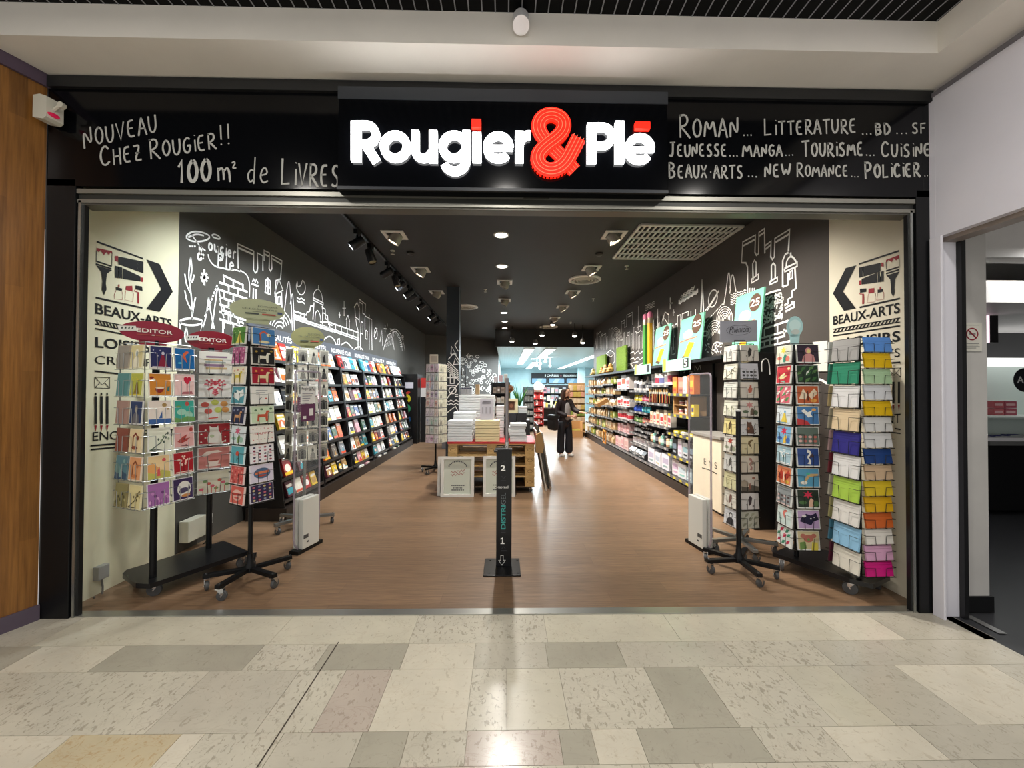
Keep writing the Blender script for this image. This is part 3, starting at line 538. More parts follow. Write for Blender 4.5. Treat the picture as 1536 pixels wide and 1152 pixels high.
for i in range(115):
    x, y = rnd.uniform(618, 745), rnd.uniform(455, 630)
    if y < 500 - (x - 615) * .42 or y > 655 - (x - 615) * .42: continue
    a = rnd.uniform(0, 3.14); Q([[(x - 9 * math.cos(a), y - 9 * math.sin(a)), (x + 9 * math.cos(a), y + 9 * math.sin(a))]], .026)
for i in range(30):
    x, y = rnd.uniform(300, 390), rnd.uniform(745, 810); a = rnd.uniform(0, 3.14); Q([[(x - 6 * math.cos(a), y - 6 * math.sin(a)), (x + 6 * math.cos(a), y + 6 * math.sin(a))]], .02)
Q([[(945, 955), (975, 962), (995, 978), (1010, 980)]], .03, 1)
Q2([[(1310, 1000), (1312, 890), (1335, 880), (1337, 985), (1342, 990), (1348, 875), (1395, 855), (1393, 890)], [(1235, 990), (1280, 960), (1285, 1055), (1292, 1040), (1292, 960), (1310, 945)], [(1180, 975), (1215, 860), (1245, 880), (1245, 960), (1190, 990), (1215, 860)], [(1190, 990), (1205, 900), (1245, 960)], [(1160, 985), (1160, 835)], [(1140, 990), (1140, 960)], [(1110, 1152), (1112, 1030), (1128, 920), (1130, 1010)],
     [(1060, 960), (1062, 870), (1070, 868), (1072, 940)], [(1010, 1000), (1012, 815)], [(1000, 980), (1030, 965), (1030, 1000), (1010, 1020), (985, 1010)], [(880, 1030), (882, 935), (905, 922), (905, 980), (920, 972), (922, 885), (965, 862), (966, 960)], [(890, 950), (905, 942)], [(930, 900), (962, 882)], [(905, 1020), (908, 1140)], [(928, 1020), (940, 1016), (940, 1040), (928, 1042), (928, 1020)], [(700, 1030), (722, 1010), (730, 1045), (760, 1025)], [(680, 1060), (690, 1140)], [(720, 1050), (725, 1140)], [(760, 1020), (770, 1152)],
     [(1255, 750), (1255, 840)], [(1246, 795), (1274, 793)], [(1283, 840), (1283, 890)], [(1275, 865), (1292, 862)], [(1280, 1060), (1282, 1152)], [(1340, 1010), (1340, 1152)], [(1415, 855), (1415, 1000)], [(1450, 840), (1450, 900)], [(1500, 610), (1490, 860)], [(1500, 610), (1510, 860)]], .03)
for i in range(5): Q2([[(800 + 9 * i, 1080), (815 + 7 * i, 1000 + i * 12), (840, 972 + i * 14), (870 - 7 * i, 1010 + i * 12), (892 - 9 * i, 1080)]], .02, 1)
for i in range(4): Q2([[(1320 + j * 15, 800 + i * 4 - i * 12 - j * 9 + (5 if j % 2 else -5)) for j in range(11)]], .02); Q2([[(1065 + j * 10, 850 - i * 12 - j * 5 + (3 if j % 2 else -3)) for j in range(8)]], .016)
rnd = random.Random(3)
for i in range(26):
    x = 690 + i * 19; y0 = 1040 - (x - 690) * .12 + rnd.uniform(-40, 60); Q2([[(x, y0), (x, 1150)], [(x, y0), (x + 9, y0 - 6), (x + 9, 1140)]], .02)
def Q3(lines, w=.03, sm=0): strokes(mr, XMR, NR, 5.76, 860, 520, lines, w, sm)
Q3([[(285, 60), (320, 30), (355, 55), (325, 90), (285, 60)], [(285, 60), (285, 140), (325, 175), (355, 130), (355, 55)], [(325, 90), (325, 175)], [(430, 60), (460, 20), (480, 60), (480, 140), (450, 170), (430, 60)], [(490, 60), (520, 40), (530, 65), (560, 35), (575, 60), (610, 30)], [(490, 110), (520, 95), (530, 115), (560, 90), (575, 112), (610, 85)], [(430, 190), (500, 150), (520, 190), (600, 140)], [(440, 205), (470, 150), (560, 130)], [(820, 10), (825, 100)], [(850, 0), (852, 70), (880, 60), (878, 0)], [(740, 240), (800, 180), (850, 260), (900, 170), (915, 270)], [(930, 190), (1000, 165)], [(930, 190), (930, 265), (1010, 250)], [(950, 225), (970, 215), (985, 228), (1010, 212), (1030, 222)], [(1050, 210), (1050, 165), (1075, 200), (1095, 160), (1100, 200)]], .026)
part('white_mural', mr, M_whitevinyl, W_right, label='white line drawing of towers, planet and waves')
# round drawing on the grey wall behind the column, drawing on the column
mb = MB(); e = (Vector((-.30, 16.6, 0)) - Vector((XL, 14.6, 0))).normalized(); nb_ = Vector((e.y, -e.x, 0)); base = Vector((-1.35, 0, 1.75)); base.y = 14.6 + (base.x - XL) * (2.0 / 2.75); base += nb_ * .006
rnd = random.Random(11)
def onw(u, v): return base + e * u + Vector((0, 0, v))
for i in range(210):
    a, r_ = rnd.uniform(0, 6.28), 1.15 * math.sqrt(rnd.random()); u, v = r_ * math.cos(a), r_ * math.sin(a); s_ = rnd.uniform(.03, .1); t = rnd.random()
    if t < .4: p = circ(u, v, s_, s_ * rnd.uniform(.5, 1), 9)
    elif t < .7: p = [(u - s_, v - s_ * .6), (u + s_, v - s_ * .6), (u + s_, v + s_ * .6), (u - s_, v + s_ * .6)]
    else: p = [(u - s_, v), (u, v + s_), (u + s_, v), (u, v - s_)]
    mb.ribbon([onw(*q) for q in p], nb_, .02, 0, True)
part('round_mural', mb, M_whitevinyl, W_back_left, label='round white doodle drawing')
mb = MB()
def CP(lines, w=.02):
    for ln in lines: mb.ribbon([at_y(480 + x / 5.12, 500 + y / 5.12, 7.745) for x, y in ln], NF, w)
CP([[(1060, 55), (1035, 90), (1060, 135), (1075, 130)], [(1005, 160), (1010, 100), (1045, 160), (1005, 160)], [(985, 200), (1030, 150), (1070, 210)], [(1025, 240), (1040, 190), (1070, 235), (1025, 240)], [(985, 215), (1060, 290)], [(1000, 310), (1000, 385), (1030, 385), (1030, 310)], [(975, 340), (1060, 340)], [(975, 400), (1045, 400)], [(975, 500), (1075, 370)], [(970, 515), (990, 525), (1005, 512), (1025, 525), (1045, 512), (1065, 525)], [(970, 540), (990, 550), (1005, 537), (1025, 550), (1045, 537), (1065, 550)], [(975, 610), (1040, 560), (1060, 600)], [(1035, 470), (1060, 470)], [(1035, 485), (1060, 485)]])
for i in range(5): CP([[(975, 230 + i * 14), (1000, 245 + i * 14), (1020, 275 + i * 14), (1045, 290 + i * 14), (1070, 310 + i * 14)]], .014)
mb.ribbon([at_y(480 + x / 5.12, 500 + y / 5.12, 7.745) for x, y in circ(1018, 438, 28, 26, 14)], NF, .02, 0, True)
part('white_mural', mb, M_whitevinyl, W_col)
# ------ pale printed panels by the entrance: text, brushes, tubes
def panel(side):
    Lft = side == 'l'; X = XL + .006 if Lft else XR - .006; N = NL if Lft else NR; W_ = W_left if Lft else W_right
    M_pale = wall_paint('pale_panel_' + side, '#ddd9bb' if Lft else '#d9d2bd', .5, .02)
    b = MB(); y1 = at_x(265, 600, X).y if Lft else at_x(1245, 600, X).y
    (b.b2((X - .004, D, .0), (X, y1, ZC)) if Lft else b.b2((X, D, .0), (X + .004, y1, ZC)))
    root = part('pale_panel', b, M_pale, W_, label='cream panel printed with brushes, tubes and section names')
    X2 = X + .003 if Lft else X - .003; t = MB()
    P = (lambda x, y: at_x(100 + x / 3.84, 300 + y / 3.84, X2)) if Lft else (lambda x, y: at_x(980 + x / 3.84, 320 + y / 3.84, X2))
    def line(pts, w, m=0): t.ribbon([P(*p) for p in pts], N, w, m)
    def poly(pts, m=0): t.add([P(*p) for p in pts], [tuple(range(len(pts)))], m)
    def text(s, x0, y0, x1, y1, h, off, m=0):
        o = P(x0, y0); put_text(t, s, o, P(x1, y1) - o, P(x0, y0 - h) - o, m, off)
    if Lft:
        line([(175, 240), (440, 338)], .014); line([(168, 562), (437, 622)], .014); text('BEAUX-ARTS', 165, 655, 606, 738, 62, .022)
        poly([(462, 343), (535, 368), (612, 528), (535, 645), (458, 628), (545, 512)])
        line([(165, 690), (370, 732)], .008); line([(165, 715), (370, 757)], .008)
        for i in range(13): poly([(168 + i * 19, 694 + i * 4), (178 + i * 19, 696 + i * 4), (190 + i * 19, 720 + i * 4), (180 + i * 19, 718 + i * 4)])
        line([(163, 740), (420, 792)], .012); text('LOISIRS', 165, 850, 480, 878, 62, .022); text('CRÉATIFS', 162, 945, 520, 960, 62, .0)
        line([(160, 985), (420, 1015)], .012)
        line([(162, 1020), (248, 1022), (248, 1085), (162, 1082), (162, 1020)], .005); line([(162, 1020), (205, 1065), (248, 1022)], .005); line([(162, 1082), (192, 1052)], .005); line([(248, 1085), (218, 1052)], .005)
        for x in (160, 193, 226): poly([(x, 1130), (x + 15, 1130), (x + 15, 1290), (x, 1290)]); poly([(x, 1298), (x + 15, 1298), (x + 7, 1335)], 1); poly([(x + 3, 1110), (x + 12, 1110), (x + 12, 1126), (x + 3, 1126)])
        text('ENCADREMENT', 150, 1388, 620, 1360, 52, .0); line([(138, 1416), (420, 1392)], .012); line([(138, 1438), (420, 1412)], .012)
        # brush
        poly([(172, 275), (262, 295), (262, 310), (250, 302), (245, 318), (228, 300), (215, 318), (195, 290), (184, 300), (172, 290)], 1); line([(172, 290), (170, 352)], .004); line([(262, 300), (260, 378)], .004)
        line([(170, 352), (260, 382)], .012); line([(168, 368), (258, 396)], .012); poly([(170, 376), (262, 404), (232, 425), (226, 480), (230, 515), (215, 548), (202, 515), (206, 470), (200, 415)])
        # tubes
        poly([(278, 322), (296, 322), (296, 356), (278, 350)], 1); poly([(298, 325), (442, 355), (442, 422), (298, 370)]); line([(412, 350), (410, 412)], .006, 2)
        poly([(278, 378), (320, 388), (320, 452), (278, 448)]); poly([(324, 392), (425, 440), (425, 470), (324, 455)]); poly([(428, 445), (440, 447), (440, 472), (428, 470)], 1); line([(300, 384), (300, 450)], .006, 2)
        # bottles, roller
        poly([(284, 500), (320, 510), (318, 524), (284, 518)]); poly([(298, 485), (305, 486), (305, 504), (298, 502)], 1); line([(284, 522), (274, 548), (276, 570), (320, 575), (325, 552), (318, 526)], .003, 1)
        poly([(342, 495), (378, 494), (380, 526), (340, 518)], 1); line([(340, 522), (336, 575), (382, 585), (386, 540), (380, 526)], .003, 1)
        poly([(396, 492), (434, 498), (438, 524), (396, 514)]); poly([(408, 530), (418, 532), (418, 598), (408, 594)], 1); line([(392, 516), (392, 526), (414, 532)], .006, 1)
    else:
        line([(1185, 292), (1415, 216)], .014); line([(1188, 542), (1420, 490)], .014); text('BEAUX-ARTS', 1036, 645, 1420, 574, 52, .022)
        poly([(1108, 315), (1168, 300), (1092, 450), (1166, 548), (1098, 562), (1034, 462)])
        line([(1035, 668), (1420, 602)], .008); line([(1035, 688), (1420, 626)], .008)
        for i in range(18): poly([(1036 + i * 21, 686 - i * 3.4), (1046 + i * 21, 684 - i * 3.4), (1060 + i * 21, 662 - i * 3.4), (1050 + i * 21, 664 - i * 3.4)])
        line([(1036, 706), (1420, 648)], .012); text('LOISIRS', 1115, 770, 1422, 738, 55, .022); text('CRÉATIFS', 1120, 850, 1420, 826, 55, .0); line([(1100, 880), (1422, 858)], .012)
        line([(1350, 895), (1424, 890), (1424, 942), (1350, 944), (1350, 895)], .005); line([(1350, 895), (1388, 930), (1424, 890)], .005); line([(1350, 944), (1378, 920)], .005); line([(1424, 942), (1398, 920)], .005)
        for x in (1346, 1376, 1408): poly([(x, 970), (x + 13, 970), (x + 13, 1095), (x, 1095)]); poly([(x, 1102), (x + 13, 1102), (x + 6, 1140)], 1)
        text('ENCADREMENT', 1040, 1224, 1424, 1208, 46, .0); line([(1390, 1238), (1424, 1246)], .01); line([(1370, 1262), (1424, 1268)], .01)
        poly([(1340, 268), (1415, 240), (1415, 258), (1398, 272), (1385, 258), (1372, 282), (1355, 268), (1340, 285)], 1); line([(1340, 280), (1342, 322)], .004); line([(1415, 255), (1416, 310)], .004)
        line([(1340, 332), (1416, 308)], .012); line([(1340, 348), (1416, 324)], .012); poly([(1342, 358), (1418, 334), (1392, 380), (1388, 430), (1390, 460), (1380, 480), (1370, 460), (1368, 420), (1364, 380)])
        poly([(1185, 312), (1308, 285), (1308, 335), (1185, 372)]); poly([(1312, 284), (1326, 284), (1326, 308), (1312, 306)], 1); line([(1208, 308), (1208, 364)], .006, 2)
        poly([(1200, 378), (1288, 342), (1288, 398), (1200, 410)]); poly([(1292, 340), (1326, 332), (1326, 392), (1292, 398)]); poly([(1185, 388), (1197, 384), (1197, 412), (1185, 412)], 1); line([(1308, 336), (1308, 394)], .006, 2)
        poly([(1190, 434), (1226, 432), (1226, 452), (1190, 458)]); poly([(1203, 464), (1213, 462), (1213, 522), (1203, 524)], 1); line([(1188, 458), (1190, 465), (1208, 464)], .006, 1)
        poly([(1240, 434), (1272, 430), (1272, 456), (1238, 462)], 1); line([(1238, 464), (1232, 514), (1276, 510), (1278, 462), (1270, 456)], .003, 1)
        poly([(1292, 440), (1322, 436), (1322, 452), (1292, 458)]); poly([(1303, 424), (1309, 423), (1309, 440), (1303, 441)], 1); line([(1290, 458), (1286, 500), (1326, 496), (1328, 458), (1320, 450)], .003, 1)
    part('printed_graphics', t, [mat('#17181a', .4), mat('#8f1f28', .5), mat('#d9d5ba', .5)], root, label='black and red lettering and tool pictures')
panel('l'); panel('r')
# ================================================================ lamps and fittings
M_lamp_w = mat((1, .86, .66), .5, 0, 9); M_lamp_n = mat((1, .95, .88), .5, 0, 9); M_lamp_c = mat((.93, .97, 1), .5, 0, 9)
M_lampwhite = mat('#d9d7d2', .45)
def downlight():
    t = thing('ceiling_downlight', 'x', 'ceiling light'); b = MB(); b.lathe([(.105, 0), (.105, -.008), (.085, -.012), (.082, 0)], n=24); part('trim_ring', b, M_lampwhite, t, True)
    b = MB(); b.lathe([(.0, -.002), (.08, -.002), (.08, -.006), (0.0, -.010)], n=24); part('lamp_lens', b, M_lamp_n, t, True); return t
d0 = downlight(); pos = [(752, 352), (753, 399), (756, 469), (757, 482), (757, 492), (757, 500)]
for i, (px, py) in enumerate(pos):
    o = d0 if i == 0 else copy_tree(d0); o.location = at_z(px, py, ZC); o['label'] = f'round glowing downlight in the black ceiling, {ORD[i]} from the entrance in the middle row'; o['group'] = 'middle row of ceiling downlights'
def gimbal(lit, tilt):
    t = thing('gimbal_spotlight', 'x', 'spotlight'); b = MB()
    for s in (-1, 1): b.box((s * .12, 0, -.006), (.05, .29, .012)); b.box((0, s * .12, -.006), (.19, .05, .012))
    part('square_frame', b, M_lampwhite, t)
    b = MB(); b.lathe([(.02, .06), (.075, .04), (.085, -.05), (.08, -.09), (.07, -.09), (.06, -.05), (.02, -.045)], n=20); b.xf(T(.02 * (1 if tilt > 0 else -1), 0, -.03) @ Matrix.Rotation(tilt, 4, 'Y')); part('lamp_head', b, mat('#9b968c', .4, .4), t, True)
    b = MB(); b.lathe([(.0, -.07), (.066, -.07), (.066, -.078), (0, -.082)], n=20); b.xf(T(.02 * (1 if tilt > 0 else -1), 0, -.03) @ Matrix.Rotation(tilt, 4, 'Y')); part('lamp_lens', b, M_lamp_w if lit else mat('#77736b', .3), t, True); return t
proto = {}
def put_gimbal(px, py, z, tilt, lit, label, group):
    k = (tilt > 0, lit); 
    if k in proto: o = copy_tree(proto[k])
    else: o = proto[k] = gimbal(lit, tilt)
    o.location = at_z(px, py, z); o['label'] = label; o['group'] = group
for i, (px, py, lit) in enumerate(((592, 352, 1), (631, 404, 1), (655, 438, 0))):
    put_gimbal(px, py, ZC, .5, lit, f'square white gimbal spotlight near the track, {ORD[i]} from the entrance' + ('' if lit else ', unlit'), 'gimbal spotlights beside the track')
for i, (px, py) in enumerate(((921, 352), (887, 402), (859, 438), (844, 460), (832, 477))):
    put_gimbal(px, py, ZC, -.5, 1, f'lit square gimbal spotlight on the right of the ceiling, {ORD[i]} from the entrance', 'gimbal spotlights aimed at the product wall')
for i, (px, py) in enumerate(((757, 423), (757, 450))):
    put_gimbal(px, py, ZC, .2, 0, f'unlit square gimbal spotlight in the middle row, {ORD[i]} from the entrance', 'unlit gimbals of the middle row')
for i, (px, py, Y) in enumerate(((768, 512, 12.6), (803, 515, 12.6), (813, 503, 12.2), (862, 504, 12.0), (874, 514, 12.2), (829, 487, 11.6))):
    p = at_y(px, py, Y); t = thing('hanging_spotlight', f'small lit spotlight hanging far back in the ceiling, {["leftmost", "second from left", "third from left", "second from right", "rightmost", "fourth from left"][i]}', 'spotlight', (p.x, p.y, ZC), 0, 'far spotlights at the back of the black ceiling')
    b = MB(); b.tube([(0, 0, 0), (0, 0, p.z - ZC + .1)], .012, 6); part('stem', b, M_blackmatt, t)
    b = MB(); b.lathe([(.03, .14), (.07, .1), (.08, 0), (.06, 0)], (0, 0, p.z - ZC), 14); part('lamp_head', b, mat('#5b5a57', .4), t, True)
    b = MB(); b.lathe([(0, -.004), (.07, -.004), (.05, -.03), (0, -.04)], (0, 0, p.z - ZC), 14); part('lamp_lens', b, M_lamp_n, t, True)
# track with spot heads
pa, pb = at_z(519, 322, ZC), at_z(669, 487, ZC); xt = (pa.x + pb.x) / 2
tr = thing('lighting_track', 'long black lighting track fixed under the ceiling on the left', 'light track', (xt, 3.0, ZC))
b = MB(); b.b2((-.02, 0, -.035), (.02, 10.5, 0), 0); b.b2((-.006, .0, -.036), (.006, 10.5, -.03), 1); part('track_rail', b, [M_black, mat('#4c4d4f', .3, .7)], tr)
def head(d, lit):
    t = thing('track_spotlight', 'x', 'spotlight'); d = Vector(d).normalized(); b = MB(); b.b2((-.025, -.06, -.06), (.025, .06, 0)); part('track_adapter', b, M_black, t)
    b = MB(); b.tube([(0, 0, -.05), (0, 0, -.13)], .014, 8); b.tube([(0, -.065, -.13), (0, .065, -.13)], .01, 6); part('yoke', b, M_black, t)
    q = d.to_track_quat('Z', 'Y').to_matrix().to_4x4(); M = T(0, 0, -.16) @ q
    b = MB(); b.lathe([(.03, -.1), (.055, -.09), (.062, .09), (.055, .1), (.045, .06)], n=18); b.xf(M); part('lamp_can', b, mat('#26272a', .35, .3), t, True)
    b = MB(); b.lathe([(0, .085), (.05, .085), (.05, .09), (0, .094)], n=18); b.xf(M); part('lamp_lens', b, M_lamp_c if lit else mat('#8d8468', .3), t, True); return t
tp = {}
for i, (px, py, k) in enumerate(((536, 351, 0), (556, 369, 2), (581, 404, 1), (594, 414, 2), (601, 427, 0), (613, 435, 0), (618, 444, 1), (632, 460, 0), (648, 473, 0), (657, 482, 1))):
    Y = at_z(px, py - 12, ZC - .1); yy = CAM.y + (xt - CAM.x) / (Y.x - CAM.x) * (Y.y - CAM.y)
    if k not in tp: o = tp[k] = head(((-.75, -.25, -.62), (-.9, .2, -.45), (.35, -.1, -.9))[k], k != 2)
    else: o = copy_tree(tp[k])
    o.location = (xt, yy, ZC - .036); o['label'] = f'{"unlit" if k == 2 else "lit"} black spotlight on the ceiling track, {ORD[i]} from the entrance'; o['group'] = 'spotlights along the ceiling track'
# white egg-crate grille
A, B_, C_, E_ = at_z(957, 337, ZC), at_z(1113, 337, ZC), at_z(1046, 387, ZC), at_z(922, 387, ZC)
gx0, gx1, gy0, gy1 = (A.x + E_.x) / 2, (B_.x + C_.x) / 2, (A.y + B_.y) / 2, (C_.y + E_.y) / 2
g = thing('ceiling_grille', 'large white egg-crate ceiling grille beside the right wall', 'air grille', (gx0, gy0, ZC)); wx, wy = gx1 - gx0, gy1 - gy0
b = MB()
for x in (0, wx): b.box((x, wy / 2, -.012), (.03, wy, .024))
for y in (0, wy): b.box((wx / 2, y, -.012), (wx, .03, .024))
part('frame', b, M_lampwhite, g)
b = MB()
for i in range(1, 18): b.box((wx * i / 18, wy / 2, -.008), (.016, wy, .02))
for i in range(1, 6): b.box((wx / 2, wy * i / 6, -.008), (wx, .014, .02))
part('blades', b, M_lampwhite, g)
b = MB(); b.b2((0, 0, -.0005), (wx, wy, .0)); part('void_shade_sheet', b, mat('#1a1a1a', .8), g)  # thin dark sheet paints in the shade of the opening behind the blades
# round air diffusers
for px, py, lb in ((877, 419, 'round white air diffuser under the second right spotlight'), (823, 490, 'round white air diffuser far back on the right of the ceiling'), (699, 460, 'round pale air diffuser beside the dark column')):
    p = at_z(px, py, ZC); t = thing('air_diffuser', lb, 'air vent', p, 0, 'round ceiling diffusers'); b = MB(); b.lathe([(.30, 0), (.30, -.02), (.26, -.03), (.25, 0)], n=28); part('outer_ring', b, M_lampwhite, t, True)
    b = MB()
    for r_ in (.07, .13, .19): b.lathe([(r_ + .03, 0), (r_ + .03, -.022), (r_, -.03), (r_ - .005, 0)], n=24)
    part('inner_rings', b, mat('#a9a69c', .5), t, True)
# sprinklers, detectors
for i, (px, py) in enumerate(((589, 376), (940, 399), (890, 448), (728, 434), (856, 483))):
    p = at_z(px, py, ZC); b = MB(); b.lathe([(.035, 0), (.03, -.012), (.01, -.02), (.01, -.045), (.03, -.05), (.03, -.055), (0, -.056)], n=12); solo('sprinkler_head', b, mat('#b5b2aa', .3, .7), f'small metal sprinkler head in the black ceiling, {["left beside the track", "right below the white grille", "right of the gimbal row", "in the middle left of downlights", "far back on the right"][i]}', 'sprinkler', p, 0, 'sprinkler heads', True)
for i, (px, py) in enumerate(((616, 379), (899, 380))):
    p = at_z(px, py, ZC); b = MB(); b.lathe([(.06, 0), (.06, -.02), (.04, -.035), (0, -.036)], n=16); solo('smoke_detector', b, mat('#2b2927', .5), f'dark round smoke detector in the ceiling, {["left by the track", "right by the white grille"][i]}', 'smoke detector', p, 0, 'dark smoke detectors', True)
# white sensor on the ceiling recess
p = at_y(781, 40, YRE); t = thing('ceiling_sensor', 'white cylindrical sensor on the face of the ceiling recess above the sign', 'sensor', p)
b = MB(); b.tube([(0, -.02, .035), (0, -.06, -.05)], [.048, .05], 20); b.tube([(0, 0, 0), (0, -.05, 0)], .03, 12); part('body', b, mat('#e6e5e4', .35), t, True)
b = MB(); b.lathe([(.05, 0), (.046, .02), (.03, .034), (0, .038)], n=20); b.xf(T(0, -.02, .033) @ Matrix.Rotation(.45, 4, 'X')); part('dome', b, mat('#e9e8e8', .3), t, True)
b = MB()
for k in range(16): a = k * math.pi / 8; b.box((.046 * math.cos(a), .046 * math.sin(a), 0), (.006, .006, .016))
b.xf(T(0, -.024, .02) @ Matrix.Rotation(.45, 4, 'X')); part('vent_slots', b, mat('#3a3a3c', .5), t)
# emergency light and bracket on the wooden wall
p = at_y(59, 158, 2.53); t = thing('emergency_light', 'white alarm box with a red lens on the wooden wall', 'alarm light', p, 0)
b = MB(); M = rotz(R(-12)) @ Matrix.Scale(.78, 4); b.prism([(-.075, .10), (.0, .10), (.075, .07), (.075, -.10), (.04, -.115), (-.075, -.085)], (0, 0, 0), (1, 0, 0), (0, 0, 1), -.11); b.xf(M); part('housing', b, mat('#d6d4c6', .35), t)
b = MB(); b.lathe([(.0, -.018), (.026, -.012), (.03, 0), (0, .01)], n=14, axis='Y'); b.xf(M @ T(.078, .045, -.065) @ rotz(R(90)) @ Matrix.Diagonal((1.3, 1, .6, 1))); part('red_lens', b, mat('#b5123f', .2, 0, .4), t, True, 'red lens')
b = MB(); b.tube([(.06, .03, -.01), (.09, .02, .0), (.115, .02, .012)], .011, 8); b.lathe([(.02, -.012), (.02, .012)], (.12, .02, .015), 12, 0, 'Y'); part('bracket', b, mat('#cfcbbb', .4), t, True)
p = at_x(14, 148, -3.26); b = MB(); b.b2((-.02, -.14, -.085), (.05, .16, .085), 0, .008)
for y, z in ((-.1, .06), (-.1, -.06), (.12, .06), (.12, -.06)): b.lathe([(.012, 0), (.012, .006)], (.05, y, z), 8, 1, 'X')
solo('wall_plate', b, [M_black, mat('#c9c7bd', .4)], 'black metal plate screwed to the top of the wooden wall', 'bracket plate', (p.x, p.y, p.z), R(14))
# small white label on the wood, sockets and boxes low on the walls
p = at_x(41, 856, -3.235); b = MB(); b.b2((0, -.03, -.03), (.008, .03, .03), 0, .002); b.b2((.008, -.018, -.02), (.0095, .018, .01), 1); solo('wall_tag', b, [mat('#d9d5c9', .5), mat('#b7a78f', .5)], 'small square pale tag low on the wooden wall', 'tag', (p.x + .03, p.y, p.z), R(8))
p = at_x(148, 858, XL + .01); t = thing('socket_box', 'grey socket box low on the cream wall panel with a cable', 'socket', (XL + .002, p.y, p.z)); b = MB(); b.b2((.004, -.04, -.05), (.05, .04, .05), 0, .006); part('box', b, mat('#9b9a94', .5), t); b = MB(); b.tube(smooth_path([(.03, 0, -.05), (.035, .01, -.15), (.03, -.03, -.26), (.04, -.06, -p.z + .012)]), .006, 6); part('cable', b, mat('#6d6c68', .5), t, True)
p = at_x(290, 792, XL + .05); t = thing('control_box', 'white electrical box low on the dark wall behind the card stands', 'electrical box', (XL + .01, p.y, p.z)); b = MB(); b.b2((0, -.12, -.1), (.09, .1, .1), 0, .008); part('box', b, mat('#cfccb9', .45), t); b = MB(); b.b2((.0, .14, -.04), (.03, .26, .06), 0, .005); b.b2((.03, .17, -.02), (.05, .23, .03), 1, .004); part('plug_socket', b, [mat('#e3e1da', .4), M_black], t); b = MB(); b.tube(smooth_path([(.05, .2, -.01), (.07, .2, -.1), (.06, .12, -.2), (.05, -.05, -.24), (.05, -.3, -p.z + .03)]), .006, 6); part('cable', b, M_black, t, True)
# no-smoking notices
def nosmoke(name, o, U, V, label, small):
    N = Vector(U).cross(Vector(V)).normalized(); t = MB(); t.prism([(0, 0), (1, 0), (1, 1), (0, 1)], o, U, V, .004, 0); o2 = Vector(o) + N * .005; asp = Vector(V).length / Vector(U).length
    def ring(cx, cy, r0, r1, m):
        a, b_ = circ(cx, cy, r0, r0 / asp, 24), circ(cx, cy, r1, r1 / asp, 24)
        for i in range(24): j = (i + 1) % 24; t.flat([a[i], a[j], b_[j], b_[i]], o2, U, V, m)
    ring(.5, .6, .25, .31, 1); t.flat([(.3, .7), (.34, .74), (.72, .48), (.67, .45)], o2 + N * .0006, U, V, 1)
    t.flat([(.35, .585), (.62, .585), (.62, .62), (.35, .62)], o2, U, V, 2); t.flat([(.63, .585), (.67, .585), (.67, .62), (.63, .62)], o2, U, V, 1)
    for i, (a, b_) in enumerate(((.15, .85), (.1, .8), (.12, .88), (.1, .7))): t.flat([(a, .27 - i * .05), (b_, .27 - i * .05), (b_, .255 - i * .05), (a, .255 - i * .05)], o2, U, V, 2)
    t.flat([(.15, .92), (.85, .92), (.85, .905), (.15, .905)], o2, U, V, 2)
    solo(name, t, [mat('#dcdad0', .5), mat('#8e2433', .5), mat('#55565a', .5)], label, 'sign')
o = at_y(1442, 527, 2.655); nosmoke('no_smoking_notice', o, at_y(1472, 527, 2.655) - o, at_y(1442, 484, 2.655) - o, 'white no-smoking notice on the neighbouring shop pier', 0)
X = XR - .012; o = at_x(1241, 557, X); nosmoke('no_smoking_notice', o, at_x(1219, 557, X) - o, at_x(1241, 511, X) - o, 'white no-smoking notice on the charcoal wall behind the card stands', 1)
for i, (py0, py1, c) in enumerate(((532, 549, '#c9c51f'), (550, 572, '#dedccf'))):
    o = at_y(1358.5, py1, D + .125); b = MB(); U = at_y(1366, py1, D + .125) - o; V = at_y(1358.5, py0, D + .125) - o; U = Vector((0, -.09, 0)); o = Vector((2.988, D + .1, o.z)); b.prism([(0, 0), (1, 0), (1, 1), (0, 1)], o, (0, -.085, 0), (0, 0, V.length), .003, 0); b.flat([(.3, .3), (.7, .45), (.6, .7), (.25, .55)], o + Vector((-.004, 0, 0)), (0, -.085, 0), (0, 0, V.length), 1)
    solo('warning_sticker', b, [mat(c, .5), M_black], ['yellow sticker on the inner edge of the right shutter pillar', 'white sticker below the yellow one on the right shutter pillar'][i], 'sticker')
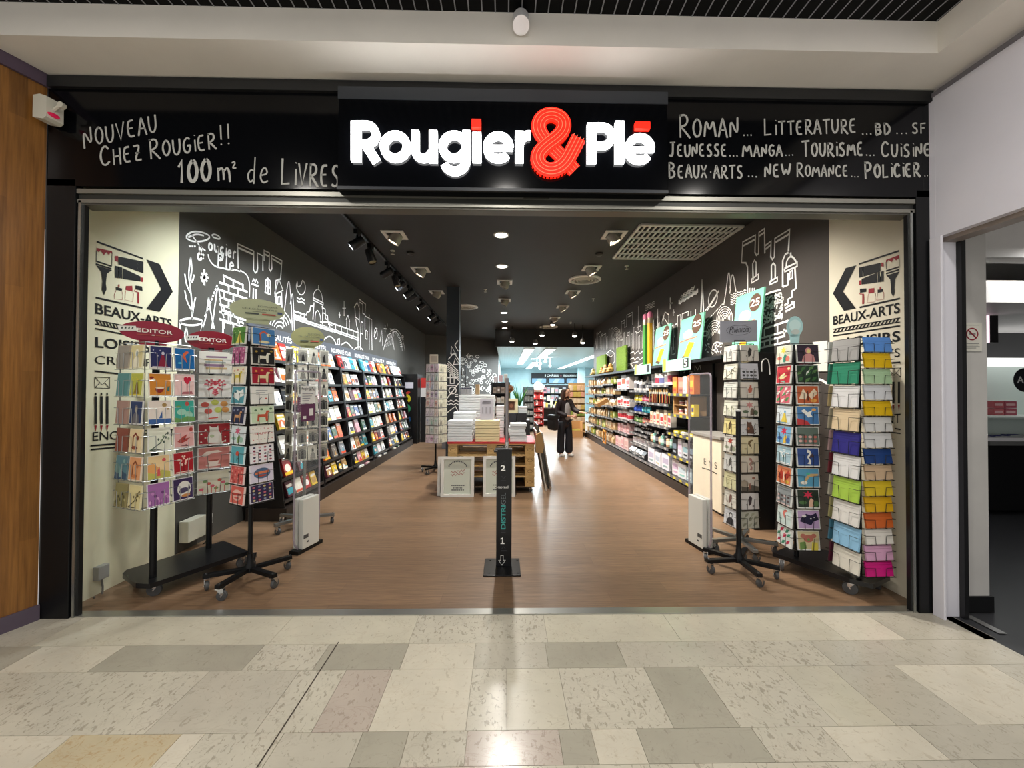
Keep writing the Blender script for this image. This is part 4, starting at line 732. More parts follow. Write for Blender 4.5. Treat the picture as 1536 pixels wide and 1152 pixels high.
# ================================================================ card stands by the entrance
def M_motif(kind):
    """polygons of a printed picture in a unit square : list of (slot, [(x,y)..])"""
    c = circ
    return {
     'heart': [(0, [(.5, .2), (.22, .5), (.2, .68), (.3, .8), (.42, .8), (.5, .7), (.58, .8), (.7, .8), (.8, .68), (.78, .5)])],
     'heartdots': [(k % 2, c(.5 + .3 * math.sin(t) ** 3 * s, .5 + s * .026 * (13 * math.cos(t) - 5 * math.cos(2 * t) - 2 * math.cos(3 * t)), .045, .045, 7)) for s in (.45, .75, 1.0) for k, t in enumerate([i * .42 for i in range(15)])],
     'balloonheart': [(0, [(.62, .5), (.46, .68), (.45, .8), (.52, .88), (.6, .87), (.63, .8), (.67, .87), (.76, .88), (.82, .8), (.8, .68)]), (1, [(.61, .2), (.63, .2), (.64, .5), (.62, .5)]), (1, [(.3, .08), (.9, .08), (.85, .2), (.4, .18)])],
     'figure': [(0, [(.35, .1), (.8, .1), (.68, .4), (.62, .6), (.5, .6), (.45, .4)]), (1, c(.58, .68, .07, .08, 8)), (1, [(.1, .05), (.9, .05), (.9, .1), (.1, .1)])] + [(1, c(.15 + .1 * i, .8 - .12 * (i % 3), .025, .03, 6)) for i in range(5)],
     'crescent': [(0, [(.55, .85), (.42, .75), (.38, .6), (.48, .45), (.6, .3), (.55, .5), (.52, .62), (.6, .74), (.7, .78), (.66, .86)]), (1, c(.25, .3, .12, .04, 8))],
     'bowl': [(0, [(.25, .35), (.3, .2), (.45, .12), (.6, .2), (.68, .35)]), (1, c(.47, .36, .2, .05, 10)), (1, c(.2, .7, .09, .07, 8)), (0, c(.12, .8, .1, .05, 8)), (2, [(.78, .25), (.9, .2), (.92, .45), (.82, .4)])],
     'boat': [(0, [(.0, .0), (1, .0), (1, .2), (0, .2)]), (0, [(.45, .22), (.6, .55), (.6, .22)]), (1, [(.63, .22), (.63, .5), (.75, .22)]), (2, c(.7, .8, .11, .09, 10)), (1, c(.62, .62, .05, .04, 8)), (2, c(.86, .63, .05, .05, 8))],
     'balloon': [(0, c(.62, .82, .1, .11, 12)), (1, c(.35, .45, .24, .14, 10)), (1, c(.7, .3, .2, .18, 10)), (2, [(0, 0), (1, 0), (1, .2), (.6, .25), (.3, .15), (0, .22)]), (2, c(.2, .7, .14, .05, 8))],
     'branch': [(0, [(.1, .1), (.5, .35), (.8, .75), (.83, .74), (.55, .32), (.14, .07)])] + [(1 if i % 2 else 0, c(.45 + .07 * i + .05 * (i % 3), .5 + .04 * i - .1 * (i % 3), .045, .06, 6)) for i in range(7)] + [(0, [(.05, .03), (.6, .05), (.6, .08), (.05, .1)])],
     'bird': [(0, [(.15, .3), (.4, .5), (.65, .62), (.55, .42), (.8, .45), (.6, .3), (.35, .22)]), (1, [(.3, .12), (.7, .05), (.6, .15)]), (0, c(.84, .82, .09, .09, 10)), (1, c(.5, .4, .06, .04, 7))],
     'tree': [(1, [(.47, .1), (.53, .1), (.53, .5), (.47, .5)])] + [(0, c(.5 + .3 * math.cos(i * 1.3) * (.4 + .6 * (i % 3) / 2), .6 + .2 * math.sin(i * 1.3) * (.5 + .5 * (i % 2)), .05, .05, 6)) for i in range(14)] + [(0, [(.1, .08), (.9, .08), (.9, .12), (.1, .12)])],
     'flowers': [(i % 3, c(.12 + .11 * i, .2 + .12 * ((i * 7) % 4), .07, .07, 7)) for i in range(8)] + [(2, [(.15 + .13 * i, 0), (.17 + .13 * i, 0), (.18 + .13 * i, .3), (.16 + .13 * i, .3)]) for i in range(6)],
     'moon': [(0, c(.55, .5, .34, .36, 18)), (1, [(.25, .4), (.4, .55), (.62, .56), (.75, .5), (.8, .62), (.86, .5), (.78, .38), (.4, .3)]), (2, c(.62, .2, .22, .07, 10))],
     'landscape': [(0, [(0, 0), (1, 0), (1, .25), (.6, .35), (.3, .22), (0, .3)]), (1, [(.4, .1), (.55, .1), (.52, .5), (.43, .45)]), (1, c(.72, .78, .09, .08, 9)), (2, [(0, .3), (.3, .22), (.5, .45), (.2, .7), (0, .6)])],
     'books': [(0, [(.15, .3), (.75, .3), (.75, .42), (.15, .42)]), (1, [(.2, .15), (.85, .18), (.85, .27), (.2, .26)]), (2, [(.18, .46), (.8, .46), (.8, .54), (.18, .54)]), (1, [(.15, .58), (.7, .58), (.7, .64), (.15, .64)]), (0, [(.2, .7), (.85, .72), (.85, .8), (.2, .78)])],
     'balloons': [(i % 3, c(x, y, .12, .13, 12)) for i, (x, y) in enumerate(((.2, .75), (.5, .85), (.78, .78), (.3, .45), (.6, .5), (.82, .5)))] + [(0, [(.3, .08), (.6, .12), (.6, .18), (.3, .14)])],
     'cat': [(0, [(.3, .1), (.28, .35), (.35, .6), (.34, .88), (.42, .8), (.55, .8), (.6, .88), (.62, .65), (.72, .4), (.72, .12), (.85, .1), (.85, .2), (.75, .06)]), (1, c(.42, .4, .07, .08, 7))] + [(0, c(.1 + .12 * (i % 2) + .6 * (i // 4), .15 + .18 * (i % 4), .03, .03, 6)) for i in range(8)],
     'cup': [(0, [(.3, .38), (.35, .2), (.6, .2), (.66, .38)]), (0, c(.48, .16, .24, .05, 12)), (0, [(.2, .55), (.4, .7), (.75, .75), (.6, .85), (.25, .8), (.12, .65)]), (1, c(.48, .38, .17, .04, 10))],
     'animal': [(0, [(.25, .12), (.33, .12), (.35, .35), (.6, .35), (.62, .12), (.7, .12), (.72, .6), (.8, .65), (.78, .72), (.66, .72), (.6, .52), (.28, .52)]), (1, c(.2, .75, .06, .06, 7)), (1, c(.85, .82, .07, .06, 7)), (1, c(.45, .8, .07, .06, 7))],
     'arch': [(0, [(.3, .2), (.37, .2), (.37, .65), (.5, .75), (.62, .65), (.62, .55), (.69, .55), (.69, .7), (.5, .86), (.3, .7)]), (1, c(.5, .2, .25, .08, 10)), (1, c(.7, .62, .1, .1, 7))],
     'script': [(0, [(.2, .75 - i * .12), (.7 - .1 * (i % 2), .76 - i * .12), (.7 - .1 * (i % 2), .785 - i * .12), (.2, .775 - i * .12)]) for i in range(3)] + [(0, [(.3, .25), (.42, .4), (.47, .4), (.35, .22)]), (1, c(.62, .3, .06, .05, 7))],
     'pattern': [(i % 3, c(.15 + .23 * (i % 4), .14 + .18 * (i // 4), .06, .055, 7)) for i in range(20)],
     'oval': [(0, c(.5, .5, .36, .3, 16)), (1, [(.2, .45), (.8, .5), (.8, .62), (.2, .6)]), (2, c(.5, .36, .2, .06, 8))],
     'rose': [(0, c(.5, .58, .13, .14, 9)), (1, [(.48, .15), (.52, .15), (.52, .45), (.48, .45)]), (1, [(.52, .25), (.66, .32), (.54, .34)])],
     'portrait': [(0, [(.2, .05), (.82, .05), (.75, .4), (.6, .5), (.4, .48), (.28, .35)]), (0, c(.52, .66, .14, .17, 10)), (1, c(.53, .62, .09, .12, 8))],
     'photo': [(0, [(.08, .12), (.92, .12), (.92, .9), (.08, .9)]), (1, [(.3, .12), (.65, .12), (.6, .5), (.5, .7), (.38, .5)]), (2, [(.08, .7), (.5, .8), (.92, .65), (.92, .9), (.08, .9)])],
     'sketch': [(0, [(.42, .3), (.6, .35), (.66, .6), (.52, .7), (.4, .55)]), (1, [(.3, .15), (.7, .18), (.7, .22), (.3, .2)]), (0, c(.56, .74, .06, .06, 7))],
     'feather': [(0, [(.4, .2), (.55, .35), (.62, .7), (.5, .85), (.38, .6)]), (1, [(.6, .15), (.72, .2), (.62, .3)]), (1, c(.3, .3, .05, .06, 6))],
     'butterfly': [(0, [(.1, .3), (.3, .85), (.48, .5), (.4, .25)]), (0, [(.52, .5), (.8, .85), (.95, .6), (.65, .25)]), (1, [(.47, .2), (.53, .2), (.52, .7), (.48, .7)]), (2, c(.75, .2, .15, .1, 8))],
     'dove': [(0, [(.2, .75), (.4, .55), (.5, .4), (.7, .45), (.62, .6), (.72, .8), (.5, .68), (.35, .85)]), (1, [(0, 0), (.6, 0), (.45, .22), (.2, .3), (0, .35)]), (2, c(.78, .82, .1, .08, 8))],
     'mushrooms': [(i % 2, c(.15 + .22 * (i % 4), .25 + .22 * (i // 4), .09, .07, 8)) for i in range(8)] + [(0, [(.1, .02), (.9, .02), (.9, .08), (.1, .08)])],
     'spiral': [(0, [(.45, .15), (.6, .12), (.62, .3), (.52, .5), (.66, .62), (.6, .85), (.48, .9), (.45, .75), (.56, .7), (.44, .5), (.54, .3)]), (1, [(.55, .45), (.75, .5), (.7, .7), (.6, .62)])],
     'hummingbird': [(0, [(.15, .15), (.4, .3), (.55, .55), (.9, .6), (.95, .72), (.6, .72), (.42, .6), (.3, .35), (.12, .28)]), (1, c(.3, .25, .15, .1, 8)), (2, c(.5, .72, .1, .06, 7))],
     'bloom': [(0, [(.5 + (.24 if i % 2 else .1) * math.cos(i * .52), .72 + (.22 if i % 2 else .1) * math.sin(i * .52)) for i in range(12)]), (1, [(.5, .05), (.7, .1), (.75, .4), (.62, .55), (.52, .35)]), (2, c(.25, .3, .18, .1, 8)), (2, c(.82, .25, .14, .16, 8))],
     'cloud': [(0, [(.1, .4), (.2, .65), (.4, .8), (.6, .72), (.85, .85), (.95, .5), (.7, .4), (.6, .2), (.35, .3)]), (1, c(.3, .68, .1, .06, 8)), (1, c(.6, .55, .04, .04, 6)), (1, c(.75, .62, .03, .03, 6))],
     'koala': [(0, c(.5, .6, .22, .2, 12)), (0, c(.26, .74, .12, .12, 9)), (0, c(.74, .74, .12, .12, 9)), (1, [(.1, 0), (.4, .1), (.35, .45), (.1, .4)]), (2, [(.6, .0), (.9, .0), (.9, .4), (.65, .42)]), (1, c(.5, .55, .06, .08, 7))],
     'leaves': [(i % 2, [(x, y), (x + .18, y + .08), (x + .26, y + .26), (x + .06, y + .2)]) for i, (x, y) in enumerate(((.05, .1), (.35, .05), (.65, .12), (.02, .45), (.4, .4), (.68, .5), (.2, .68), (.55, .7)))] + [(2, [(.42, .45), (.55, .6), (.6, .75), (.45, .62)])],
     'flap': [(0, [(.02, .7), (.98, .7), (.98, .72), (.02, .72)]), (1, [(.3, .5), (.55, .5), (.55, .52), (.3, .52)])],
     'plain': [], 'happy': [], }[kind]
def card_mesh(w, h, paper, pics, motif, cols, th=.012):
    b = MB(); b.box((0, 0, h / 2), (w, th, h), 0); m = .03 if motif != 'flap' else 0
    if pics: b.flat([(-.5 + m, .02 + m), (.5 - m, .02 + m), (.5 - m, 1 - m), (-.5 + m, 1 - m)], (0, -th / 2 - .0006, 0), (w, 0, 0), (0, 0, h), 1)
    for i, (s, p) in enumerate(M_motif(motif)): b.flat([(-.5 + x, y) for x, y in p], (0, -th / 2 - .0012 - .00005 * i, 0), (w, 0, 0), (0, 0, h), 2 + min(s, len(cols) - 1))
    if motif == 'happy':
        put_text(b, 'HAPPY', (-w * .34, -th / 2 - .001, h * .48), (w * .68, 0, 0), (0, 0, h * .12), 2, .01)
        for i in range(18): b.flat(circ(-.4 + .16 * (i % 6), .2 + .3 * (i // 6) + .03 * (i % 2), .03, .02, 6), (0, -th / 2 - .001, 0), (w, 0, 0), (0, 0, h), 2)
    return b.mesh('greeting_card', [mat(paper, .55), mat(pics or paper, .45)] + [mat(c, .5) for c in cols])
M_wirec = mat('#9b9c98', .3, .85); M_wireb = mat('#23231f', .4, .4)
def pocket_mesh(w, h, d, m):
    b = MB(); r = .0022; y0, y1 = .0, -d; hw = w / 2
    b.tube([(-hw, y0, .004), (-hw, y1, .004), (hw, y1, .004), (hw, y0, .004)], r, 4)
    zt = h * .62
    for s in (-1, 1):
        b.tube([(s * hw, y0, zt), (s * hw, y1, zt), (s * hw * .38, y1, zt - .002), (s * hw * .33, y1, .004)], r, 4)
        b.tube([(s * hw * .5, y0, .004), (s * hw * .5, y1, .004)], r, 4)
    return b.mesh('wire_pocket', m)
def caster(parent, x, y, rz, r=.036, z0=.1):
    b = MB(); M = T(x, y, 0) @ rotz(rz)
    b.lathe([(.0, -.012), (r * .45, -.014), (r * .55, -.012), (r * .95, -.011), (r, -.006), (r, .006), (r * .95, .011), (r * .55, .012), (r * .45, .014), (0, .012)], (.018, 0, r), 18, 0, 'Y')
    c = part('caster', MB().join(b).xf(M), mat('#4b4c4d', .5), parent, True)
    f = MB(); f.prism([(-.02, z0), (.03, z0), (.036, r + .018), (.022, r), (.01, r + .018)], (0, .017, 0), (1, 0, 0), (0, 0, 1), .003); f.prism([(-.02, z0), (.03, z0), (.036, r + .018), (.022, r), (.01, r + .018)], (0, -.014, 0), (1, 0, 0), (0, 0, 1), .003); f.box((.005, 0, z0 - .004), (.055, .036, .006)); f.tube([(0, 0, z0), (0, 0, z0 + .03)], .008, 8)
    f.tube([(.018, -.02, r), (.018, .02, r)], .006, 8)
    part('caster_fork', f.xf(M), M_chrome, c); return c
def cross_base(root, angs, L, z, m, pole_r=.017, w=.042):
    for a in angs:
        b = MB(); b.box((L / 2, 0, z), (L, w, .03), 0, None, .003); b.xf(rotz(a)); part('base_leg', b, m, root)
        caster(root, (L - .02) * math.cos(a), (L - .02) * math.sin(a), a + 1.9, .036, z - .012)
    b = MB(); b.lathe([(.04, z - .02), (.04, z + .03), (.025, z + .05), (.02, z + .12)], n=16); part('hub', b, m, root, True)
def face_grid(root, loc_root, X, Y, ang, core, zt, zb, rows, cols, fw, hs, m, pk, cards, where, group, rackname, tilt=.1, cw=None, chf=.9):
    """pockets (parts of the stand) and the cards that sit in them (things) on one face with outward normal ang.
    cards[row][col] = (paper, print, motif, [colours], words) or None"""
    d = hs - core; fw = 2 * core + d - .004; rh = (zt - zb) / rows; pw = fw / cols; rz = ang + math.pi / 2; out = Vector((math.cos(ang), math.sin(ang), 0)); side = Vector((math.cos(rz), math.sin(rz), 0)); pin = side * (d / 2)
    key = (round(pw, 3), round(rh, 3), round(d, 3), m.name)
    if key not in pk: pk[key] = pocket_mesh(pw * .96, rh, d, m)
    for r_ in range(rows):
        z = zt - (r_ + 1) * rh
        for c_ in range(cols):
            p = Vector((X, Y, z)) + out * core + pin + side * ((c_ + .5) * pw - fw / 2)
            o = bpy.data.objects.new('wire_pocket', pk[key]); COL.objects.link(o); o.parent = root; o.location = p - Vector(loc_root); o.rotation_euler = (0, 0, rz)
            cd_ = cards[r_][c_] if cards and r_ < len(cards) and c_ < len(cards[r_]) else None
            if cd_ is None: continue
            paper, pic, motif, cl_, words = cd_; w_ = min(cw or 9, pw * .87); h_ = rh * chf; th_ = .012 if d > .035 else .009; yb = d - .0045 - th_ / 2; tl = min(tilt, (yb - th_ / 2 - .009) / h_)
            me = card_mesh(w_, h_, paper, pic, motif, cl_ or ['#555555'], th_)
            q = Vector((X, Y, z + .0095)) + out * (core + yb) + pin + side * ((c_ + .5) * pw - fw / 2 + random.Random(r_ * 7 + c_).uniform(-.0015, .0015))
            nm = 'envelope_pack' if 'envelope' in words else ('postcard' if 'postcard' in words else 'greeting_card')
            o = bpy.data.objects.new(nm, me); COL.objects.link(o); o.location = q; o.rotation_euler = (-tl + random.Random(r_ + 3 * c_).uniform(.0, .02), random.Random(r_ * 5 + c_).uniform(-.01, .01), rz)
            colw = '' if cols == 1 else (' left' if c_ == 0 else (' right' if c_ == cols - 1 else ' middle'))
            lb_ = f'{words}, {ORD[r_]} tier down{colw}, {where} {rackname}'; lb_ = lb_ if len(lb_.split()) <= 16 else lb_.replace(' down', '')
            tag(o, lb_, 'envelopes' if nm[0] == 'e' else 'card', group)
def frame_wires(b, X0, Y0, core, ang, zt, zb, r=.004):
    for k in range(4):
        a = ang + math.pi / 4 + k * math.pi / 2; x, y = X0 + core * 1.414 * math.cos(a), Y0 + core * 1.414 * math.sin(a); b.tube([(x, y, zb), (x, y, zt)], r, 5)
    for z in (zb + .01, (zt + zb) / 2, zt):
        b.tube([(X0 + core * 1.414 * math.cos(ang + math.pi / 4 + k * math.pi / 2), Y0 + core * 1.414 * math.sin(ang + math.pi / 4 + k * math.pi / 2), z) for k in range(4)], r * .7, 4, closed=True)
def oval_sign(root, x, y, z, yaw, rx, rz_, colr, texts, neck=True, sticker=False, label=None):
    """sign plate facing -y before yaw, centre z"""
    b = MB(); n = 28; pts = circ(0, 0, rx, rz_, n)
    b.prism(pts, (0, .003, 0), (1, 0, 0), (0, 0, 1), -.006, 0)
    if neck: b.prism([(-rx * .42, -rz_ * 1.25), (rx * .42, -rz_ * 1.25), (rx * .42, -rz_ * .8), (-rx * .42, -rz_ * .8)], (0, .003, 0), (1, 0, 0), (0, 0, 1), -.006, 0)
    for (s, u0, v0, w_, h_, sl, off) in texts:
        if s == '#': b.flat([(u0, v0), (u0 + w_, v0), (u0 + w_, v0 + h_), (u0, v0 + h_)], (0, -.0045, 0), (rx, 0, 0), (0, 0, rz_), sl)
        else: put_text(b, s, (u0 * rx, -.0045, v0 * rz_), (w_ * rx, 0, 0), (0, 0, h_ * rz_), sl, off)
    if sticker:
        b.prism([(-1.0, -.15), (-.48, -.02), (-.53, .42), (-1.05, .3)], (0, -.005, 0), (rx, 0, 0), (0, 0, rz_), .001, 3)
        for i in range(4): b.flat([(-.95 + i * .1, .05 + i * .025), (-.9 + i * .1, .05 + i * .03), (-.89 + i * .1, .24 + i * .03), (-.93 + i * .1, .24 + i * .02)], (0, -.0065, 0), (rx, 0, 0), (0, 0, rz_), 2)
    b.xf(T(x, y, z) @ rotz(yaw)); return part('header_sign', b, [mat(colr, .3), mat('#efe9df', .5), mat('#3d4440', .5), mat('#dcdcd2', .5), mat('#a3493a', .5), mat('#3c4a6b', .5)], root, label=label)
def yaw_to_cam(x, y): return math.atan2(y, x) - math.pi / 2
PK = {}
K = ['#2a2a2e', '#d8d5cc']
# ---- double stand on the left: trolley with two turning racks under red oval signs
R1, R2 = (-2.62, 2.93), (-2.605, 3.45)
root = thing('double_card_stand', 'double greeting card stand on a black wheeled plate, with two red oval signs', 'card stand', (-2.62, 3.2, 0)); LR = (-2.62, 3.2, 0)
def lo(mb): return mb.xf(T(-LR[0], -LR[1], -LR[2]))
b = MB(); b.prism([(-2.55, 2.83), (-2.22, 3.39), (-2.60, 3.62), (-2.93, 3.05), (-2.90, 2.99), (-2.66, 2.84)], (0, 0, .10), (1, 0, 0), (0, 1, 0), .035); part('base_plate', lo(b), mat('#151517', .3), root)
for x, y, a in ((-2.62, 2.92, .3), (-2.27, 3.36, 1.2), (-2.86, 3.05, 2), (-2.58, 3.54, 1)): caster(root, x - LR[0], y - LR[1], a, .048, .1)
b = MB(); b.tube([(*R1, .13), (*R1, 1.90)], .022, 12); part('pole', lo(b), M_black, root, True)
b = MB(); b.tube([(*R2, .13), (*R2, 1.90)], .022, 12); part('pole', lo(b), M_black, root, True)
hs, core = .175, .14; a1 = R(70)
b = MB(); frame_wires(b, *R1, core, a1, 1.87, .69); part('wire_frame', lo(b), M_wirec, root)
G1 = 'greeting cards on the left double stand'
main = [[('#e9e4da', '#2b2f5e', 'figure', ['#8a1f3c', '#c9c3d0'], 'navy card with a red dancer'), ('#e6e6e2', '#1668a8', 'crescent', ['#d0623a', '#5cc0d8'], 'blue card with an orange mermaid')],
        [('#ece6dc', '#d58a34', 'bowl', ['#8d2a22', '#f0d9c0', '#3f6d6a'], 'orange card with a red bowl'), ('#f0e4e0', '#edc9c4', 'balloonheart', ['#c4213f', '#b0656a'], 'pale pink card with a red heart balloon')],
        [('#eae8e2', '#ece0d4', 'boat', ['#3c64a0', '#efe7d0', '#a48752'], 'white card with a blue sailing boat'), ('#e5e6e0', '#3fa694', 'balloon', ['#c0564e', '#9fd0b8', '#6d9a58'], 'teal card with a small balloon')],
        [('#eeeee6', '#e4e6d2', 'branch', ['#4d5d4f', '#8fa080'], 'cream card with a dark leafy branch'), ('#eae2de', '#dfaaa6', 'bird', ['#a8403a', '#5c3238'], 'pink card with a red bird')],
        [('#e9e4da', '#eccf9c', 'landscape', ['#c3bc5e', '#d65a5a', '#e8a864'], 'peach card with a meadow scene'), ('#e9e4da', '#a81f28', 'tree', ['#efc9b8', '#7d1218'], 'red card with a white blossom tree')],
        [('#ece8ee', '#a86fae', 'flowers', ['#d9a6d2', '#c88cc4', '#6e3d78'], 'lilac card with pink flowers'), ('#e5e2e4', '#3a2d58', 'moon', ['#e4e2da', '#4a4460', '#c98a4e'], 'dark purple card with a white moon')]]
left = [[('#a89c8c', '#9b948a', 'plain', None, 'grey-brown card'), ('#e9e2c0', '#dcd09a', 'portrait', ['#f0ead0', '#9fb0b4'], 'cream card with a pale figure')],
        [('#7ca09c', '#5c8f8e', 'plain', None, 'dull teal card'), ('#e0deb0', '#b8bc4e', 'figure', ['#8a7430', '#d8c84a'], 'lime card with a brown figure')],
        [('#b59484', '#a8857a', 'plain', None, 'pinkish brown card'), ('#d6d4d0', '#2e3f66', 'portrait', ['#6d6a70', '#a8a08c'], 'navy card with a grey figure')],
        [('#8c5a48', '#8a4a3c', 'plain', None, 'rust brown card'), ('#e8d8b8', '#e5cfa2', 'arch', ['#7a2f26', '#8d4a34'], 'cream card with a dark red tower')],
        [('#7c9298', '#5a8088', 'landscape', ['#3f566c', '#86a6a0', '#70908c'], 'blue-grey card'), ('#ead9c4', '#dea070', 'arch', ['#8a4a2a', '#c87a48'], 'orange card with a brown tower')],
        [('#a09468', '#8f8658', 'flowers', ['#5a5434', '#b8ae7a', '#4d4630'], 'olive card with dark stems'), ('#e4dcb4', '#ddd09a', 'branch', ['#5d522f', '#a08a4c'], 'cream card with brown stems')]]
face_grid(root, LR, *R1, a1 + math.pi * 1.5, core, 1.87, .69, 6, 2, .33, hs, M_wirec, PK, main, 'front of', G1, 'the leftmost rack', chf=.84)
face_grid(root, LR, *R1, a1 + math.pi, core, 1.87, .69, 6, 2, .33, hs, M_wirec, PK, left, 'wall side of', G1, 'the leftmost rack', chf=.84)
slim = [[None, ('#d6d6d4', '#c4c4c2', 'plain', None, 'white card pack seen edge-on')] for _ in range(6)]
face_grid(root, LR, *R1, a1, core, 1.87, .69, 6, 2, .33, hs, M_wirec, PK, [[('#d2d2cf', '#c6c6c2', 'plain', None, 'white card pack seen edge-on'), None] for _ in range(6)], 'far side of', G1, 'the leftmost rack')
hs2, core2 = .148, .115; a2 = R(43)
b = MB(); frame_wires(b, *R2, core2, a2, 1.87, .64); part('wire_frame', lo(b), M_wirec, root)
main2 = [[('#ece9e0', '#e9e6dc', 'books', ['#8d6f8a', '#c8ac7a', '#9aa6a0'], 'white card with a stack of books')], [('#efece4', '#eeebe4', 'heartdots', ['#c23a4a', '#d9707a'], 'white card with a dotted red heart')], [('#ecebe2', '#eae8de', 'balloons', ['#cf5a4e', '#c9cf62', '#e0a05a'], 'white card with coloured balloons')],
         [('#e4dcd2', '#a3222a', 'cat', ['#ece6da', '#b8c49a'], 'red card with a white cat')], [('#eee0da', '#d5867e', 'cup', ['#f0ddd0', '#a85448'], 'salmon card with a white teacup')], [('#eceadf', '#e6e2cc', 'flowers', ['#d8647a', '#7da26a', '#cf5a4e'], 'cream card with pink flowers')]]
slim2 = [[('#c9cbb8', '#b9bca8', 'plain', None, 'pale green cellophane-wrapped card')] for _ in range(6)]
face_grid(root, LR, *R2, a2 + math.pi * 1.5, core2, 1.87, .64, 6, 1, .28, hs2, M_wirec, PK, main2, 'front of', G1, 'second red-signed rack')
face_grid(root, LR, *R2, a2 + math.pi, core2, 1.87, .64, 6, 1, .28, hs2, M_wirec, PK, slim2, 'left of', G1, 'second red-signed rack')
face_grid(root, LR, *R2, a2, core2, 1.87, .64, 6, 1, .28, hs2, M_wirec, PK, None, '', G1, '')
ed = [('EDITOR', -.5, -.12, 1.1, .38, 1, .012), ('#', -.5, -.36, .55, .07, 4, 0), ('#', .08, -.36, .5, .07, 4, 0), ('#', -.05, -.37, .1, .1, 1, 0)]
p = at_y(230, 498, 2.90); oval_sign(root, p.x - LR[0], p.y - LR[1], p.z, yaw_to_cam(*R1) + .15, .18, .078, '#8d1530', ed, True, True, 'crimson oval sign with white lettering')
p = at_y(318, 511, 3.45); oval_sign(root, p.x - LR[0], p.y - LR[1], p.z, yaw_to_cam(*R2) + .1, .175, .085, '#7d0f22', ed, True, True, 'dark red oval sign with white lettering')
# ---- single stand with the green oval sign
def single(nm, label, X, Y, hub, ang, hs, core, zt, zb, baseL, basez, baseang, basem, wire):
    root = thing(nm, label, 'card stand', (X, Y, 0)); cross_base(root, baseang, baseL, basez, basem)
    b = MB(); b.tube([(0, 0, basez), (0, 0, zt)], .017, 10); part('pole', b, basem, root, True)
    b = MB(); frame_wires(b, 0, 0, core, ang, zt, zb); part('wire_frame', b, wire, root); return root
P3 = (-2.035, 3.13); a3 = R(62); z3t, z3b = 2.03, .64
r3 = single('card_spinner', 'tall wheeled card spinner with a large pale green oval sign', *P3, None, a3, .125, .085, z3t, z3b, .30, .105, [R(x) for x in (205, 262, 335, 45, 118)], M_black, M_wireb)
G3 = 'greeting cards on the green-signed spinner'
c3r = [('#e9e6de', '#4f86c0', 'arch', ['#d8684a', '#f0e6b8'], 'blue card with a yellow lamp'), ('#d9d6cc', '#1d1c20', 'animal', ['#eee9d8', '#a8893a'], 'black card with a white llama'), ('#dcd4cc', '#a81e34', 'animal', ['#ecd9a8', '#d89a4a'], 'red card with cream elephants'), ('#efeee8', '#eeede6', 'script', ['#8a8f94', '#c8625a'], 'white card with thin script'), ('#eaf0e0', '#cfe0c0', 'animal', ['#c8583c', '#5a7a5c'], 'pale green card with a fox'), ('#f0eee8', '#efeae2', 'happy', ['#b8323a'], 'white card with red birthday lettering'), ('#f0eef0', '#efecee', 'pattern', ['#8d2a44', '#3f3a56', '#d8a0a8'], 'white card with dark flowers'), ('#eae6ee', '#dcd4e4', 'oval', ['#4f6a8c', '#d87a54', '#b04a3a'], 'lilac card with an orange oval'), ('#d4d0da', '#33284e', 'pattern', ['#d8c88c', '#c86a7a', '#8f9ab0'], 'deep purple card with small flowers')]
c3l = [('#e4e6da', '#4f8a36', 'figure', ['#e8d860', '#cfe0a0'], 'green card with a yellow figure'), ('#eadfe4', '#b05a86', 'pattern', ['#d898b4', '#e0b0c4', '#8a3a62'], 'mauve card with small dots'), ('#eeeae0', '#eee6c8', 'animal', ['#dcc84a', '#d89a8a'], 'cream card with yellow animals'), ('#e4ecec', '#4f9aa8', 'cloud', ['#eef2ee', '#2f6a78'], 'teal card with white clouds'), ('#d8d4da', '#2a2d4e', 'animal', ['#d8a070', '#8f96b0'], 'navy card with small foxes'), ('#e6ecee', '#dde8ea', 'bloom', ['#c8587a', '#88aa6a', '#9ac0b0'], 'white card with one pink tulip'), ('#d8ecee', '#5fb0bc', 'rose', ['#c8503c', '#2f6a5c'], 'turquoise card with a red rose'), ('#f0d4d0', '#d8625c', 'pattern', ['#f0b0a4', '#b83a3e', '#e88a80'], 'coral card with tiny pattern'), ('#eed8d0', '#e06a5e', 'oval', ['#f0c0b0', '#c04a44', '#d86058'], 'coral card with a pale flap')]
face_grid(r3, (*P3, 0), *P3, a3 + math.pi * 1.5, .085, z3t, z3b, 9, 1, .22, .125, M_wireb, PK, [[x] for x in c3r], 'front of', G3, 'the green-signed spinner')
face_grid(r3, (*P3, 0), *P3, a3 + math.pi, .085, z3t, z3b, 9, 1, .22, .125, M_wireb, PK, [[x] for x in c3l], 'left of', G3, 'the green-signed spinner')
face_grid(r3, (*P3, 0), *P3, a3, .085, z3t, z3b, 9, 1, .22, .125, M_wireb, PK, [[('#e0d8c0' if i % 3 else '#e4b8b0', '#e6e2d8' if i != 6 else '#d8cf2e', 'plain', None, 'yellow card pack seen edge-on' if i == 6 else 'white card pack seen edge-on')] for i in range(9)], 'right of', G3, 'the green-signed spinner')
de = [('ÉDITIONS', .0, .28, .72, .16, 2, -.005), ('DU DÉSASTRE', -.55, .0, 1.25, .16, 2, -.005), ('#', -.2, -.18, .5, .03, 2, 0), ('#', -.45, -.42, .48, .12, 2, 0), ('#', .15, -.42, .5, .12, 4, 0), ('#', .72, -.25, .18, .2, 5, 0)]
p = at_y(387, 465, 3.1); oval_sign(r3, p.x - P3[0], p.y - P3[1], p.z, yaw_to_cam(*P3), .185, .088, '#a7ad8a', de, True, False, 'pale green oval sign with small lettering')
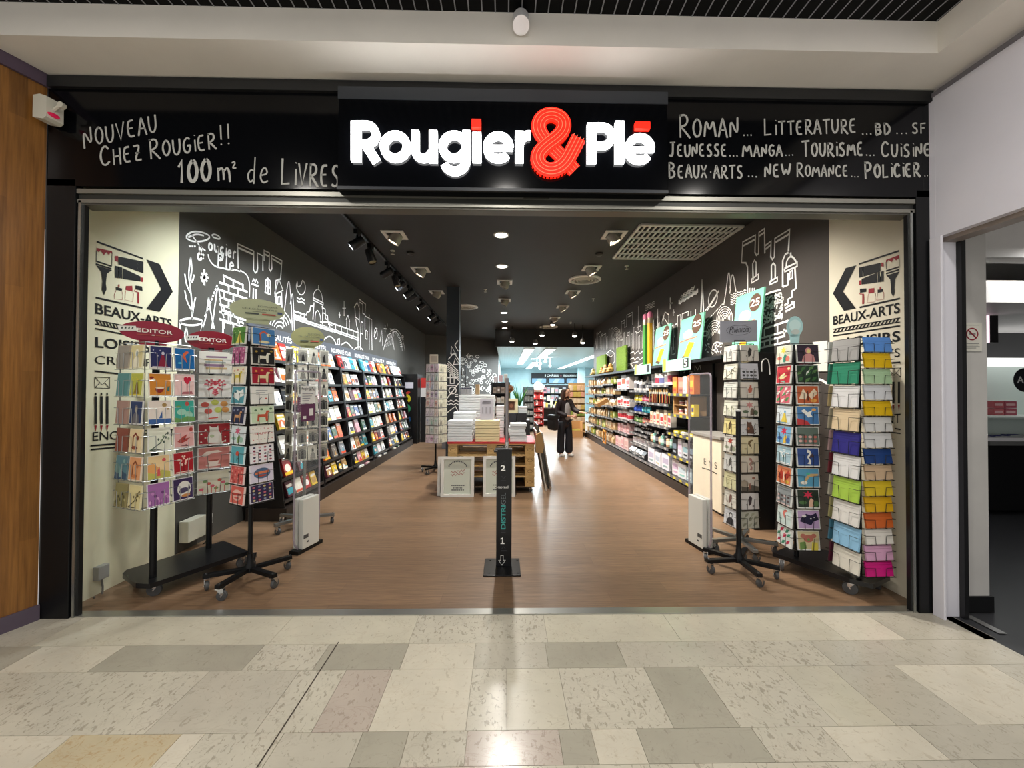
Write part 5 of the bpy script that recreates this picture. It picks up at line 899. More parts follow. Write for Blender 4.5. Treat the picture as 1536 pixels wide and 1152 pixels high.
# ---- spinner of black and white postcards
P4 = (-2.245, 4.36); a4 = R(48); z4t, z4b = 1.98, .76; M_silver = mat('#8f9290', .3, .8)
r4 = single('postcard_spinner', 'wheeled spinner full of black and white postcards behind the acrylic gate', *P4, None, a4, .185, .15, z4t, z4b, .31, .105, [R(x) for x in (20, 92, 165, 236, 308)], M_silver, M_wirec)
G4 = 'black and white postcards'; rnd = random.Random(21)
def bw(land): 
    g = rnd.choice(['#5a5852', '#77746c', '#3c3b39', '#8f8c82']); 
    return ('#c9c5b6', None, rnd.choice(['photo', 'photo', 'portrait']), [g, '#1c1b1b', '#9b978b'], rnd.choice(['dark grey', 'mid grey', 'pale grey']) + ' photo postcard')
def bwt(): 
    c = bw(0); d = {'#5a5852': 'mid grey', '#77746c': 'grey', '#3c3b39': 'dark', '#8f8c82': 'pale grey'}[c[3][0]]; return c[:4] + (d + ' photo postcard',)
cards4 = [[bwt(), bwt(), bwt()] for _ in range(7)]; cards4[2][1] = ('#e8e5dc', '#f0ede6', 'script', ['#3a3a3a', '#6d6a66'], 'white price notice postcard'); cards4[3][0] = ('#5a2a4a', '#5c2748', 'script', ['#d8c8d0', '#a86a8a'], 'purple printed postcard')
face_grid(r4, (*P4, 0), *P4, a4 + math.pi * 1.5, .15, z4t, z4b, 7, 3, .36, .185, M_wirec, PK, cards4, 'front of', G4, 'the postcard spinner')
face_grid(r4, (*P4, 0), *P4, a4 + math.pi, .15, z4t, z4b, 7, 1, .36, .185, M_wirec, PK, [[bwt()] for _ in range(7)], 'left of', G4, 'the postcard spinner', cw=.2)
p = at_y(462, 506, 4.3); oval_sign(r4, p.x - P4[0], p.y - P4[1], p.z, yaw_to_cam(*P4), .165, .115, '#7d7a52', de, True, False, 'olive oval sign with small lettering')
# ---- pastel card spinner beside the column
PD = (-1.285, 7.16); aD = R(65)
rD = single('card_spinner', 'tall spinner of pastel cards standing beside the dark column', *PD, None, aD, .155, .125, 2.0, .55, .27, .1, [R(x) for x in (170, 242, 314, 26, 98)], M_black, M_wirec); GD = 'pastel cards beside the column'
pas = [('#f0e2ee', '#d8a8cc', 'pink'), ('#e6e8f0', '#aab8d8', 'pale blue'), ('#efe4e0', '#dfb0a6', 'peach'), ('#e2ece8', '#9ac4b4', 'mint'), ('#ece8ee', '#c0aed2', 'lilac'), ('#eceae6', '#c9c4bc', 'grey-white')]
sch = [4, 3, 1, 2, 2, 4, 1, 5, 0]
def pc(i): a, b_, nme = pas[i % 6]; return (a, a, ('flowers', 'rose', 'oval', 'figure')[i % 4], [b_, '#8f8a96', b_], nme + ' card with a small picture')
face_grid(rD, (*PD, 0), *PD, aD + math.pi, .125, 2.0, .55, 9, 3, .31, .155, M_wirec, PK, [[pc(sch[r_] + k * 2 * (k + r_)) for k in range(3)] for r_ in range(9)], 'left face of', GD, 'spinner beside column')
face_grid(rD, (*PD, 0), *PD, aD + math.pi * 1.5, .125, 2.0, .55, 9, 2, .31, .155, M_wirec, PK, [[('#d9d8cc', '#cfccba', ('portrait', 'script')[k], ['#8f8c80', '#b0a894'], 'pale beige card') for k in range(2)] for r_ in range(9)], 'right face of', GD, 'spinner beside column')
b = MB(); b.b2((-.09, -.15, 2.0), (.06, -.14, 2.17), 0); b.b2((-.07, -.151, 2.03), (.04, -.1505, 2.14), 1); part('header_sign', b, [mat('#c8bfb0', .5), mat('#a89c90', .5)], rD, label='small beige header card')
# ---- right: grey-signed spinner on a silver base
PE = (2.293, 3.73); aE = R(6)
rE = single('card_spinner', 'spinner of pale cards with a grey rectangular sign, on a silver base', *PE, None, aE, .125, .085, 1.99, .23, .31, .1, [R(x) for x in (190, 262, 334, 46, 118)], M_silver, M_wireb); GE = 'pale cards on the grey-signed spinner'
eL = [('#d2cfc8', 'sketch', ['#8a8a86', '#6d6a64'], 'grey card with a pencil sketch'), ('#dedccb', 'branch', ['#6d6a58', '#9a967e'], 'cream card with fine stems'), ('#d8d9d0', 'script', ['#8fa09a', '#b0a894'], 'white card with faint script'), ('#e0e0d0', 'flowers', ['#b8bca0', '#c8c8b4', '#a8ac90'], 'ivory card with pale flowers'), ('#e0d392', 'feather', ['#5a4a30', '#8a7a3a'], 'yellow card with dark birds'), ('#dedbd2', 'bloom', ['#a8483c', '#7a7468', '#9aa088'], 'white card with a red flower'), ('#dadcd8', 'feather', ['#5d5c58', '#8a8880'], 'white card with a small bird'), ('#d6d2a8', 'script', ['#b0a878', '#98905c'], 'pale yellow card'), ('#dcd8cc', 'feather', ['#7a5c54', '#a89488'], 'white card with a brown bird'), ('#d6d8dc', 'portrait', ['#3a3a3e', '#d8d8d8'], 'white card with a panda')]
eR = [('#c9c5be', 'feather', ['#2c2a2a', '#8a8680'], 'grey card with a dark feather'), ('#c4c6d0', 'mushrooms', ['#3a3a3e', '#6d6c70'], 'pale blue-grey card with leaf shapes'), ('#d0cbc2', 'sketch', ['#b0604e', '#8f8a80'], 'grey card with a red sketch'), ('#d4cfc8', 'bloom', ['#c08080', '#6a5a50', '#5a6a54'], 'white card with a pink flower'), ('#d0d0d2', 'cat', ['#5c4238', '#a86a4c'], 'white card with a brown cat'), ('#d6cba8', 'crescent', ['#6d5a3c', '#a8986c'], 'tan card with a looped line'), ('#cfc6b8', 'spiral', ['#a87a72', '#8a7a6c'], 'beige card with a pink spiral'), ('#c8c0b6', 'landscape', ['#5c564e', '#8a5a4c', '#a89c8c'], 'grey card with a landscape'), ('#d8d4d2', 'feather', ['#3a3036', '#5c4a4e'], 'white card with dark feathers'), ('#bdbcae', 'leaves', ['#8a8a78', '#a4a48f', '#70705f'], 'sage card with pale leaves')]
face_grid(rE, (*PE, 0), *PE, aE + math.pi, .085, 1.99, .23, 10, 1, .22, .125, M_wireb, PK, [[(x[0], x[0], x[1], x[2], x[3])] for x in eL], 'left of', GE, 'the grey-signed spinner', chf=.86)
face_grid(rE, (*PE, 0), *PE, aE + math.pi * 1.5, .085, 1.99, .23, 10, 1, .22, .125, M_wireb, PK, [[(x[0], x[0], x[1], x[2], x[3])] for x in eR], 'front of', GE, 'the grey-signed spinner', chf=.86)
face_grid(rE, (*PE, 0), *PE, aE, .085, 1.99, .23, 10, 1, .22, .125, M_wireb, PK, [[('#8a8168', '#8a8168', 'plain', None, 'brownish card pack seen edge-on')] if i < 7 else [None] for i in range(10)], 'right of', GE, 'the grey-signed spinner', chf=.86)
b = MB(); w_, h_ = .33, .21; b.prism([(-w_ / 2, 0), (w_ / 2, 0), (w_ / 2, h_), (-w_ / 2, h_)], (0, .003, 0), (1, 0, 0), (0, 0, 1), -.006)
e0, e1 = circ(0, h_ * .55, .11, .05, 28), circ(0, h_ * .55, .107, .0475, 28)
for i in range(28): j = (i + 1) % 28; b.flat([e1[i], e1[j], e0[j], e0[i]], (0, -.004, 0), (1, 0, 0), (0, 0, 1), 1)
put_text(b, 'Phénicia', (-.085, -.004, h_ * .44), (.17, 0, .004), (.012, 0, .058), 1, -.004)
p = at_y(1108, 513, 3.72); b.xf(T(p.x - PE[0], p.y - PE[1], p.z) @ rotz(yaw_to_cam(*PE) + .3)); part('header_sign', b, [mat('#8a8c96', .45), mat('#2b2c33', .5)], rE, label='grey sign with an oval script logo')
b = MB(); b.tube([(-.06, -.02, 1.985), (-.06, -.02, 2.03), (.06, -.02, 2.03), (.06, -.02, 1.985)], .003, 5); part('sign_bracket', b, M_wireb, rE)
# free black post with a wheeled cross foot in front of it
PS = (2.0, 3.27); rs = thing('post_stand', 'empty black wheeled post standing in front of the grey-signed spinner', 'stand', (*PS, 0)); cross_base(rs, [R(x) for x in (185, 268, 325, 48, 130)], .29, .1, M_black)
zt_ = at_y(1107, 617, 3.27).z; b = MB(); b.tube([(0, 0, .1), (0, 0, zt_)], .019, 12); part('pole', b, M_black, rs, True); b = MB(); b.lathe([(.02, zt_), (.021, zt_ + .012), (0, zt_ + .018)], n=12); part('pole_cap', b, mat('#d0d0cc', .4), rs, True, 'white cap')
# ---- right double stand: picture cards and envelopes on a black trolley
PF, PG = (2.485, 3.25), (2.715, 2.915); LQ = (2.64, 3.1, 0)
rq = thing('double_card_stand', 'double stand on a black wheeled plate with picture cards and coloured envelopes', 'card stand', LQ)
def lq(mb): return mb.xf(T(-LQ[0], -LQ[1], 0))
b = MB(); b.prism([(2.335, 3.33), (2.59, 2.86), (2.69, 2.775), (2.94, 2.90), (2.94, 3.3), (2.66, 3.5)], (0, 0, .10), (1, 0, 0), (0, 1, 0), .035); part('base_plate', lq(b), mat('#141416', .3), rq)
for x, y, a in ((2.64, 2.885, 2.4), (2.39, 3.3, 4.2), (2.9, 2.95, 1), (2.68, 3.42, 1)): caster(rq, x - LQ[0], y - LQ[1], a, .048, .1)
for P_, z_ in ((PF, 1.95), (PG, 1.96)):
    b = MB(); b.tube([(*P_, .13), (*P_, z_)], .018, 10); part('pole', lq(b), M_black, rq, True)
GF = 'picture cards on the right double stand'; aF = R(87); cf = .085
b = MB(); frame_wires(b, *PF, cf, aF, 1.935, .225); part('wire_frame', lq(b), M_wireb, rq)
fR = [('#2d2030', 'portrait', ['#c98a8a', '#e0cf86'], 'dark plum card with a fair-haired figure'), ('#26382a', 'leaves', ['#3f6a3c', '#5a7f4a', '#e4e4dc'], 'dark green card with a white bird'), ('#b85a34', 'butterfly', ['#e6d2b8', '#4a2418', '#e0a050'], 'orange card with a pale butterfly'), ('#4a7cb0', 'dove', ['#eeeee8', '#b83a3e', '#e0a860'], 'blue card with a white dove'), ('#5f6f66', 'mushrooms', ['#d8b0a8', '#b86a60'], 'grey-green card with pink mushrooms'), ('#2f4a86', 'spiral', ['#e0ded4', '#4a3a3c'], 'blue card with a white clef'), ('#5596b8', 'hummingbird', ['#c0a070', '#e8e4dc', '#4fae9a'], 'sky blue card with a hummingbird'), ('#27332a', 'bloom', ['#c8304e', '#d8b098', '#4a6a40'], 'dark card with a red flower'), ('#b79ac0', 'cloud', ['#221c38', '#e0dcd8'], 'lilac card with a dark cloud'), ('#c9bc92', 'koala', ['#b06a5a', '#6a8a4a', '#d8c84e'], 'cream card with a koala')]
fL = [('#d8dcc8', 'bloom', ['#e6d24a', '#3f8f7a', '#d87a6a'], 'white card with a yellow flower'), ('#c43a44', 'bird', ['#e6d8a0', '#8fc4b0'], 'red card with a parrot'), ('#d86a7a', 'leaves', ['#4f9a5a', '#efe8e0', '#e6c0c4'], 'pink card with green leaves'), ('#d8e2e6', 'figure', ['#e0c84e', '#6aa4c8'], 'pale blue card with a yellow figure'), ('#7fb4d8', 'bloom', ['#c8304e', '#e8c04a', '#3a62a8'], 'blue card with red flowers'), ('#a8c8d4', 'tree', ['#eef0ee', '#2f5a4c'], 'pale teal card with white flowers'), ('#d8825a', 'butterfly', ['#b03a2c', '#efe0c8', '#d8b04a'], 'orange card with a red fox'), ('#8d9496', 'mushrooms', ['#d0b8b4', '#5a4a4c'], 'grey card with small houses'), ('#cfe0dc', 'crescent', ['#d8786a', '#7ab0a0'], 'pale mint card with a coral dancer'), ('#e0e6e0', 'leaves', ['#b8304e', '#3f8a6a', '#d87a8a'], 'white card with red leaves')]
face_grid(rq, LQ, *PF, aF + math.pi * .5, cf, 1.935, .225, 10, 1, .22, .125, M_wireb, PK, [[('#e6e8e4', x[0], x[1], x[2], x[3])] for x in fL], 'left of', GF, 'the picture card rack')
face_grid(rq, LQ, *PF, aF + math.pi, cf, 1.935, .225, 10, 1, .22, .125, M_wireb, PK, [[('#e6e8e4', x[0], x[1], x[2], x[3])] for x in fR], 'front of', GF, 'the picture card rack')
face_grid(rq, LQ, *PF, aF + math.pi * 1.5, cf, 1.935, .225, 10, 1, .22, .125, M_wireb, PK, [[((('#5a2030', '#7a5a4c', '#4c2a26', '#b08a3a')[i % 4]), None, 'plain', None, ('plum', 'brown', 'dark brown', 'ochre')[i % 4] + ' card pack seen edge-on')] if i in (0, 3, 5, 6, 7) else [None] for i in range(10)], 'right of', GF, 'the picture card rack')
p = at_y(1192, 490, 3.22); b = MB(); b.prism(circ(0, 0, .057, .09, 24), (0, .003, 0), (1, 0, 0), (0, 0, 1), -.006, 0); b.prism([(-.03, -.15), (.03, -.15), (.035, -.07), (-.035, -.07)], (0, .003, 0), (1, 0, 0), (0, 0, 1), -.006, 0); b.flat(circ(0, .01, .042, .05, 20), (0, -.004, 0), (1, 0, 0), (0, 0, 1), 1); b.flat(circ(.005, -.045, .03, .022, 14), (0, -.0045, 0), (1, 0, 0), (0, 0, 1), 2)
b.xf(T(p.x - LQ[0], p.y - LQ[1], p.z) @ rotz(yaw_to_cam(*PF) + .1)); part('header_sign', b, [mat('#a9d3d4', .4), mat('#c4e2e0', .4), mat('#bcc6c0', .4)], rq, label='pale turquoise oval header')
GG = 'envelopes on the right double stand'; aG = R(3); cg = .10
b = MB(); frame_wires(b, *PG, cg, aG, 1.94, .18); 
k_ = aG + math.pi / 4 + math.pi; b.box((PG[0] + .128 * math.cos(k_), PG[1] + .128 * math.sin(k_), 1.06), (.014, .014, 1.76)); part('wire_frame', lq(b), M_wireb, rq)
ev = lambda c, n: [(c, c, 'flap', [tuple(x * .8 for x in hexc(c)), tuple(x * .75 for x in hexc(c))], n + ' envelope pack')]
eGl = [ev('#a9a8a6', 'grey'), ev('#2f8a6a', 'green'), ev('#e0e0e0', 'white'), ev('#d9c4a0', 'beige'), ev('#2f2c80', 'indigo'), ev('#e2e2e0', 'white'), ev('#a8cc50', 'lime green'), ev('#e2e0da', 'white'), ev('#8fc0e0', 'light blue'), ev('#ddd9cc', 'ivory')]
eGr = [ev('#5a8fd8', 'sky blue'), ev('#dcb418', 'yellow'), ev('#a8c8a0', 'pale green'), ev('#d4d6da', 'silver white'), ev('#dcb418', 'yellow'), ev('#d2d2d0', 'white'), ev('#d4d4d4', 'white'), ev('#1f3f7a', 'navy blue'), ev('#c8ac8c', 'tan'), ev('#d8bc2a', 'yellow'), ev('#d8a818', 'golden'), ev('#c8622a', 'orange'), ev('#e0dcd4', 'white'), ev('#d2a0c0', 'pink'), ev('#c81a7a', 'magenta')]
eGs = [ev('#c8ccc8', 'white'), ev('#3a8a76', 'green'), ev('#c8b888', 'straw'), ev('#c4bca0', 'cream'), ev('#b89a9c', 'mauve'), ev('#7a2a34', 'burgundy'), ev('#cfcbb8', 'cream'), ev('#b4b07a', 'olive'), ev('#4a86a0', 'blue'), ev('#5c2038', 'burgundy')]
face_grid(rq, LQ, *PG, aG + math.pi, cg, 1.94, .18, 10, 1, .26, .145, M_wireb, PK, eGl, 'left of', GG, 'the envelope rack', .14, .215, .92)
face_grid(rq, LQ, *PG, aG + math.pi * 1.5, cg, 1.94, .18, 15, 1, .26, .145, M_wireb, PK, eGr, 'front of', GG, 'the envelope rack', .2, .215, .93)
face_grid(rq, LQ, *PG, aG + math.pi * .5, cg, 1.94, .18, 10, 1, .26, .145, M_wireb, PK, eGs, 'wall side of', GG, 'the envelope rack', .14, .2, .92)
# ================================================================ bookcases along the left wall
M_shelf = mat('#101011', .4); M_shelf2 = mat('#1a1816', .45); M_plinth = mat('#2a211b', .5); M_lip = mat('#3a3a3a', .35, .4)
BX0 = XL + .006
LEDGE = [.222, .47, .74, 1.03, 1.32, 1.60, 1.88]
def ledge_x(z): return -2.57 - (z - .19) / 1.69 * .24
TXT = ['NOUVEAUTÉS', 'NOUVEAUTÉS', 'NOUVEAUTÉ POLAR', 'NOUVEAUTÉ POCHE', 'NOUVEAUTÉ SF', 'NOUVEAUTÉ BD']
def bookcase(y0, w, i):
    t = thing('bookcase', f'black sloping bookcase, {ORD[i]} from the entrance along the left wall', 'bookcase', (BX0, y0 + w / 2, 0), 0, 'black bookcases on the left wall'); h = w / 2 - .012
    X = lambda v: v - BX0
    b = MB(); b.b2((X(-3.0), -w / 2 + .002, .0), (X(-2.53), w / 2 - .002, .15), 0); part('plinth', b, M_plinth, t)
    b = MB(); b.b2((.0, -h, .15), (.025, h, 2.02)); part('back_panel', b, M_shelf, t)
    for s in (-1, 1):
        b = MB(); y = s * (h - .01); b.prism([(X(-3.02), .15), (X(-2.56), .15), (X(ledge_x(1.88)) + .02, 1.9), (X(-3.02), 2.02)], (0, y + .008, 0), (1, 0, 0), (0, 0, 1), .016); part('side_panel', b, M_shelf, t)
    for z in LEDGE:
        b = MB(); x1 = X(ledge_x(z)); b.b2((.025, -h + .012, z - .02), (x1, h - .012, z), 0); b.b2((x1, -h + .012, z - .025), (x1 + .012, h - .012, z + .012), 1)
        b.quad((x1 - .10, -h + .02, z), (x1 - .10, h - .02, z), (x1 - .19, h - .02, z + .25), (x1 - .19, -h + .02, z + .25), 2); part('shelf', b, [M_shelf, M_lip, M_shelf2], t)
    b = MB(); b.b2((.03, -w / 2, 2.09), (.05, w / 2, 2.31), 0); put_text(b, TXT[i], (.0505, w * .40 * -1, 2.165), (0, w * .80, 0), (0, 0, .095), 1, .015); part('header_sign', b, [mat('#4d5058', .5), M_whitevinyl], t, label='grey header board with white capitals')
    return t
BK = [('#e9e4d6', 'cream'), ('#f2f0ec', 'white'), ('#1f2024', 'black'), ('#a8302c', 'red'), ('#d86a2c', 'orange'), ('#e0bc34', 'yellow'), ('#2c4a80', 'blue'), ('#3f9aa8', 'teal'), ('#d8a0a8', 'pink'), ('#6a6058', 'brown-grey'), ('#3c5a44', 'dark green'), ('#8a8e94', 'grey'), ('#b08a52', 'tan'), ('#5a2c34', 'maroon'), ('#f0ecd8', 'ivory')]
BMOT = ['portrait', 'oval', 'script', 'photo', 'landscape', 'moon', 'figure', 'rose', 'bands', 'bands', 'portrait']
_bm = {}
def book_mesh(ci, mot, ac, w, h, band):
    k = (ci, mot, ac, round(w, 2), round(h, 2), band)
    if k in _bm: return _bm[k]
    b = MB(); th = .03; b.box((0, 0, h / 2), (w, th, h), 0); b.box((0, .001, h / 2), (w - .004, th - .008, h + .0006), 1)
    ms = [mat(BK[ci][0], .4), mat('#e4dfd0', .7), mat(BK[ac][0], .45), mat('#e8e4da', .5), mat(('#e8c020', '#d8502c', '#e8e4dc')[band % 3], .4)]
    if mot == 'bands':
        b.flat([(-.4, .62), (.4, .62), (.4, .8), (-.4, .8)], (0, -th / 2 - .0008, 0), (w, 0, 0), (0, 0, h), 3); b.flat([(-.4, .15), (.4, .15), (.4, .55), (-.4, .55)], (0, -th / 2 - .0008, 0), (w, 0, 0), (0, 0, h), 2)
    else:
        for s, p in M_motif(mot): b.flat([(-.5 + x, y * .7 + .05) for x, y in p], (0, -th / 2 - .0008 - s * .0002, 0), (w, 0, 0), (0, 0, h), 2 + (s > 0))
        b.flat([(-.38, .82), (.38, .82), (.38, .9), (-.38, .9)], (0, -th / 2 - .0012, 0), (w, 0, 0), (0, 0, h), 3)
    if band < 3: b.flat([(-.5, .04), (.5, .04), (.5, .2), (-.5, .2)], (0, -th / 2 - .0016, 0), (w, 0, 0), (0, 0, h), 4)
    _bm[k] = b.mesh('book', ms); return _bm[k]
rnd = random.Random(77); BY0, BW = 4.52, 1.022
SHN = ['lowest', 'second-lowest', 'third-lowest', 'middle', 'third-highest', 'second-highest', 'top']
TOP = {1: [14, 7, 4, 4, 1], 2: [3, 11, 1, 7, 0], 3: [7, 1, 7, 3, 1], 4: [4, 12, 5, 2], 5: [1, 1, 14, 1]}
for u in range(6):
    bookcase(BY0 + u * BW, BW, u)
    for si, z in enumerate(LEDGE):
        n = rnd.choice((3, 4, 4)) if si < 6 else 5
        y = BY0 + u * BW + (.15 if si < 6 else .08)
        for k in range(n):
            wb = rnd.uniform(.135, .17); hb = rnd.uniform(.195, .235)
            if si == 6: wb, hb = rnd.uniform(.14, .165), rnd.uniform(.21, .245)
            if si == 0: hb = min(hb, .185)
            ci = rnd.choice((0, 0, 1, 1, 1, 2, 2, 3, 4, 5, 6, 7, 8, 9, 10, 11, 12, 13, 14)) if si < 6 else TOP.get(u, [1, 4, 3, 0, 5])[k % len(TOP.get(u, [1, 4, 3, 0, 5]))]
            if u == 0 and si < 4: ci = rnd.choice((0, 14, 12, 5, 13, 3, 12, 1))
            ac = rnd.choice([j for j in range(15) if j != ci]); mot = rnd.choice(BMOT); band = rnd.choice((0, 1, 2, 9, 9, 9, 9)) if si < 6 else 9
            gap = (BW - .30 - .152 * n) / max(1, n - 1)
            if y + wb > BY0 + (u + 1) * BW - (.11 if si < 6 else .05): break
            o = bpy.data.objects.new('book', book_mesh(ci, mot, ac, wb, hb, band)); COL.objects.link(o)
            tl = -.30; o.location = (ledge_x(z) - .028, y + wb / 2, z + .006 + .015 * .3); o.rotation_euler = (tl, rnd.uniform(-.02, .02), math.pi / 2)
            bw_ = {0: ' with a yellow band', 1: ' with a red band', 2: ' with a white band'}.get(band, {'portrait': ' showing a figure', 'oval': ' with an oval motif', 'photo': ' with a photo', 'landscape': ' with a landscape', 'moon': ' with a round motif', 'figure': ' with a figure', 'rose': ' with a flower', 'bands': ' with title panels', 'script': ' with thin text'}[mot])
            tag(o, f'{BK[ci][1]} book{bw_}, {ORD[k]} from entrance, {SHN[si]} shelf of {ORD[u]} bookcase', 'book', f'books on the left wall')
            y += wb + max(.012, gap * rnd.uniform(.6, 1.2))
# books lying on the plinths
for i, (px, py, c, n_, u) in enumerate(((548, 700, 1, 'white', 2), (556, 693, 8, 'pink', 2), (571, 683, 1, 'white', 3), (579, 679, 11, 'grey', 3), (587, 675, 14, 'ivory', 4), (592, 673, 10, 'dark green', 4))):
    p = at_x(px, py, -2.53); o = bpy.data.objects.new('book', book_mesh(c, 'script', 2, .15, .22, 9)); COL.objects.link(o); yy = BY0 + BW * u + .35 + .3 * (i % 2)
    o.location = (-2.56 - .02, yy, .15 + .016 + .0); o.rotation_euler = (-math.pi / 2, 0, math.pi / 2 + .1 * (i % 3 - 1)); o.location.x = -2.54
    tag(o, f'{n_} book lying flat on the plinth of the {ORD[u]} bookcase, {"nearer" if i % 2 == 0 else "farther"} one', 'book', 'books lying on the plinths')
# black end unit with coloured rings and posters
t = thing('display_cabinet', 'black cabinet with coloured ring segments at the end of the bookcases', 'cabinet', (-2.75, 11.1, 0)); b = MB(); b.b2((-.28, -.3, 0), (.3, .35, 1.95), 0, .01); part('body', b, M_shelf, t)
for k, (z, c, a0) in enumerate(((1.50, '#b8382c', 2.6), (1.26, '#d8c824', -.9), (.98, '#2f8f5e', -1.2), (.68, '#1f5a94', -2.4))):
    q = [(.13 * math.cos(a0 + i * .25), .13 * math.sin(a0 + i * .25)) for i in range(14)]; r_ = [(.06 * math.cos(a0 + i * .25), .06 * math.sin(a0 + i * .25)) for i in range(14)]; b = MB()
    for i in range(13): b.prism([q[i], q[i + 1], r_[i + 1], r_[i]], (-.02, -.302, z), (1, 0, 0), (0, 0, 1), .006)
    part('ring_segment', b, mat(c, .5), t, label=['red', 'yellow', 'green', 'blue'][k] + ' ring segment')
b = MB(); b.b2((-.2, -.31, 1.55), (.18, -.303, 1.72)); part('notice', b, mat('#d8d4dc', .5), t, label='pale notice')
p = at_y(630, 570, 11.2); b = MB(); b.b2((0, 0, 0), (.28, .02, 1.3), 2); b.b2((0, 0, 1.3), (.28, .02, 1.56), 1); b.b2((0, 0, 1.56), (.28, .02, 1.85), 0); solo('banner', b, [mat('#c83a34', .5), mat('#e4ddd8', .5), mat('#1c1c1e', .5)], 'tall dark panel with red and white top behind the pastel card spinner', 'panel', (-2.44, 11.15, 0))
# dark rack standing by the far left wall
t = thing('wire_rack', 'dark metal rack with bottles behind the pastel card spinner', 'rack', (-2.35, 12.9, 0)); b = MB()
for x in (0, 1.0):
    for y in (0, .35): b.tube([(x, y, 0), (x, y, 2.35)], .014, 6)
for z in (.5, 1.0, 1.5, 2.0, 2.33): b.b2((0, 0, z), (1, .35, z + .02))
part('frame', b, mat('#55565a', .4, .5), t); rnd = random.Random(5)
for i in range(5):
    b = MB(); h = rnd.uniform(.15, .24); b.lathe([(.045, 0), (.05, h * .7), (.025, h * .85), (.025, h), (0, h)], n=10); solo('bottle', b, mat(('#d8d4cc', '#8a8680', '#c8b8a0')[i % 3], .4), f'pale bottle on the upper shelf of the dark rack, {ORD[i]} from left', 'bottle', (-2.25 + i * .19, 13.05, 2.024), 0, 'bottles on the dark rack', True)
# ================================================================ product wall on the right
PX = 2.62; GX = XR - .006
US = [5.40, 6.22, 7.27, 8.35, 9.40, 10.45, 11.5, 12.6]
M_gshelf = mat('#6d6e72', .35, .4); M_price = mat('#d8d8d4', .4)
UZ = [[.20, .52, .86, 1.16, 1.48], [.20, .58, .92, 1.30, 1.62], [.20, .42, .64, .87, 1.09, 1.31, 1.52], [.20, .55, .85, 1.15, 1.55], [.20, .52, .82, 1.12, 1.42, 1.68], [.20, .5, .8, 1.1, 1.4, 1.65], [.20, .5, .8, 1.1, 1.4, 1.65]]
UD = [.36, .33, .28, .32, .34, .32, .34]
for i in range(7):
    y0, y1 = US[i], US[i + 1]; w_ = y1 - y0; t = thing('shelf_unit', f'black shelving unit on the product wall, {ORD[i]} from the entrance', 'shelving', (GX, (y0 + y1) / 2, 0), 0, 'shelving units on the right wall')
    b = MB(); b.b2((PX - GX, -w_ / 2 + .002, 0), (0, w_ / 2 - .002, .14)); part('plinth', b, M_plinth, t)
    b = MB(); b.b2((-.02, -w_ / 2 + .002, .14), (0, w_ / 2 - .002, 1.72)); part('back_panel', b, M_shelf, t)
    for s in (-1, 1): b = MB(); b.b2((-.045, s * (w_ / 2 - .022) - .015, .14), (-.02, s * (w_ / 2 - .022) + .015, 1.92)); part('upright', b, M_black, t)
    for k, z in enumerate(UZ[i]):
        d = .37 if k == 0 else UD[i]; b = MB(); b.b2((-d, -w_ / 2 + .008, z - .018), (-.02, w_ / 2 - .008, z), 0); b.b2((-d - .012, -w_ / 2 + .008, z - .035), (-d, w_ / 2 - .008, z + .008), 1)
        for q in range(4): yq = -w_ / 2 + w_ * (q + .5) / 4; b.b2((-d - .0135, yq - .05, z - .03), (-d - .012, yq + .03, z + .004), 2)
        part('shelf', b, [M_shelf, M_gshelf, mat(('#a8a6a2', '#c8b838')[i == 0], .5)], t)
b = MB(); b.b2((-.36, .2, 0), (0, 8.3, .045)); solo('top_board', b, M_shelf, 'long black board running above the product shelves', 'shelf board', (GX, 4.45, 1.925))
# ---- goods
def bottle(h, r, cap): 
    b = MB(); b.lathe([(r * .9, 0), (r, .01), (r, h * .68), (r * .5, h * .8), (r * .42, h * .82)], n=12); b.lathe([(r * .45, h * .8), (r * .45, h), (0, h)], n=10, m=1); b.lathe([(r * 1.01, h * .2), (r * 1.015, h * .55)], n=12, m=2); return b
def jar(h, r): b = MB(); b.lathe([(r * .95, 0), (r, .01), (r, h * .8), (r * .98, h * .82)], n=16); b.lathe([(r * 1.05, h * .8), (r * 1.05, h), (0, h + .001)], n=16, m=1); b.lathe([(r * 1.012, h * .2), (r * 1.012, h * .62)], n=16, m=2); return b
def boxy(w_, d, h): b = MB(); b.box((0, 0, h / 2), (d, w_, h), 0); b.box((-d / 2 - .0005, 0, h * .55), (.001, w_ * .8, h * .35), 2); b.box((-d / 2 - .0005, 0, h * .2), (.001, w_ * .6, h * .12), 1); return b
def bag(w_, h):
    b = MB(); P = [(-.06, -w_ / 2, 0), (.06, -w_ / 2, 0), (.06, w_ / 2, 0), (-.06, w_ / 2, 0), (-.07, -w_ * .48, h * .5), (.06, -w_ * .5, h * .5), (.06, w_ * .5, h * .5), (-.07, w_ * .47, h * .5), (-.012, -w_ * .45, h), (.012, -w_ * .45, h), (.012, w_ * .45, h), (-.012, w_ * .45, h)]
    b.add(P, [(3, 2, 1, 0), (0, 1, 5, 4), (1, 2, 6, 5), (2, 3, 7, 6), (3, 0, 4, 7), (4, 5, 9, 8), (5, 6, 10, 9), (6, 7, 11, 10), (7, 4, 8, 11), (8, 9, 10, 11)]); b.quad((-.0665, -w_ * .3, h * .15), (-.0665, w_ * .3, h * .15), (-.0715, w_ * .3, h * .45), (-.0715, -w_ * .3, h * .45), 2); return b
def brush(L): b = MB(); b.tube([(0, 0, 0), (0, 0, L * .6)], [.006, .009], 6, 0); b.tube([(0, 0, L * .6), (0, 0, L * .74)], [.009, .012], 6, 1); b.tube([(0, 0, L * .74), (0, 0, L * .88), (0, 0, L)], [.012, .015, .003], 6, 2); return b
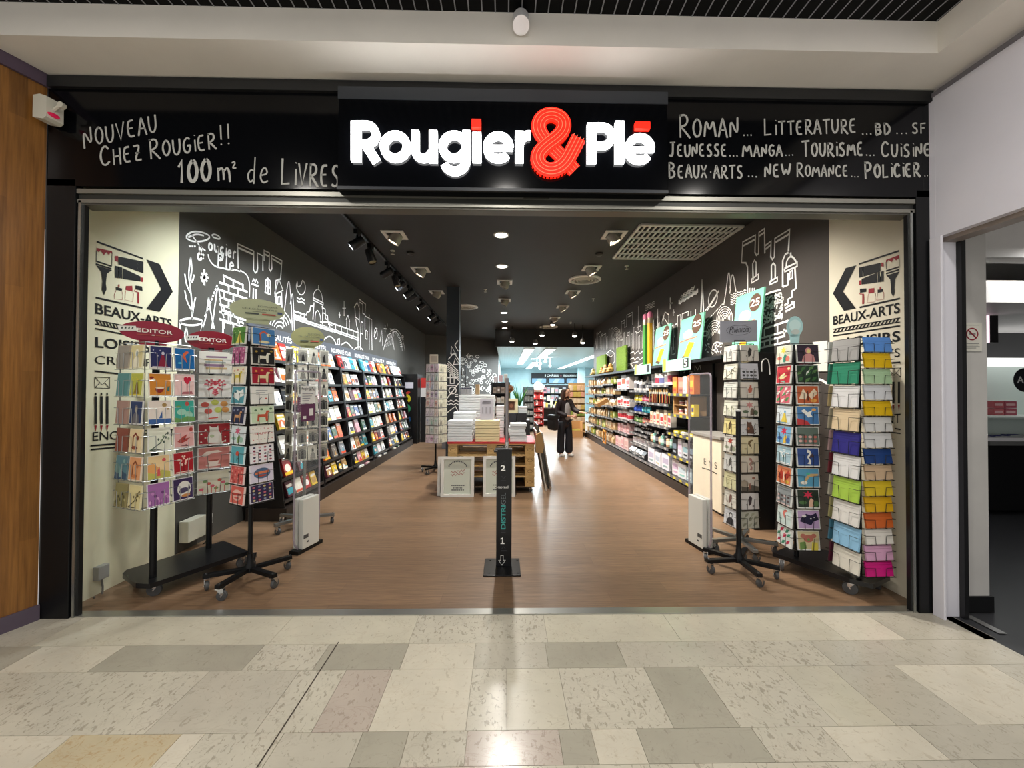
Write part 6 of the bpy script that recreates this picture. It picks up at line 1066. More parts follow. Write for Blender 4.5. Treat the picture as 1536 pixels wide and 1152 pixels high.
def plush(s): 
    b = MB()
    for (x, y, z, r) in ((0, 0, .35, .35), (0, .02, .75, .25), (-.05, .22, .95, .09), (-.05, -.2, .95, .09), (-.3, .2, .15, .14), (-.3, -.2, .15, .14), (-.2, .3, .45, .1), (-.2, -.3, .45, .1)): b.lathe([(r * s * math.cos(a) + .0001, r * s * math.sin(a)) for a in [-1.57 + i * .449 for i in range(8)]], (x * s, y * s, z * s), 10)
    return b
_pm = {}; _rg = random.Random(42)
def good(kind, dims, cols, label, cat, x, y, z, group, rz=0, tilt=0):
    k = (kind, dims, cols)
    if k not in _pm:
        mb = {'bottle': lambda: bottle(*dims, 0), 'jar': lambda: jar(*dims), 'box': lambda: boxy(*dims), 'bag': lambda: bag(*dims), 'brush': lambda: brush(*dims), 'plush': lambda: plush(*dims)}[kind]()
        _pm[k] = mb.mesh(kind, [mat(c, .35) for c in cols], kind != 'box' and kind != 'bag')
    nm = {'bottle': 'paint_bottle', 'jar': 'paint_jar', 'box': 'carton', 'bag': 'paper_bag', 'brush': 'paint_brush', 'plush': 'plush_toy'}[kind]
    o = bpy.data.objects.new(nm, _pm[k]); COL.objects.link(o); q_ = _rg; o.location = (x + q_.uniform(-.0, .02), y + q_.uniform(-.006, .006), z); o.rotation_euler = (0, tilt, rz + q_.uniform(-.12, .12)); o.scale = (q_.uniform(.88, 1), q_.uniform(.86, 1.0), q_.uniform(.8, 1.08) if kind != 'brush' else 1); tag(o, label, cat, group); return o
def row(u, s, kind, dims, cols, names, cat, n, group, ya=0, yb=1, dx=.05, sw=None):
    y0, y1 = US[u] + .06 + (US[u + 1] - US[u] - .12) * ya, US[u] + .06 + (US[u + 1] - US[u] - .12) * yb; z = UZ[u][s]; d = (.37 if s == 0 else UD[u]); wd = dims[0] if kind in ('box', 'bag') else dims[1] * 2 if len(dims) > 1 else .1
    for k in range(n):
        c = cols[k % len(cols)]; nm = names[k % len(names)]; y = y0 + (y1 - y0) * (k + .5) / n
        sh = (['lowest', 'second-lowest', 'third-lowest', 'fourth-lowest', 'fifth-lowest', 'sixth-lowest'][s] if s < len(UZ[u]) - 1 else 'top')
        good(kind, dims, c, f'{nm}, {ORD[k]} from entrance, {sh} shelf of {ORD[u]} shelving unit' + (f'' if sw else ''), cat, GX - d + dx + (dims[1] / 2 if kind == 'box' else dims[1] if kind in ('bottle', 'jar') else .06), y, z + .001, group)
W = '#e6e4de'; RW = ('#e4dcd8', '#b8303a', '#c84a4e'); PK_ = ('#dcb4b4', '#b06a70', '#c88a8c')
# unit three : paint bottles
g = 'paint bottles on the third unit'
cyc = [('#e0c828', '#dedcd8', '#e8e0a0'), ('#d8d43a', '#2a2a2a', '#e8e0a0')]; row(2, 5, 'bottle', (.15, .034), cyc, ['yellow paint bottle'], 'bottle', 5, g, 0.5, 1.0); row(2, 5, 'bottle', (.14, .034), [('#cf3a5e', '#dedcd8', '#e8a0b0')], ['crimson paint bottle'], 'bottle', 5, g, 0, .5)
row(2, 4, 'bottle', (.15, .036), [('#223a9a', '#e4e4e4', '#3a5ac0'), ('#2a4ab0', '#e4e4e4', '#4a6ad0')], ['blue paint bottle'], 'bottle', 5, g, .5, 1); row(2, 4, 'bottle', (.15, .034), [('#3aa8b8', '#e4e4e4', '#80d0d8'), ('#2a8a9a', '#e4e4e4', '#80d0d8')], ['turquoise paint bottle'], 'bottle', 4, g, 0, .5)
row(2, 3, 'bottle', (.13, .036), [('#5a9a4a', '#e0e0dc', '#c8d8a8'), ('#8ab04a', '#e0e0dc', '#d8e0b0')], ['green paint bottle'], 'bottle', 5, g, .45, 1); row(2, 3, 'bottle', (.13, .036), [('#d8785a', '#e0e0dc', '#f0c0a8'), ('#c84a58', '#e0e0dc', '#f0c0a8')], ['coral paint bottle'], 'bottle', 5, g, 0, .45)
row(2, 2, 'bottle', (.16, .04), [('#18181a', '#e8e8e8', '#c8c8c8')], ['black paint bottle with a white label'], 'bottle', 8, g)
row(2, 1, 'box', (.16, .12, .14), [('#dcd8d6', '#8a8a94', '#b8a8b0')], ['pale packet'], 'packet', 6, 'packets on the third unit'); row(2, 0, 'bag', (.18, .16), [('#2a2a2c', '#c8c8c8', '#d8d8d8'), ('#d8d8d8', '#2a2a2c', '#4a4a4c')], ['black bag', 'white bag'], 'bag', 5, 'bags on the third unit')
row(2, 6, 'bottle', (.27, .05), [('#e8e6e4', '#2a2a2c', '#3a3a3e'), ('#e8e6e4', '#e8e6e4', '#8a8a90')], ['tall white bottle with black cap', 'tall white bottle with white cap'], 'bottle', 6, 'tall bottles on the third unit')
# unit two : jars, hanging brushes, pencil boxes
row(1, 4, 'jar', (.25, .085), [('#e6e0dc', '#ece8e2', '#a8485a'), ('#dcd8d4', '#ece8e2', '#8a8a8c'), ('#e6e0dc', '#ece8e2', '#6a6c9a')], ['large tub with a red label', 'large tub with a grey label', 'large tub with a blue label'], 'tub', 5, 'tubs on the second unit')
for k in range(22):
    y = US[1] + .1 + k * .04; good('brush', (.262,), (('#c8a468', '#b8b8b0', '#3a2a20'), ('#1c1c1e', '#b8b8b0', '#c89a5a'), ('#8a3028', '#c8c8c0', '#d8c8a0'))[(k * 5) % 3], f'{("pale wooden", "black-handled", "red-handled")[(k * 5) % 3]} brush hanging on the second shelving unit, {ORD[k] if k < 18 else ("nineteenth", "twentieth", "twenty-first", "twenty-second")[k - 18]} from the entrance', 'brush', GX - .30, y, 1.31, 'brushes hung on the second unit')
row(1, 2, 'box', (.13, .1, .26), [('#d8d0c8', '#b8484a', '#b83a44'), ('#d8c8b0', '#b8484a', '#c8785a')], ['white and red pencil box', 'cream and red pencil box'], 'box', 6, 'pencil boxes on the second unit')
row(1, 1, 'bottle', (.2, .05), [('#8ac0b0', '#e8e8e8', '#cfe8e0'), ('#e0b088', '#2a2a2a', '#f0d8c0'), ('#2c2c30', '#e0e0e0', '#7a7a80')], ['mint bottle', 'peach bottle', 'black bottle'], 'bottle', 8, 'craft bottles on the second unit')
row(1, 0, 'box', (.3, .16, .26), [('#dcdae0', '#8aa0a0', '#b0a8c0'), ('#e0dee4', '#c8b890', '#a8b0c0')], ['white packet', 'white packet with lilac label'], 'packet', 3, 'white packets in the clear bins')
# unit one : small wooden cabinet and craft kits
y0 = US[0] + .3
t = thing('wooden_cabinet', 'small open wooden cabinet holding jars on the first shelving unit', 'cabinet', (GX - .19, y0 + .12, 1.162)); b = MB(); b.b2((-.14, -.24, 0), (.14, -.222, .285)); b.b2((-.14, .222, 0), (.14, .24, .285)); b.b2((-.14, -.222, .265), (.14, .222, .285)); b.b2((-.14, -.222, 0), (.14, .222, .018)); b.b2((.13, -.222, .018), (.14, .222, .265)); part('body', b, mat('#b08a5c', .5), t); b = MB(); b.b2((-.13, -.22, .14), (.128, .22, .15)); part('shelf', b, mat('#b08a5c', .5), t)
for k in range(4): good('jar', (.09, .04), (('#e0d8d0', '#d8b8b0', '#c8a8a0'), ('#d8d8d0', '#3a3a3c', '#a86a70'))[k % 2], f'{("white", "grey")[k % 2]} jar inside the small wooden cabinet, {("lower near", "lower far", "upper near", "upper far")[k]}', 'jar', GX - .27, y0 + .0 + .22 * (k % 2), 1.181 + (.132 if k > 1 else 0), 'jars in the wooden cabinet')
row(0, 2, 'box', (.17, .24, .035), [('#d8c83a', '#e8e4d8', '#e8e4d8'), ('#e4e0d8', '#c8485a', '#d8c83a')], ['yellow activity book lying flat', 'white activity book lying flat'], 'book', 3, 'books lying on the first unit')
row(0, 1, 'box', (.16, .05, .26), [('#2a2c30', '#a8b0b8', '#6a7a88'), ('#c8c8cc', '#3a3a3c', '#8aa8b0'), ('#dcd8dc', '#b8a0b8', '#c8b0c8')], ['black craft kit', 'grey craft kit', 'white craft kit'], 'box', 4, 'craft kits on the first unit')
row(0, 0, 'box', (.22, .05, .26), [('#8a9ca4', '#c8d0d0', '#b0c0c8'), ('#d8dadc', '#8ac0b8', '#b8c8d0'), ('#e0d8dc', '#c8a0b8', '#c8b0c8')], ['slate blue craft kit', 'white craft kit with green print', 'white craft kit with pink print'], 'box', 3, 'craft kits on the first unit')
row(0, 4, 'box', (.16, .1, .3), [('#d8702c', '#c83a2c', '#e8a83a'), ('#dcd4d0', '#c89a9a', '#d8b8b8'), ('#a8786a', '#8a4a4a', '#c89a8a')], ['orange kit box', 'white kit box', 'brown kit box'], 'box', 4, 'kit boxes on top of the first unit')
row(0, 3, 'box', (.07, .08, .2), [('#e0c030', '#d8d4c8', '#3a3a6a')], ['yellow kit pack'], 'packet', 1, 'kit packs on the first unit', 0, .1); row(0, 3, 'box', (.07, .08, .2), [('#58b060', '#d8e0c8', '#e8d850')], ['green kit pack'], 'packet', 1, 'kit packs on the first unit', .92, 1)
# unit four : white and red packs
row(3, 4, 'box', (.3, .2, .3), [RW, ('#dcd8d4', '#d8d0cc', '#d8583a')], ['white pack with a red label', 'white pack with an orange label'], 'pack', 3, 'large packs on the fourth unit')
row(3, 3, 'box', (.22, .18, .22), [RW, ('#e4dcd8', '#2a2a2c', '#b8303a')], ['white and red carton', 'white carton with black print'], 'box', 4, 'cartons on the fourth unit'); row(3, 2, 'jar', (.22, .075), [('#e4dedc', '#e4dedc', '#b83a44')], ['white tub with a red stripe'], 'tub', 6, 'tubs on the fourth unit')
row(3, 1, 'box', (.22, .18, .22), [PK_], ['dusty pink carton'], 'box', 4, 'pink cartons on the fourth unit'); row(3, 0, 'box', (.22, .2, .26), [('#d8bcb8', '#b88a8a', '#c8a09c'), PK_], ['pale pink carton', 'dark pink carton'], 'box', 4, 'pink cartons at the foot of the fourth unit')
# units five to seven : wood, card and craft goods
Wd = [('#c8a472', '#a87c48', '#e0c8a0'), ('#b88e5a', '#d8b888', '#a07040'), ('#d8c09a', '#b8945e', '#e8d8b8'), ('#c0a684', '#8a6a44', '#d8c8a8')]; Gr = [('#8aa04a', '#c8c070', '#d8d8a0'), ('#c8b040', '#e0d890', '#8a9a40'), ('#a8a89a', '#6a7a5a', '#d8d0c0')]
for u in (4, 5, 6):
    for s in range(6):
        n = (4, 5, 4, 5, 4, 4)[s]; pal = Wd if (u + s) % 3 else Gr + Wd[:1]; kind = ('box', 'bag', 'box', 'jar', 'bag', 'box')[(s + u) % 6]
        dims = {'box': (.17, .15, .2 if s % 2 else .16), 'bag': (.19, .22), 'jar': (.18, .06)}[kind]
        wood_n = ['raw wooden', 'brown cardboard', 'pale wooden', 'beige'] if pal is Wd else ['olive green', 'mustard', 'grey-green', 'raw wooden']
        row(u, s, kind, dims, pal, [f'{a} {dict(box="box", bag="craft bag", jar="pot")[kind]}' for a in wood_n], {'box': 'box', 'bag': 'bag', 'jar': 'pot'}[kind], n, f'craft goods on the {ORD[u]} unit')
t = good('box', (.3, .34, .1), ('#a87c48', '#c8a472', '#d8c8a0'), 'brown cardboard tray tilted out of the fifth shelving unit', 'tray', GX - .50, US[4] + .45, 1.16, 'craft goods on the fifth unit', 0, -.5)
b = MB(); 
for s in (-1, 1): b.b2((-.02, s * .12 - .02, 0), (0, s * .12 + .02, .34)); 
b.b2((-.02, -.1, 0), (0, .1, .04)); b.b2((-.02, -.1, .30), (0, .1, .34)); solo('picture_frame', b, mat('#cf8a34', .5), 'orange wooden frame leaning at the foot of the fifth shelving unit', 'frame', (GX - .42, US[4] + .5, .15))
# ---- on the top board : posters, giant pencils, grass panels, plush toys
ZT = 1.971
def poster(px0, px1, py0, X, i, words):
    a, c = at_x(px1, 540, X), at_x(px0, 540, X); y0, y1 = a.y, c.y; h = min(.98, at_x((px0 + px1) / 2, py0, X).z - ZT); t = thing('sale_poster', words, 'poster', (X, (y0 + y1) / 2, ZT), 0, 'mint posters on the top board'); w_ = y1 - y0; lean = .10
    def P(u, v, e=0): return (-.005 - e + v * lean * h + 0, (.5 - u) * w_, v * h)
    b = MB(); q = [P(0, 0), P(1, 0), P(1, 1), P(0, 1)]; b.add(q + [(x + .02, y, z) for x, y, z in q], [(0, 1, 2, 3), (7, 6, 5, 4), (0, 4, 5, 1), (1, 5, 6, 2), (2, 6, 7, 3), (3, 7, 4, 0)], 0); part('board', b, mat('#7fd0ae', .45), t)
    b = MB(); c_ = circ(.74, .80, .2, .2 * w_ / h, 20); b.add([P(u, v, .003) for u, v in c_], [tuple(range(20))], 0); o = Vector(P(.58, .74, .005)); put_text(b, '25', o, Vector(P(.9, .74, .005)) - o, Vector(P(.58, .86, .005)) - o, 1, .02)
    b.add([P(u, v, .003) for u, v in ((.28, .14), (.5, .1), (.72, .4), (.48, .44))], [(0, 1, 2, 3)], 2); b.add([P(u, v, .004) for u, v in ((.2, .1), (.45, .05), (.5, .1), (.28, .15))], [(0, 1, 2, 3)], 0)
    b.add([P(u, v, .003) for u, v in circ(.4, .62, .22, .1, 12)], [tuple(range(12))], 3); b.add([P(u, v, .003) for u, v in ((.05, .47), (.8, .5), (.8, .53), (.05, .5))], [(0, 1, 2, 3)], 4); part('print', b, [mat('#5a4234', .5), M_whitevinyl, mat('#e0a020', .5), mat('#e8dcb0', .5), mat('#c87a6a', .5)], t, label='brown discount disc and orange pencil picture')
poster(979, 1001, 489, 2.80, 0, 'mint green sale poster on the top board, farthest of three'); poster(1016, 1050, 474, 2.80, 1, 'mint green sale poster on the top board, middle of three'); poster(1097, 1138, 438, 2.80, 2, 'mint green sale poster on the top board, nearest the entrance')
for px, c, lb in ((968, '#3f8a3a', 'giant green pencil standing on the top board'), (975, '#dc9a1c', 'giant yellow pencil with a pink eraser on the top board')):
    p = at_x(px, 545, 2.78); t = thing('giant_pencil', lb, 'decoration', (2.78, p.y, ZT)); b = MB(); b.lathe([(.05, 0), (.05, .85)], n=6); part('shaft', b, mat(c, .4), t); b = MB(); b.lathe([(.053, .85), (.053, .93), (.05, .95)], n=12); part('ferrule', b, mat('#b8a890', .3, .7), t); b = MB(); b.lathe([(.05, .95), (.052, 1.03), (.03, 1.07), (0, 1.075)], n=12); part('eraser', b, mat('#d87a9a', .6), t, True)
for px0, px1, py, lb in ((892, 905, 531, 'green artificial grass panel on the top board, farther one'), (921, 935, 517, 'green artificial grass panel on the top board, nearer one')):
    a, c = at_x(px1, 550, 2.82), at_x(px0, 550, 2.82); h = at_x(px1, py, 2.82).z - ZT; b = MB(); b.box((0, 0, h / 2), (.05, c.y - a.y, h), 0, None, .01); k = NT('grass_panel', .8); k.out(k.ramp(k.noise(k.mapping((1, 1, 1)), 40, 3), [(.3, '#4a6a1c'), (.7, '#7a9a34')])); solo('grass_panel', b, k.m, lb, 'panel', (2.90, (a.y + c.y) / 2, ZT), 0, 'grass panels')
for i, (px, s_) in enumerate(((888, .24), (901, .22), (907, .24), (914, .27))):
    p = at_x(px, 558, 2.70); good('plush', (s_,), (('#d8b888',), ('#c89a5c',))[i % 2], f'{("pale beige", "tan")[i % 2]} figure sitting on the top board, {ORD[3 - i]} from the entrance', 'figure', 2.72, p.y, ZT, 'figures on the top board')
for px0, px1, lb in ((952, 976, 'mint shelf strip on the top board edge, farther one'), (994, 1036, 'mint shelf strip on the top board edge, nearer one with a black numeral')):
    a, c = at_x(px1, 550, 2.63), at_x(px0, 550, 2.63); w_ = c.y - a.y; b = MB(); b.b2((-.006, -w_ / 2, -.13), (0, w_ / 2, .05), 0); b.b2((-.0075, w_ * .36, -.12), (-.006, w_ * .47, .08), 1); b.b2((-.0075, -w_ * .44, -.10), (-.006, -w_ * .28, .04), 2)
    if px0 > 980: put_text(b, '5', (-.009, -w_ * .3, -.085), (0, -w_ * .1, 0), (0, 0, .11), 3, .02)
    b.b2((-.0075, -w_ * .1, -.07), (-.006, w_ * .25, .02), 4); solo('shelf_strip', b, [mat('#a4dcc4', .45), mat('#e0c040', .5), mat('#1c1c1e', .5), M_whitevinyl, mat('#d8e8c0', .5)], lb, 'sign', (GX - .361, (a.y + c.y) / 2, 1.965))
# ---- cream wrapped counter with dark lettering, black cabinet near the entrance
t = thing('wrapped_counter', 'cream fabric-wrapped counter with black lettering in front of the product wall', 'counter', (2.80, 5.02, 0)); b = MB(); b.b2((-.16, -.36, .03), (.17, .36, .93), 0, .01); part('body', b, wall_paint('cream_cloth', '#d8cdb6', .8, .06), t)
b = MB(); b.b2((-.18, -.37, .93), (.18, .37, .97), 0, .006); part('counter_top', b, mat('#8d8a84', .4), t); b = MB(); b.b2((-.14, -.34, 0), (.15, .34, .03)); part('plinth', b, M_black, t)
b = MB()
for i, ch in enumerate('ENS'): put_text(b, ch, (-.1625, .05 - i * .13, .56), (0, -.06, 0), (0, 0, .08), 0, -.005)
b.ribbon([(-.1625, .10 - i * .09, .50 + .012 * math.sin(i * .8)) for i in range(5)], (-1, 0, 0), .01, 0); part('lettering', b, M_black, t)
t = thing('black_cabinet', 'tall narrow black cabinet against the right wall behind the picture cards', 'cabinet', (2.865, 4.42, 0)); b = MB(); b.b2((-.11, -.2, 0), (.12, .2, 1.965), 0, .006); part('body', b, mat('#0d0d0e', .4), t); b = MB(); b.b2((-.112, -.2, 1.12), (.0, .2, 1.135)); part('trim', b, mat('#8a8a86', .3, .7), t); b = MB(); b.tube(smooth_path([(-.02, -.204, 1.75), (-.03, -.215, 1.88), (.05, -.215, 1.9), (.07, -.206, 1.72)]), .006, 6); part('handle_loop', b, mat('#cfcdc8', .4), t, True)
# ================================================================ middle of the shop: pallets, canvases, frames, dispenser, gates
M_pal = wood('pallet_wood', '#a8824e', '#d8b478', (2, 14, 14), .65); M_canvas = wall_paint('white_canvas', '#dfe3e6', .8, .03); M_cream = wall_paint('cream_canvas', '#e2d3a8', .8, .04)
PY = 5.72; px0, px1 = at_y(672, 665, PY).x, at_y(802, 665, PY).x; PXc = (px0 + px1) / 2; PW = px1 - px0; zt = at_y(735, 663, PY).z; ph = (zt - .025 - .10) / 4
t = thing('wheeled_dolly', 'low wheeled dolly carrying the stack of wooden pallets', 'dolly', (PXc, PY + .4, 0)); b = MB(); b.b2((-PW / 2, -.4, .085), (PW / 2, .4, .099)); part('dolly_plate', b, mat('#4c3a28', .6), t)
for sx in (-1, 1):
    for sy in (-1, 1): caster(t, sx * (PW / 2 - .07), sy * .32, .6 * sx, .032, .055)
def pallet():
    t = thing('wooden_pallet', 'x', 'pallet'); b = MB()
    for i in range(5): b.box((0, -.34 + i * .17, ph - .012), (PW, .12, .022), 0)
    for x in (-1, 0, 1): b.box((x * (PW / 2 - .07), 0, ph - .034), (.13, .8, .02), 0)
    part('deck', b, M_pal, t)
    for x in (-1, 0, 1):
        for y in (-1, 0, 1): b = MB(); b.box((x * (PW / 2 - .07), y * .33, (ph - .044 + .016) / 2), (.14, .13, ph - .062), 0, None, .004); part('block', b, M_pal, t)
        b = MB(); b.box((x * (PW / 2 - .07), 0, .0085), (.14, .8, .015)); part('skid', b, M_pal, t)
    # branded stamp on the front blocks
    b = MB()
    for x in (-1, 0, 1):
        for r_ in (.03,): 
            o_, i_ = circ(x * (PW / 2 - .07), ph * .42, .04, .022, 14), circ(x * (PW / 2 - .07), ph * .42, .034, .017, 14)
            for k in range(14): j = (k + 1) % 14; b.flat([i_[k], i_[j], o_[j], o_[k]], (0, -.3965, 0), (1, 0, 0), (0, 0, 1))
    part('stamp', b, mat('#5a4022', .7), t); return t
pp = pallet()
for i in range(4):
    o = pp if i == 0 else copy_tree(pp); o.location = (PXc, PY + .4, .10 + i * ph); o['label'] = f'wooden pallet, {["lowest", "second from bottom", "third from bottom", "topmost"][i]} of the stack under the canvases'; o['group'] = 'stacked pallets'
b = MB(); b.b2((-PW / 2 - .01, -.41, 0), (PW / 2 + .01, .41, .024)); solo('red_board', b, mat('#b8242a', .5), 'red board on top of the pallet stack', 'board', (PXc, PY + .4, zt - .025)); zt += .0
def cstack(pxa, pxb, ytop, Y, dp, th, M, col, where, jit=.004):
    xa, xb = at_y(pxa, 640, Y).x, at_y(pxb, 640, Y).x; h = at_y((pxa + pxb) / 2, ytop, Y).z - zt; n = max(1, round(h / th)); th = h / n; rr = random.Random(int(pxa)); me = None
    for k in range(n):
        if me is None: b = MB(); b.box((0, 0, th / 2 - .001), (xb - xa, dp, th - .004), 0, None, .004); me = b.mesh('canvas', M)
        o = bpy.data.objects.new('canvas', me); COL.objects.link(o); o.location = ((xa + xb) / 2 + rr.uniform(-jit, jit), Y + dp / 2 + rr.uniform(0, jit), zt + k * th); o.rotation_euler = (0, 0, rr.uniform(-.008, .008))
        tag(o, f'{col} stretched canvas, {(ORD + ["nineteenth", "twentieth", "twenty-first", "twenty-second"])[k]} from the bottom of {where}', 'canvas', 'stacked canvases on the pallets')
    return (xa + xb) / 2, zt + n * th
cstack(671.5, 708, 631, PY + .01, .24, .041, M_canvas, 'white', 'the front left stack'); sx, sz = cstack(713, 749.5, 630.5, PY + .01, .24, .041, M_cream, 'cream', 'the front middle stack'); cstack(764, 789, 635, PY + .01, .22, .05, M_canvas, 'white', 'the small front right stack', .012)
cstack(680, 713, 618, PY + .27, .2, .04, M_canvas, 'white', 'the stack behind the left one'); cstack(688, 742, 592.5, PY + .5, .28, .04, M_canvas, 'white', 'the tall rear stack'); cstack(744.5, 756, 608, PY + .5, .28, .04, M_canvas, 'white', 'the narrow rear stack')
# paper notice standing on the cream stack
a, c = at_y(720, 628, PY + .06), at_y(740, 598, PY + .06); b = MB(); w_, h_ = c.x - a.x, c.z - sz; b.prism([(0, 0), (w_, 0), (w_, h_), (0, h_)], (-w_ / 2, 0, 0), (1, 0, 0), (0, 0, 1), -.003, 0)
for i, (u0, u1, v0, v1, m) in enumerate(((.2, .8, .86, .9, 1), (.15, .85, .78, .82, 1), (.15, .25, .3, .6, 2), (.42, .55, .3, .6, 2), (.72, .85, .3, .6, 2))): b.flat([(u0 * w_, v0 * h_), (u1 * w_, v0 * h_), (u1 * w_, v1 * h_), (u0 * w_, v1 * h_)], (-w_ / 2, -.0035, 0), (1, 0, 0), (0, 0, 1), m)
solo('price_notice', b, [mat('#d4d2dc', .4), mat('#6d6a74', .5), mat('#b0aeb8', .5)], 'pale grey price notice standing on the cream canvases', 'notice', ((a.x + c.x) / 2, PY + .06, sz))
# dark boxes, framed picture, small stack behind
xa, xb = at_y(757, 640, PY + .42).x, at_y(790, 640, PY + .42).x; zb_ = at_y(770, 620, PY + .42).z
b = MB(); b.b2((-(xb - xa) / 2, -.16, 0), (.01, .16, zb_ - zt), 0, .005); solo('dark_box', b, mat('#2c2d33', .5), 'dark grey box under the framed picture', 'box', ((xa + xb) / 2, PY + .6, zt)); b = MB(); b.b2((.02, -.16, 0), ((xb - xa) / 2, .16, zb_ - zt - .0), 0, .005); solo('dark_box', b, mat('#1d1d20', .5), 'black box under the small white canvases', 'box', ((xa + xb) / 2, PY + .6, zt))
a, c = at_y(757, 620, PY + .5), at_y(777, 598, PY + .5); w_, h_ = c.x - a.x, c.z - zb_; t = thing('framed_picture', 'small cream-framed dark picture standing on the dark boxes', 'picture', ((a.x + c.x) / 2, PY + .52, zb_)); b = MB()
for (x, z, dx, dz) in ((0, .018, w_, .036), (0, h_ - .018, w_, .036), (-w_ / 2 + .018, h_ / 2, .036, h_ - .072), (w_ / 2 - .018, h_ / 2, .036, h_ - .072)): b.box((x, 0, z), (dx, .03, dz))
part('frame', b, mat('#e6dcb8', .5), t); b = MB(); b.box((0, .008, h_ / 2), (w_ - .072, .01, h_ - .072), 0); b.flat([(.25, .2), (.75, .2), (.75, .8), (.25, .8)], (-w_ / 2, .002, 0), (w_, 0, 0), (0, 0, h_), 1); b.flat(circ(.5, .5, .12, .16, 10), (-w_ / 2, .001, 0), (w_, 0, 0), (0, 0, h_), 2); part('picture', b, [mat('#ddd2ae', .6), mat('#5a3626', .6), mat('#8a5a42', .6)], t)
xa, xb = at_y(778, 615, PY + .5).x, at_y(791, 615, PY + .5).x
for k in range(3): b = MB(); b.box((0, 0, .017), (xb - xa, .2, .032), 0, None, .003); solo('canvas', b, M_canvas, f'small white canvas beside the framed picture, {["lowest", "middle", "topmost"][k]} of three', 'canvas', ((xa + xb) / 2, PY + .6, zb_ + .036 * k), 0, 'small canvases on the black box')
# white tray frames with a printed sheet leaning on the pallets
def tray(pxa, pxb, ya, Y, lb, front):
    a, c = at_y(pxa, 745, Y), at_y(pxb, ya, Y); w_, h_ = c.x - a.x, c.z; t = thing('white_frame', lb, 'frame', ((a.x + c.x) / 2, Y, 0), 0, 'white frames leaning on the pallets'); M = Matrix.Rotation(-.10, 4, 'X'); b = MB()
    for (x, z, dx, dz) in ((0, .02, w_, .04), (0, h_ - .02, w_, .04), (-w_ / 2 + .02, h_ / 2, .04, h_ - .08), (w_ / 2 - .02, h_ / 2, .04, h_ - .08)): b.box((x, 0, z), (dx, .045, dz))
    part('frame', b.xf(M), mat('#e4e2dc', .45), t); b = MB(); b.box((0, .012, h_ / 2), (w_ - .08, .008, h_ - .08)); part('print_sheet', b.xf(M), mat('#cfd4c6', .5), t)
    if front:
        b = MB(); o = Vector((0, .0065, 0)); U, V = Vector((1, 0, 0)), Vector((0, 0, 1))
        for i in range(13): an = math.pi * (.18 + .64 * i / 12); x, z = .15 * math.cos(an), h_ * .62 + .15 * math.sin(an); b.flat([(x - .008, z - .01), (x + .008, z - .01), (x + .008, z + .01), (x - .008, z + .01)], o, U, V, 0)
        for r_, s in ((.60, 0), (.53, 1)): b.ribbon([o + Vector((-.10 + i * .014, 0, h_ * r_ + .016 * math.sin(i * 1.9 + s) + i * .002)) for i in range(15)], (0, -1, 0), .008, 1)
        for r_, L_ in ((.28, .09), (.22, .06), (.17, .085)):
            for i in range(7): x = -L_ + i * L_ / 3.2; b.flat([(x, h_ * r_ - .007), (x + L_ * .22, h_ * r_ - .007), (x + L_ * .22, h_ * r_ + .007), (x, h_ * r_ + .007)], o, U, V, 0)
        part('printing', b.xf(M), [mat('#55565a', .6), mat('#a85a56', .6)], t)
tray(656, 705, 685.5, 5.60, 'white frame leaning on the pallets, mostly hidden behind the left printed one', False); tray(661, 711, 685.5, 5.53, 'white frame with a circular printed motto, left one leaning on the pallets', True); tray(724.5, 773, 685, 5.55, 'white frame with a printed motto, right one behind the black dispenser', True)
# boards and kraft sheet leaning on the right side of the pallets
for i, (y0, y1, z_, c) in enumerate(((5.85, 6.45, .92, '#c8c4bc'), (6.0, 6.7, 1.0, '#3a3634'), (6.1, 6.75, .86, '#8a8078'))):
    b = MB(); b.box((0, 0, z_ / 2), (.02, y1 - y0, z_)); b.box((-.0, 0, z_ / 2), (.024, y1 - y0 - .06, z_ - .06), 1); b.xf(Matrix.Rotation(-.17, 4, 'Y')); solo('leaning_board', b, [mat(c, .5), mat('#a89c8c', .6)], ['pale framed board leaning on the right of the pallets', 'dark framed board leaning on the right of the pallets', 'grey framed board leaning farthest right of the pallets'][i], 'board', (px1 + .19 + i * .05, (y0 + y1) / 2, .0), 0, 'boards leaning on the pallets')
b = MB(); q = [(-.06, 0), (.05, -.01), (.07, .12), (.02, .30), (-.05, .26)]; b.prism(q, (0, 0, 0), (1, 0, 0), (0, 0, 1), -.10); solo('kraft_paper', b, mat('#9a7a4e', .8), 'brown kraft wrapping paper hanging at the right end of the pallets', 'paper', (px1 + .075, PY + .02, zt - .16))
# ---- hand gel dispenser
GY = 3.38; gx = at_y(756, 760, GY).x; gw = at_y(767.5, 760, GY).x - at_y(744.5, 760, GY).x; gz = at_y(756, 673, GY).z
t = thing('gel_dispenser', 'black floor-standing hand gel dispenser with a silver pole in the entrance', 'dispenser', (gx, GY, 0)); b = MB(); xa, xb = at_z(725, 862, 0).x, at_z(781, 862, 0).x; b.b2((xa - gx, -.19, 0), (xb - gx, .13, .012), 0, .003)
for sx_ in (-1, 1):
    for sy_ in (-.15, .09): b.lathe([(.008, .012), (.008, .016)], (sx_ * .12, sy_, 0), 8)
part('base_plate', b, mat('#0f0f11', .3), t); b = MB(); b.b2((-gw / 2, -.03, .012), (gw / 2, .04, gz), 0, .003); part('post', b, mat('#121316', .3), t)
b = MB(); b.b2((-gw / 2 - .012, -.04, gz - .012), (gw / 2 - .0, .05, gz - .002)); b.b2((-gw / 2 - .02, -.1, gz - .016), (-gw / 2 + .01, -.03, gz - .006)); part('drip_tray', b, mat('#1a1a1c', .4), t)
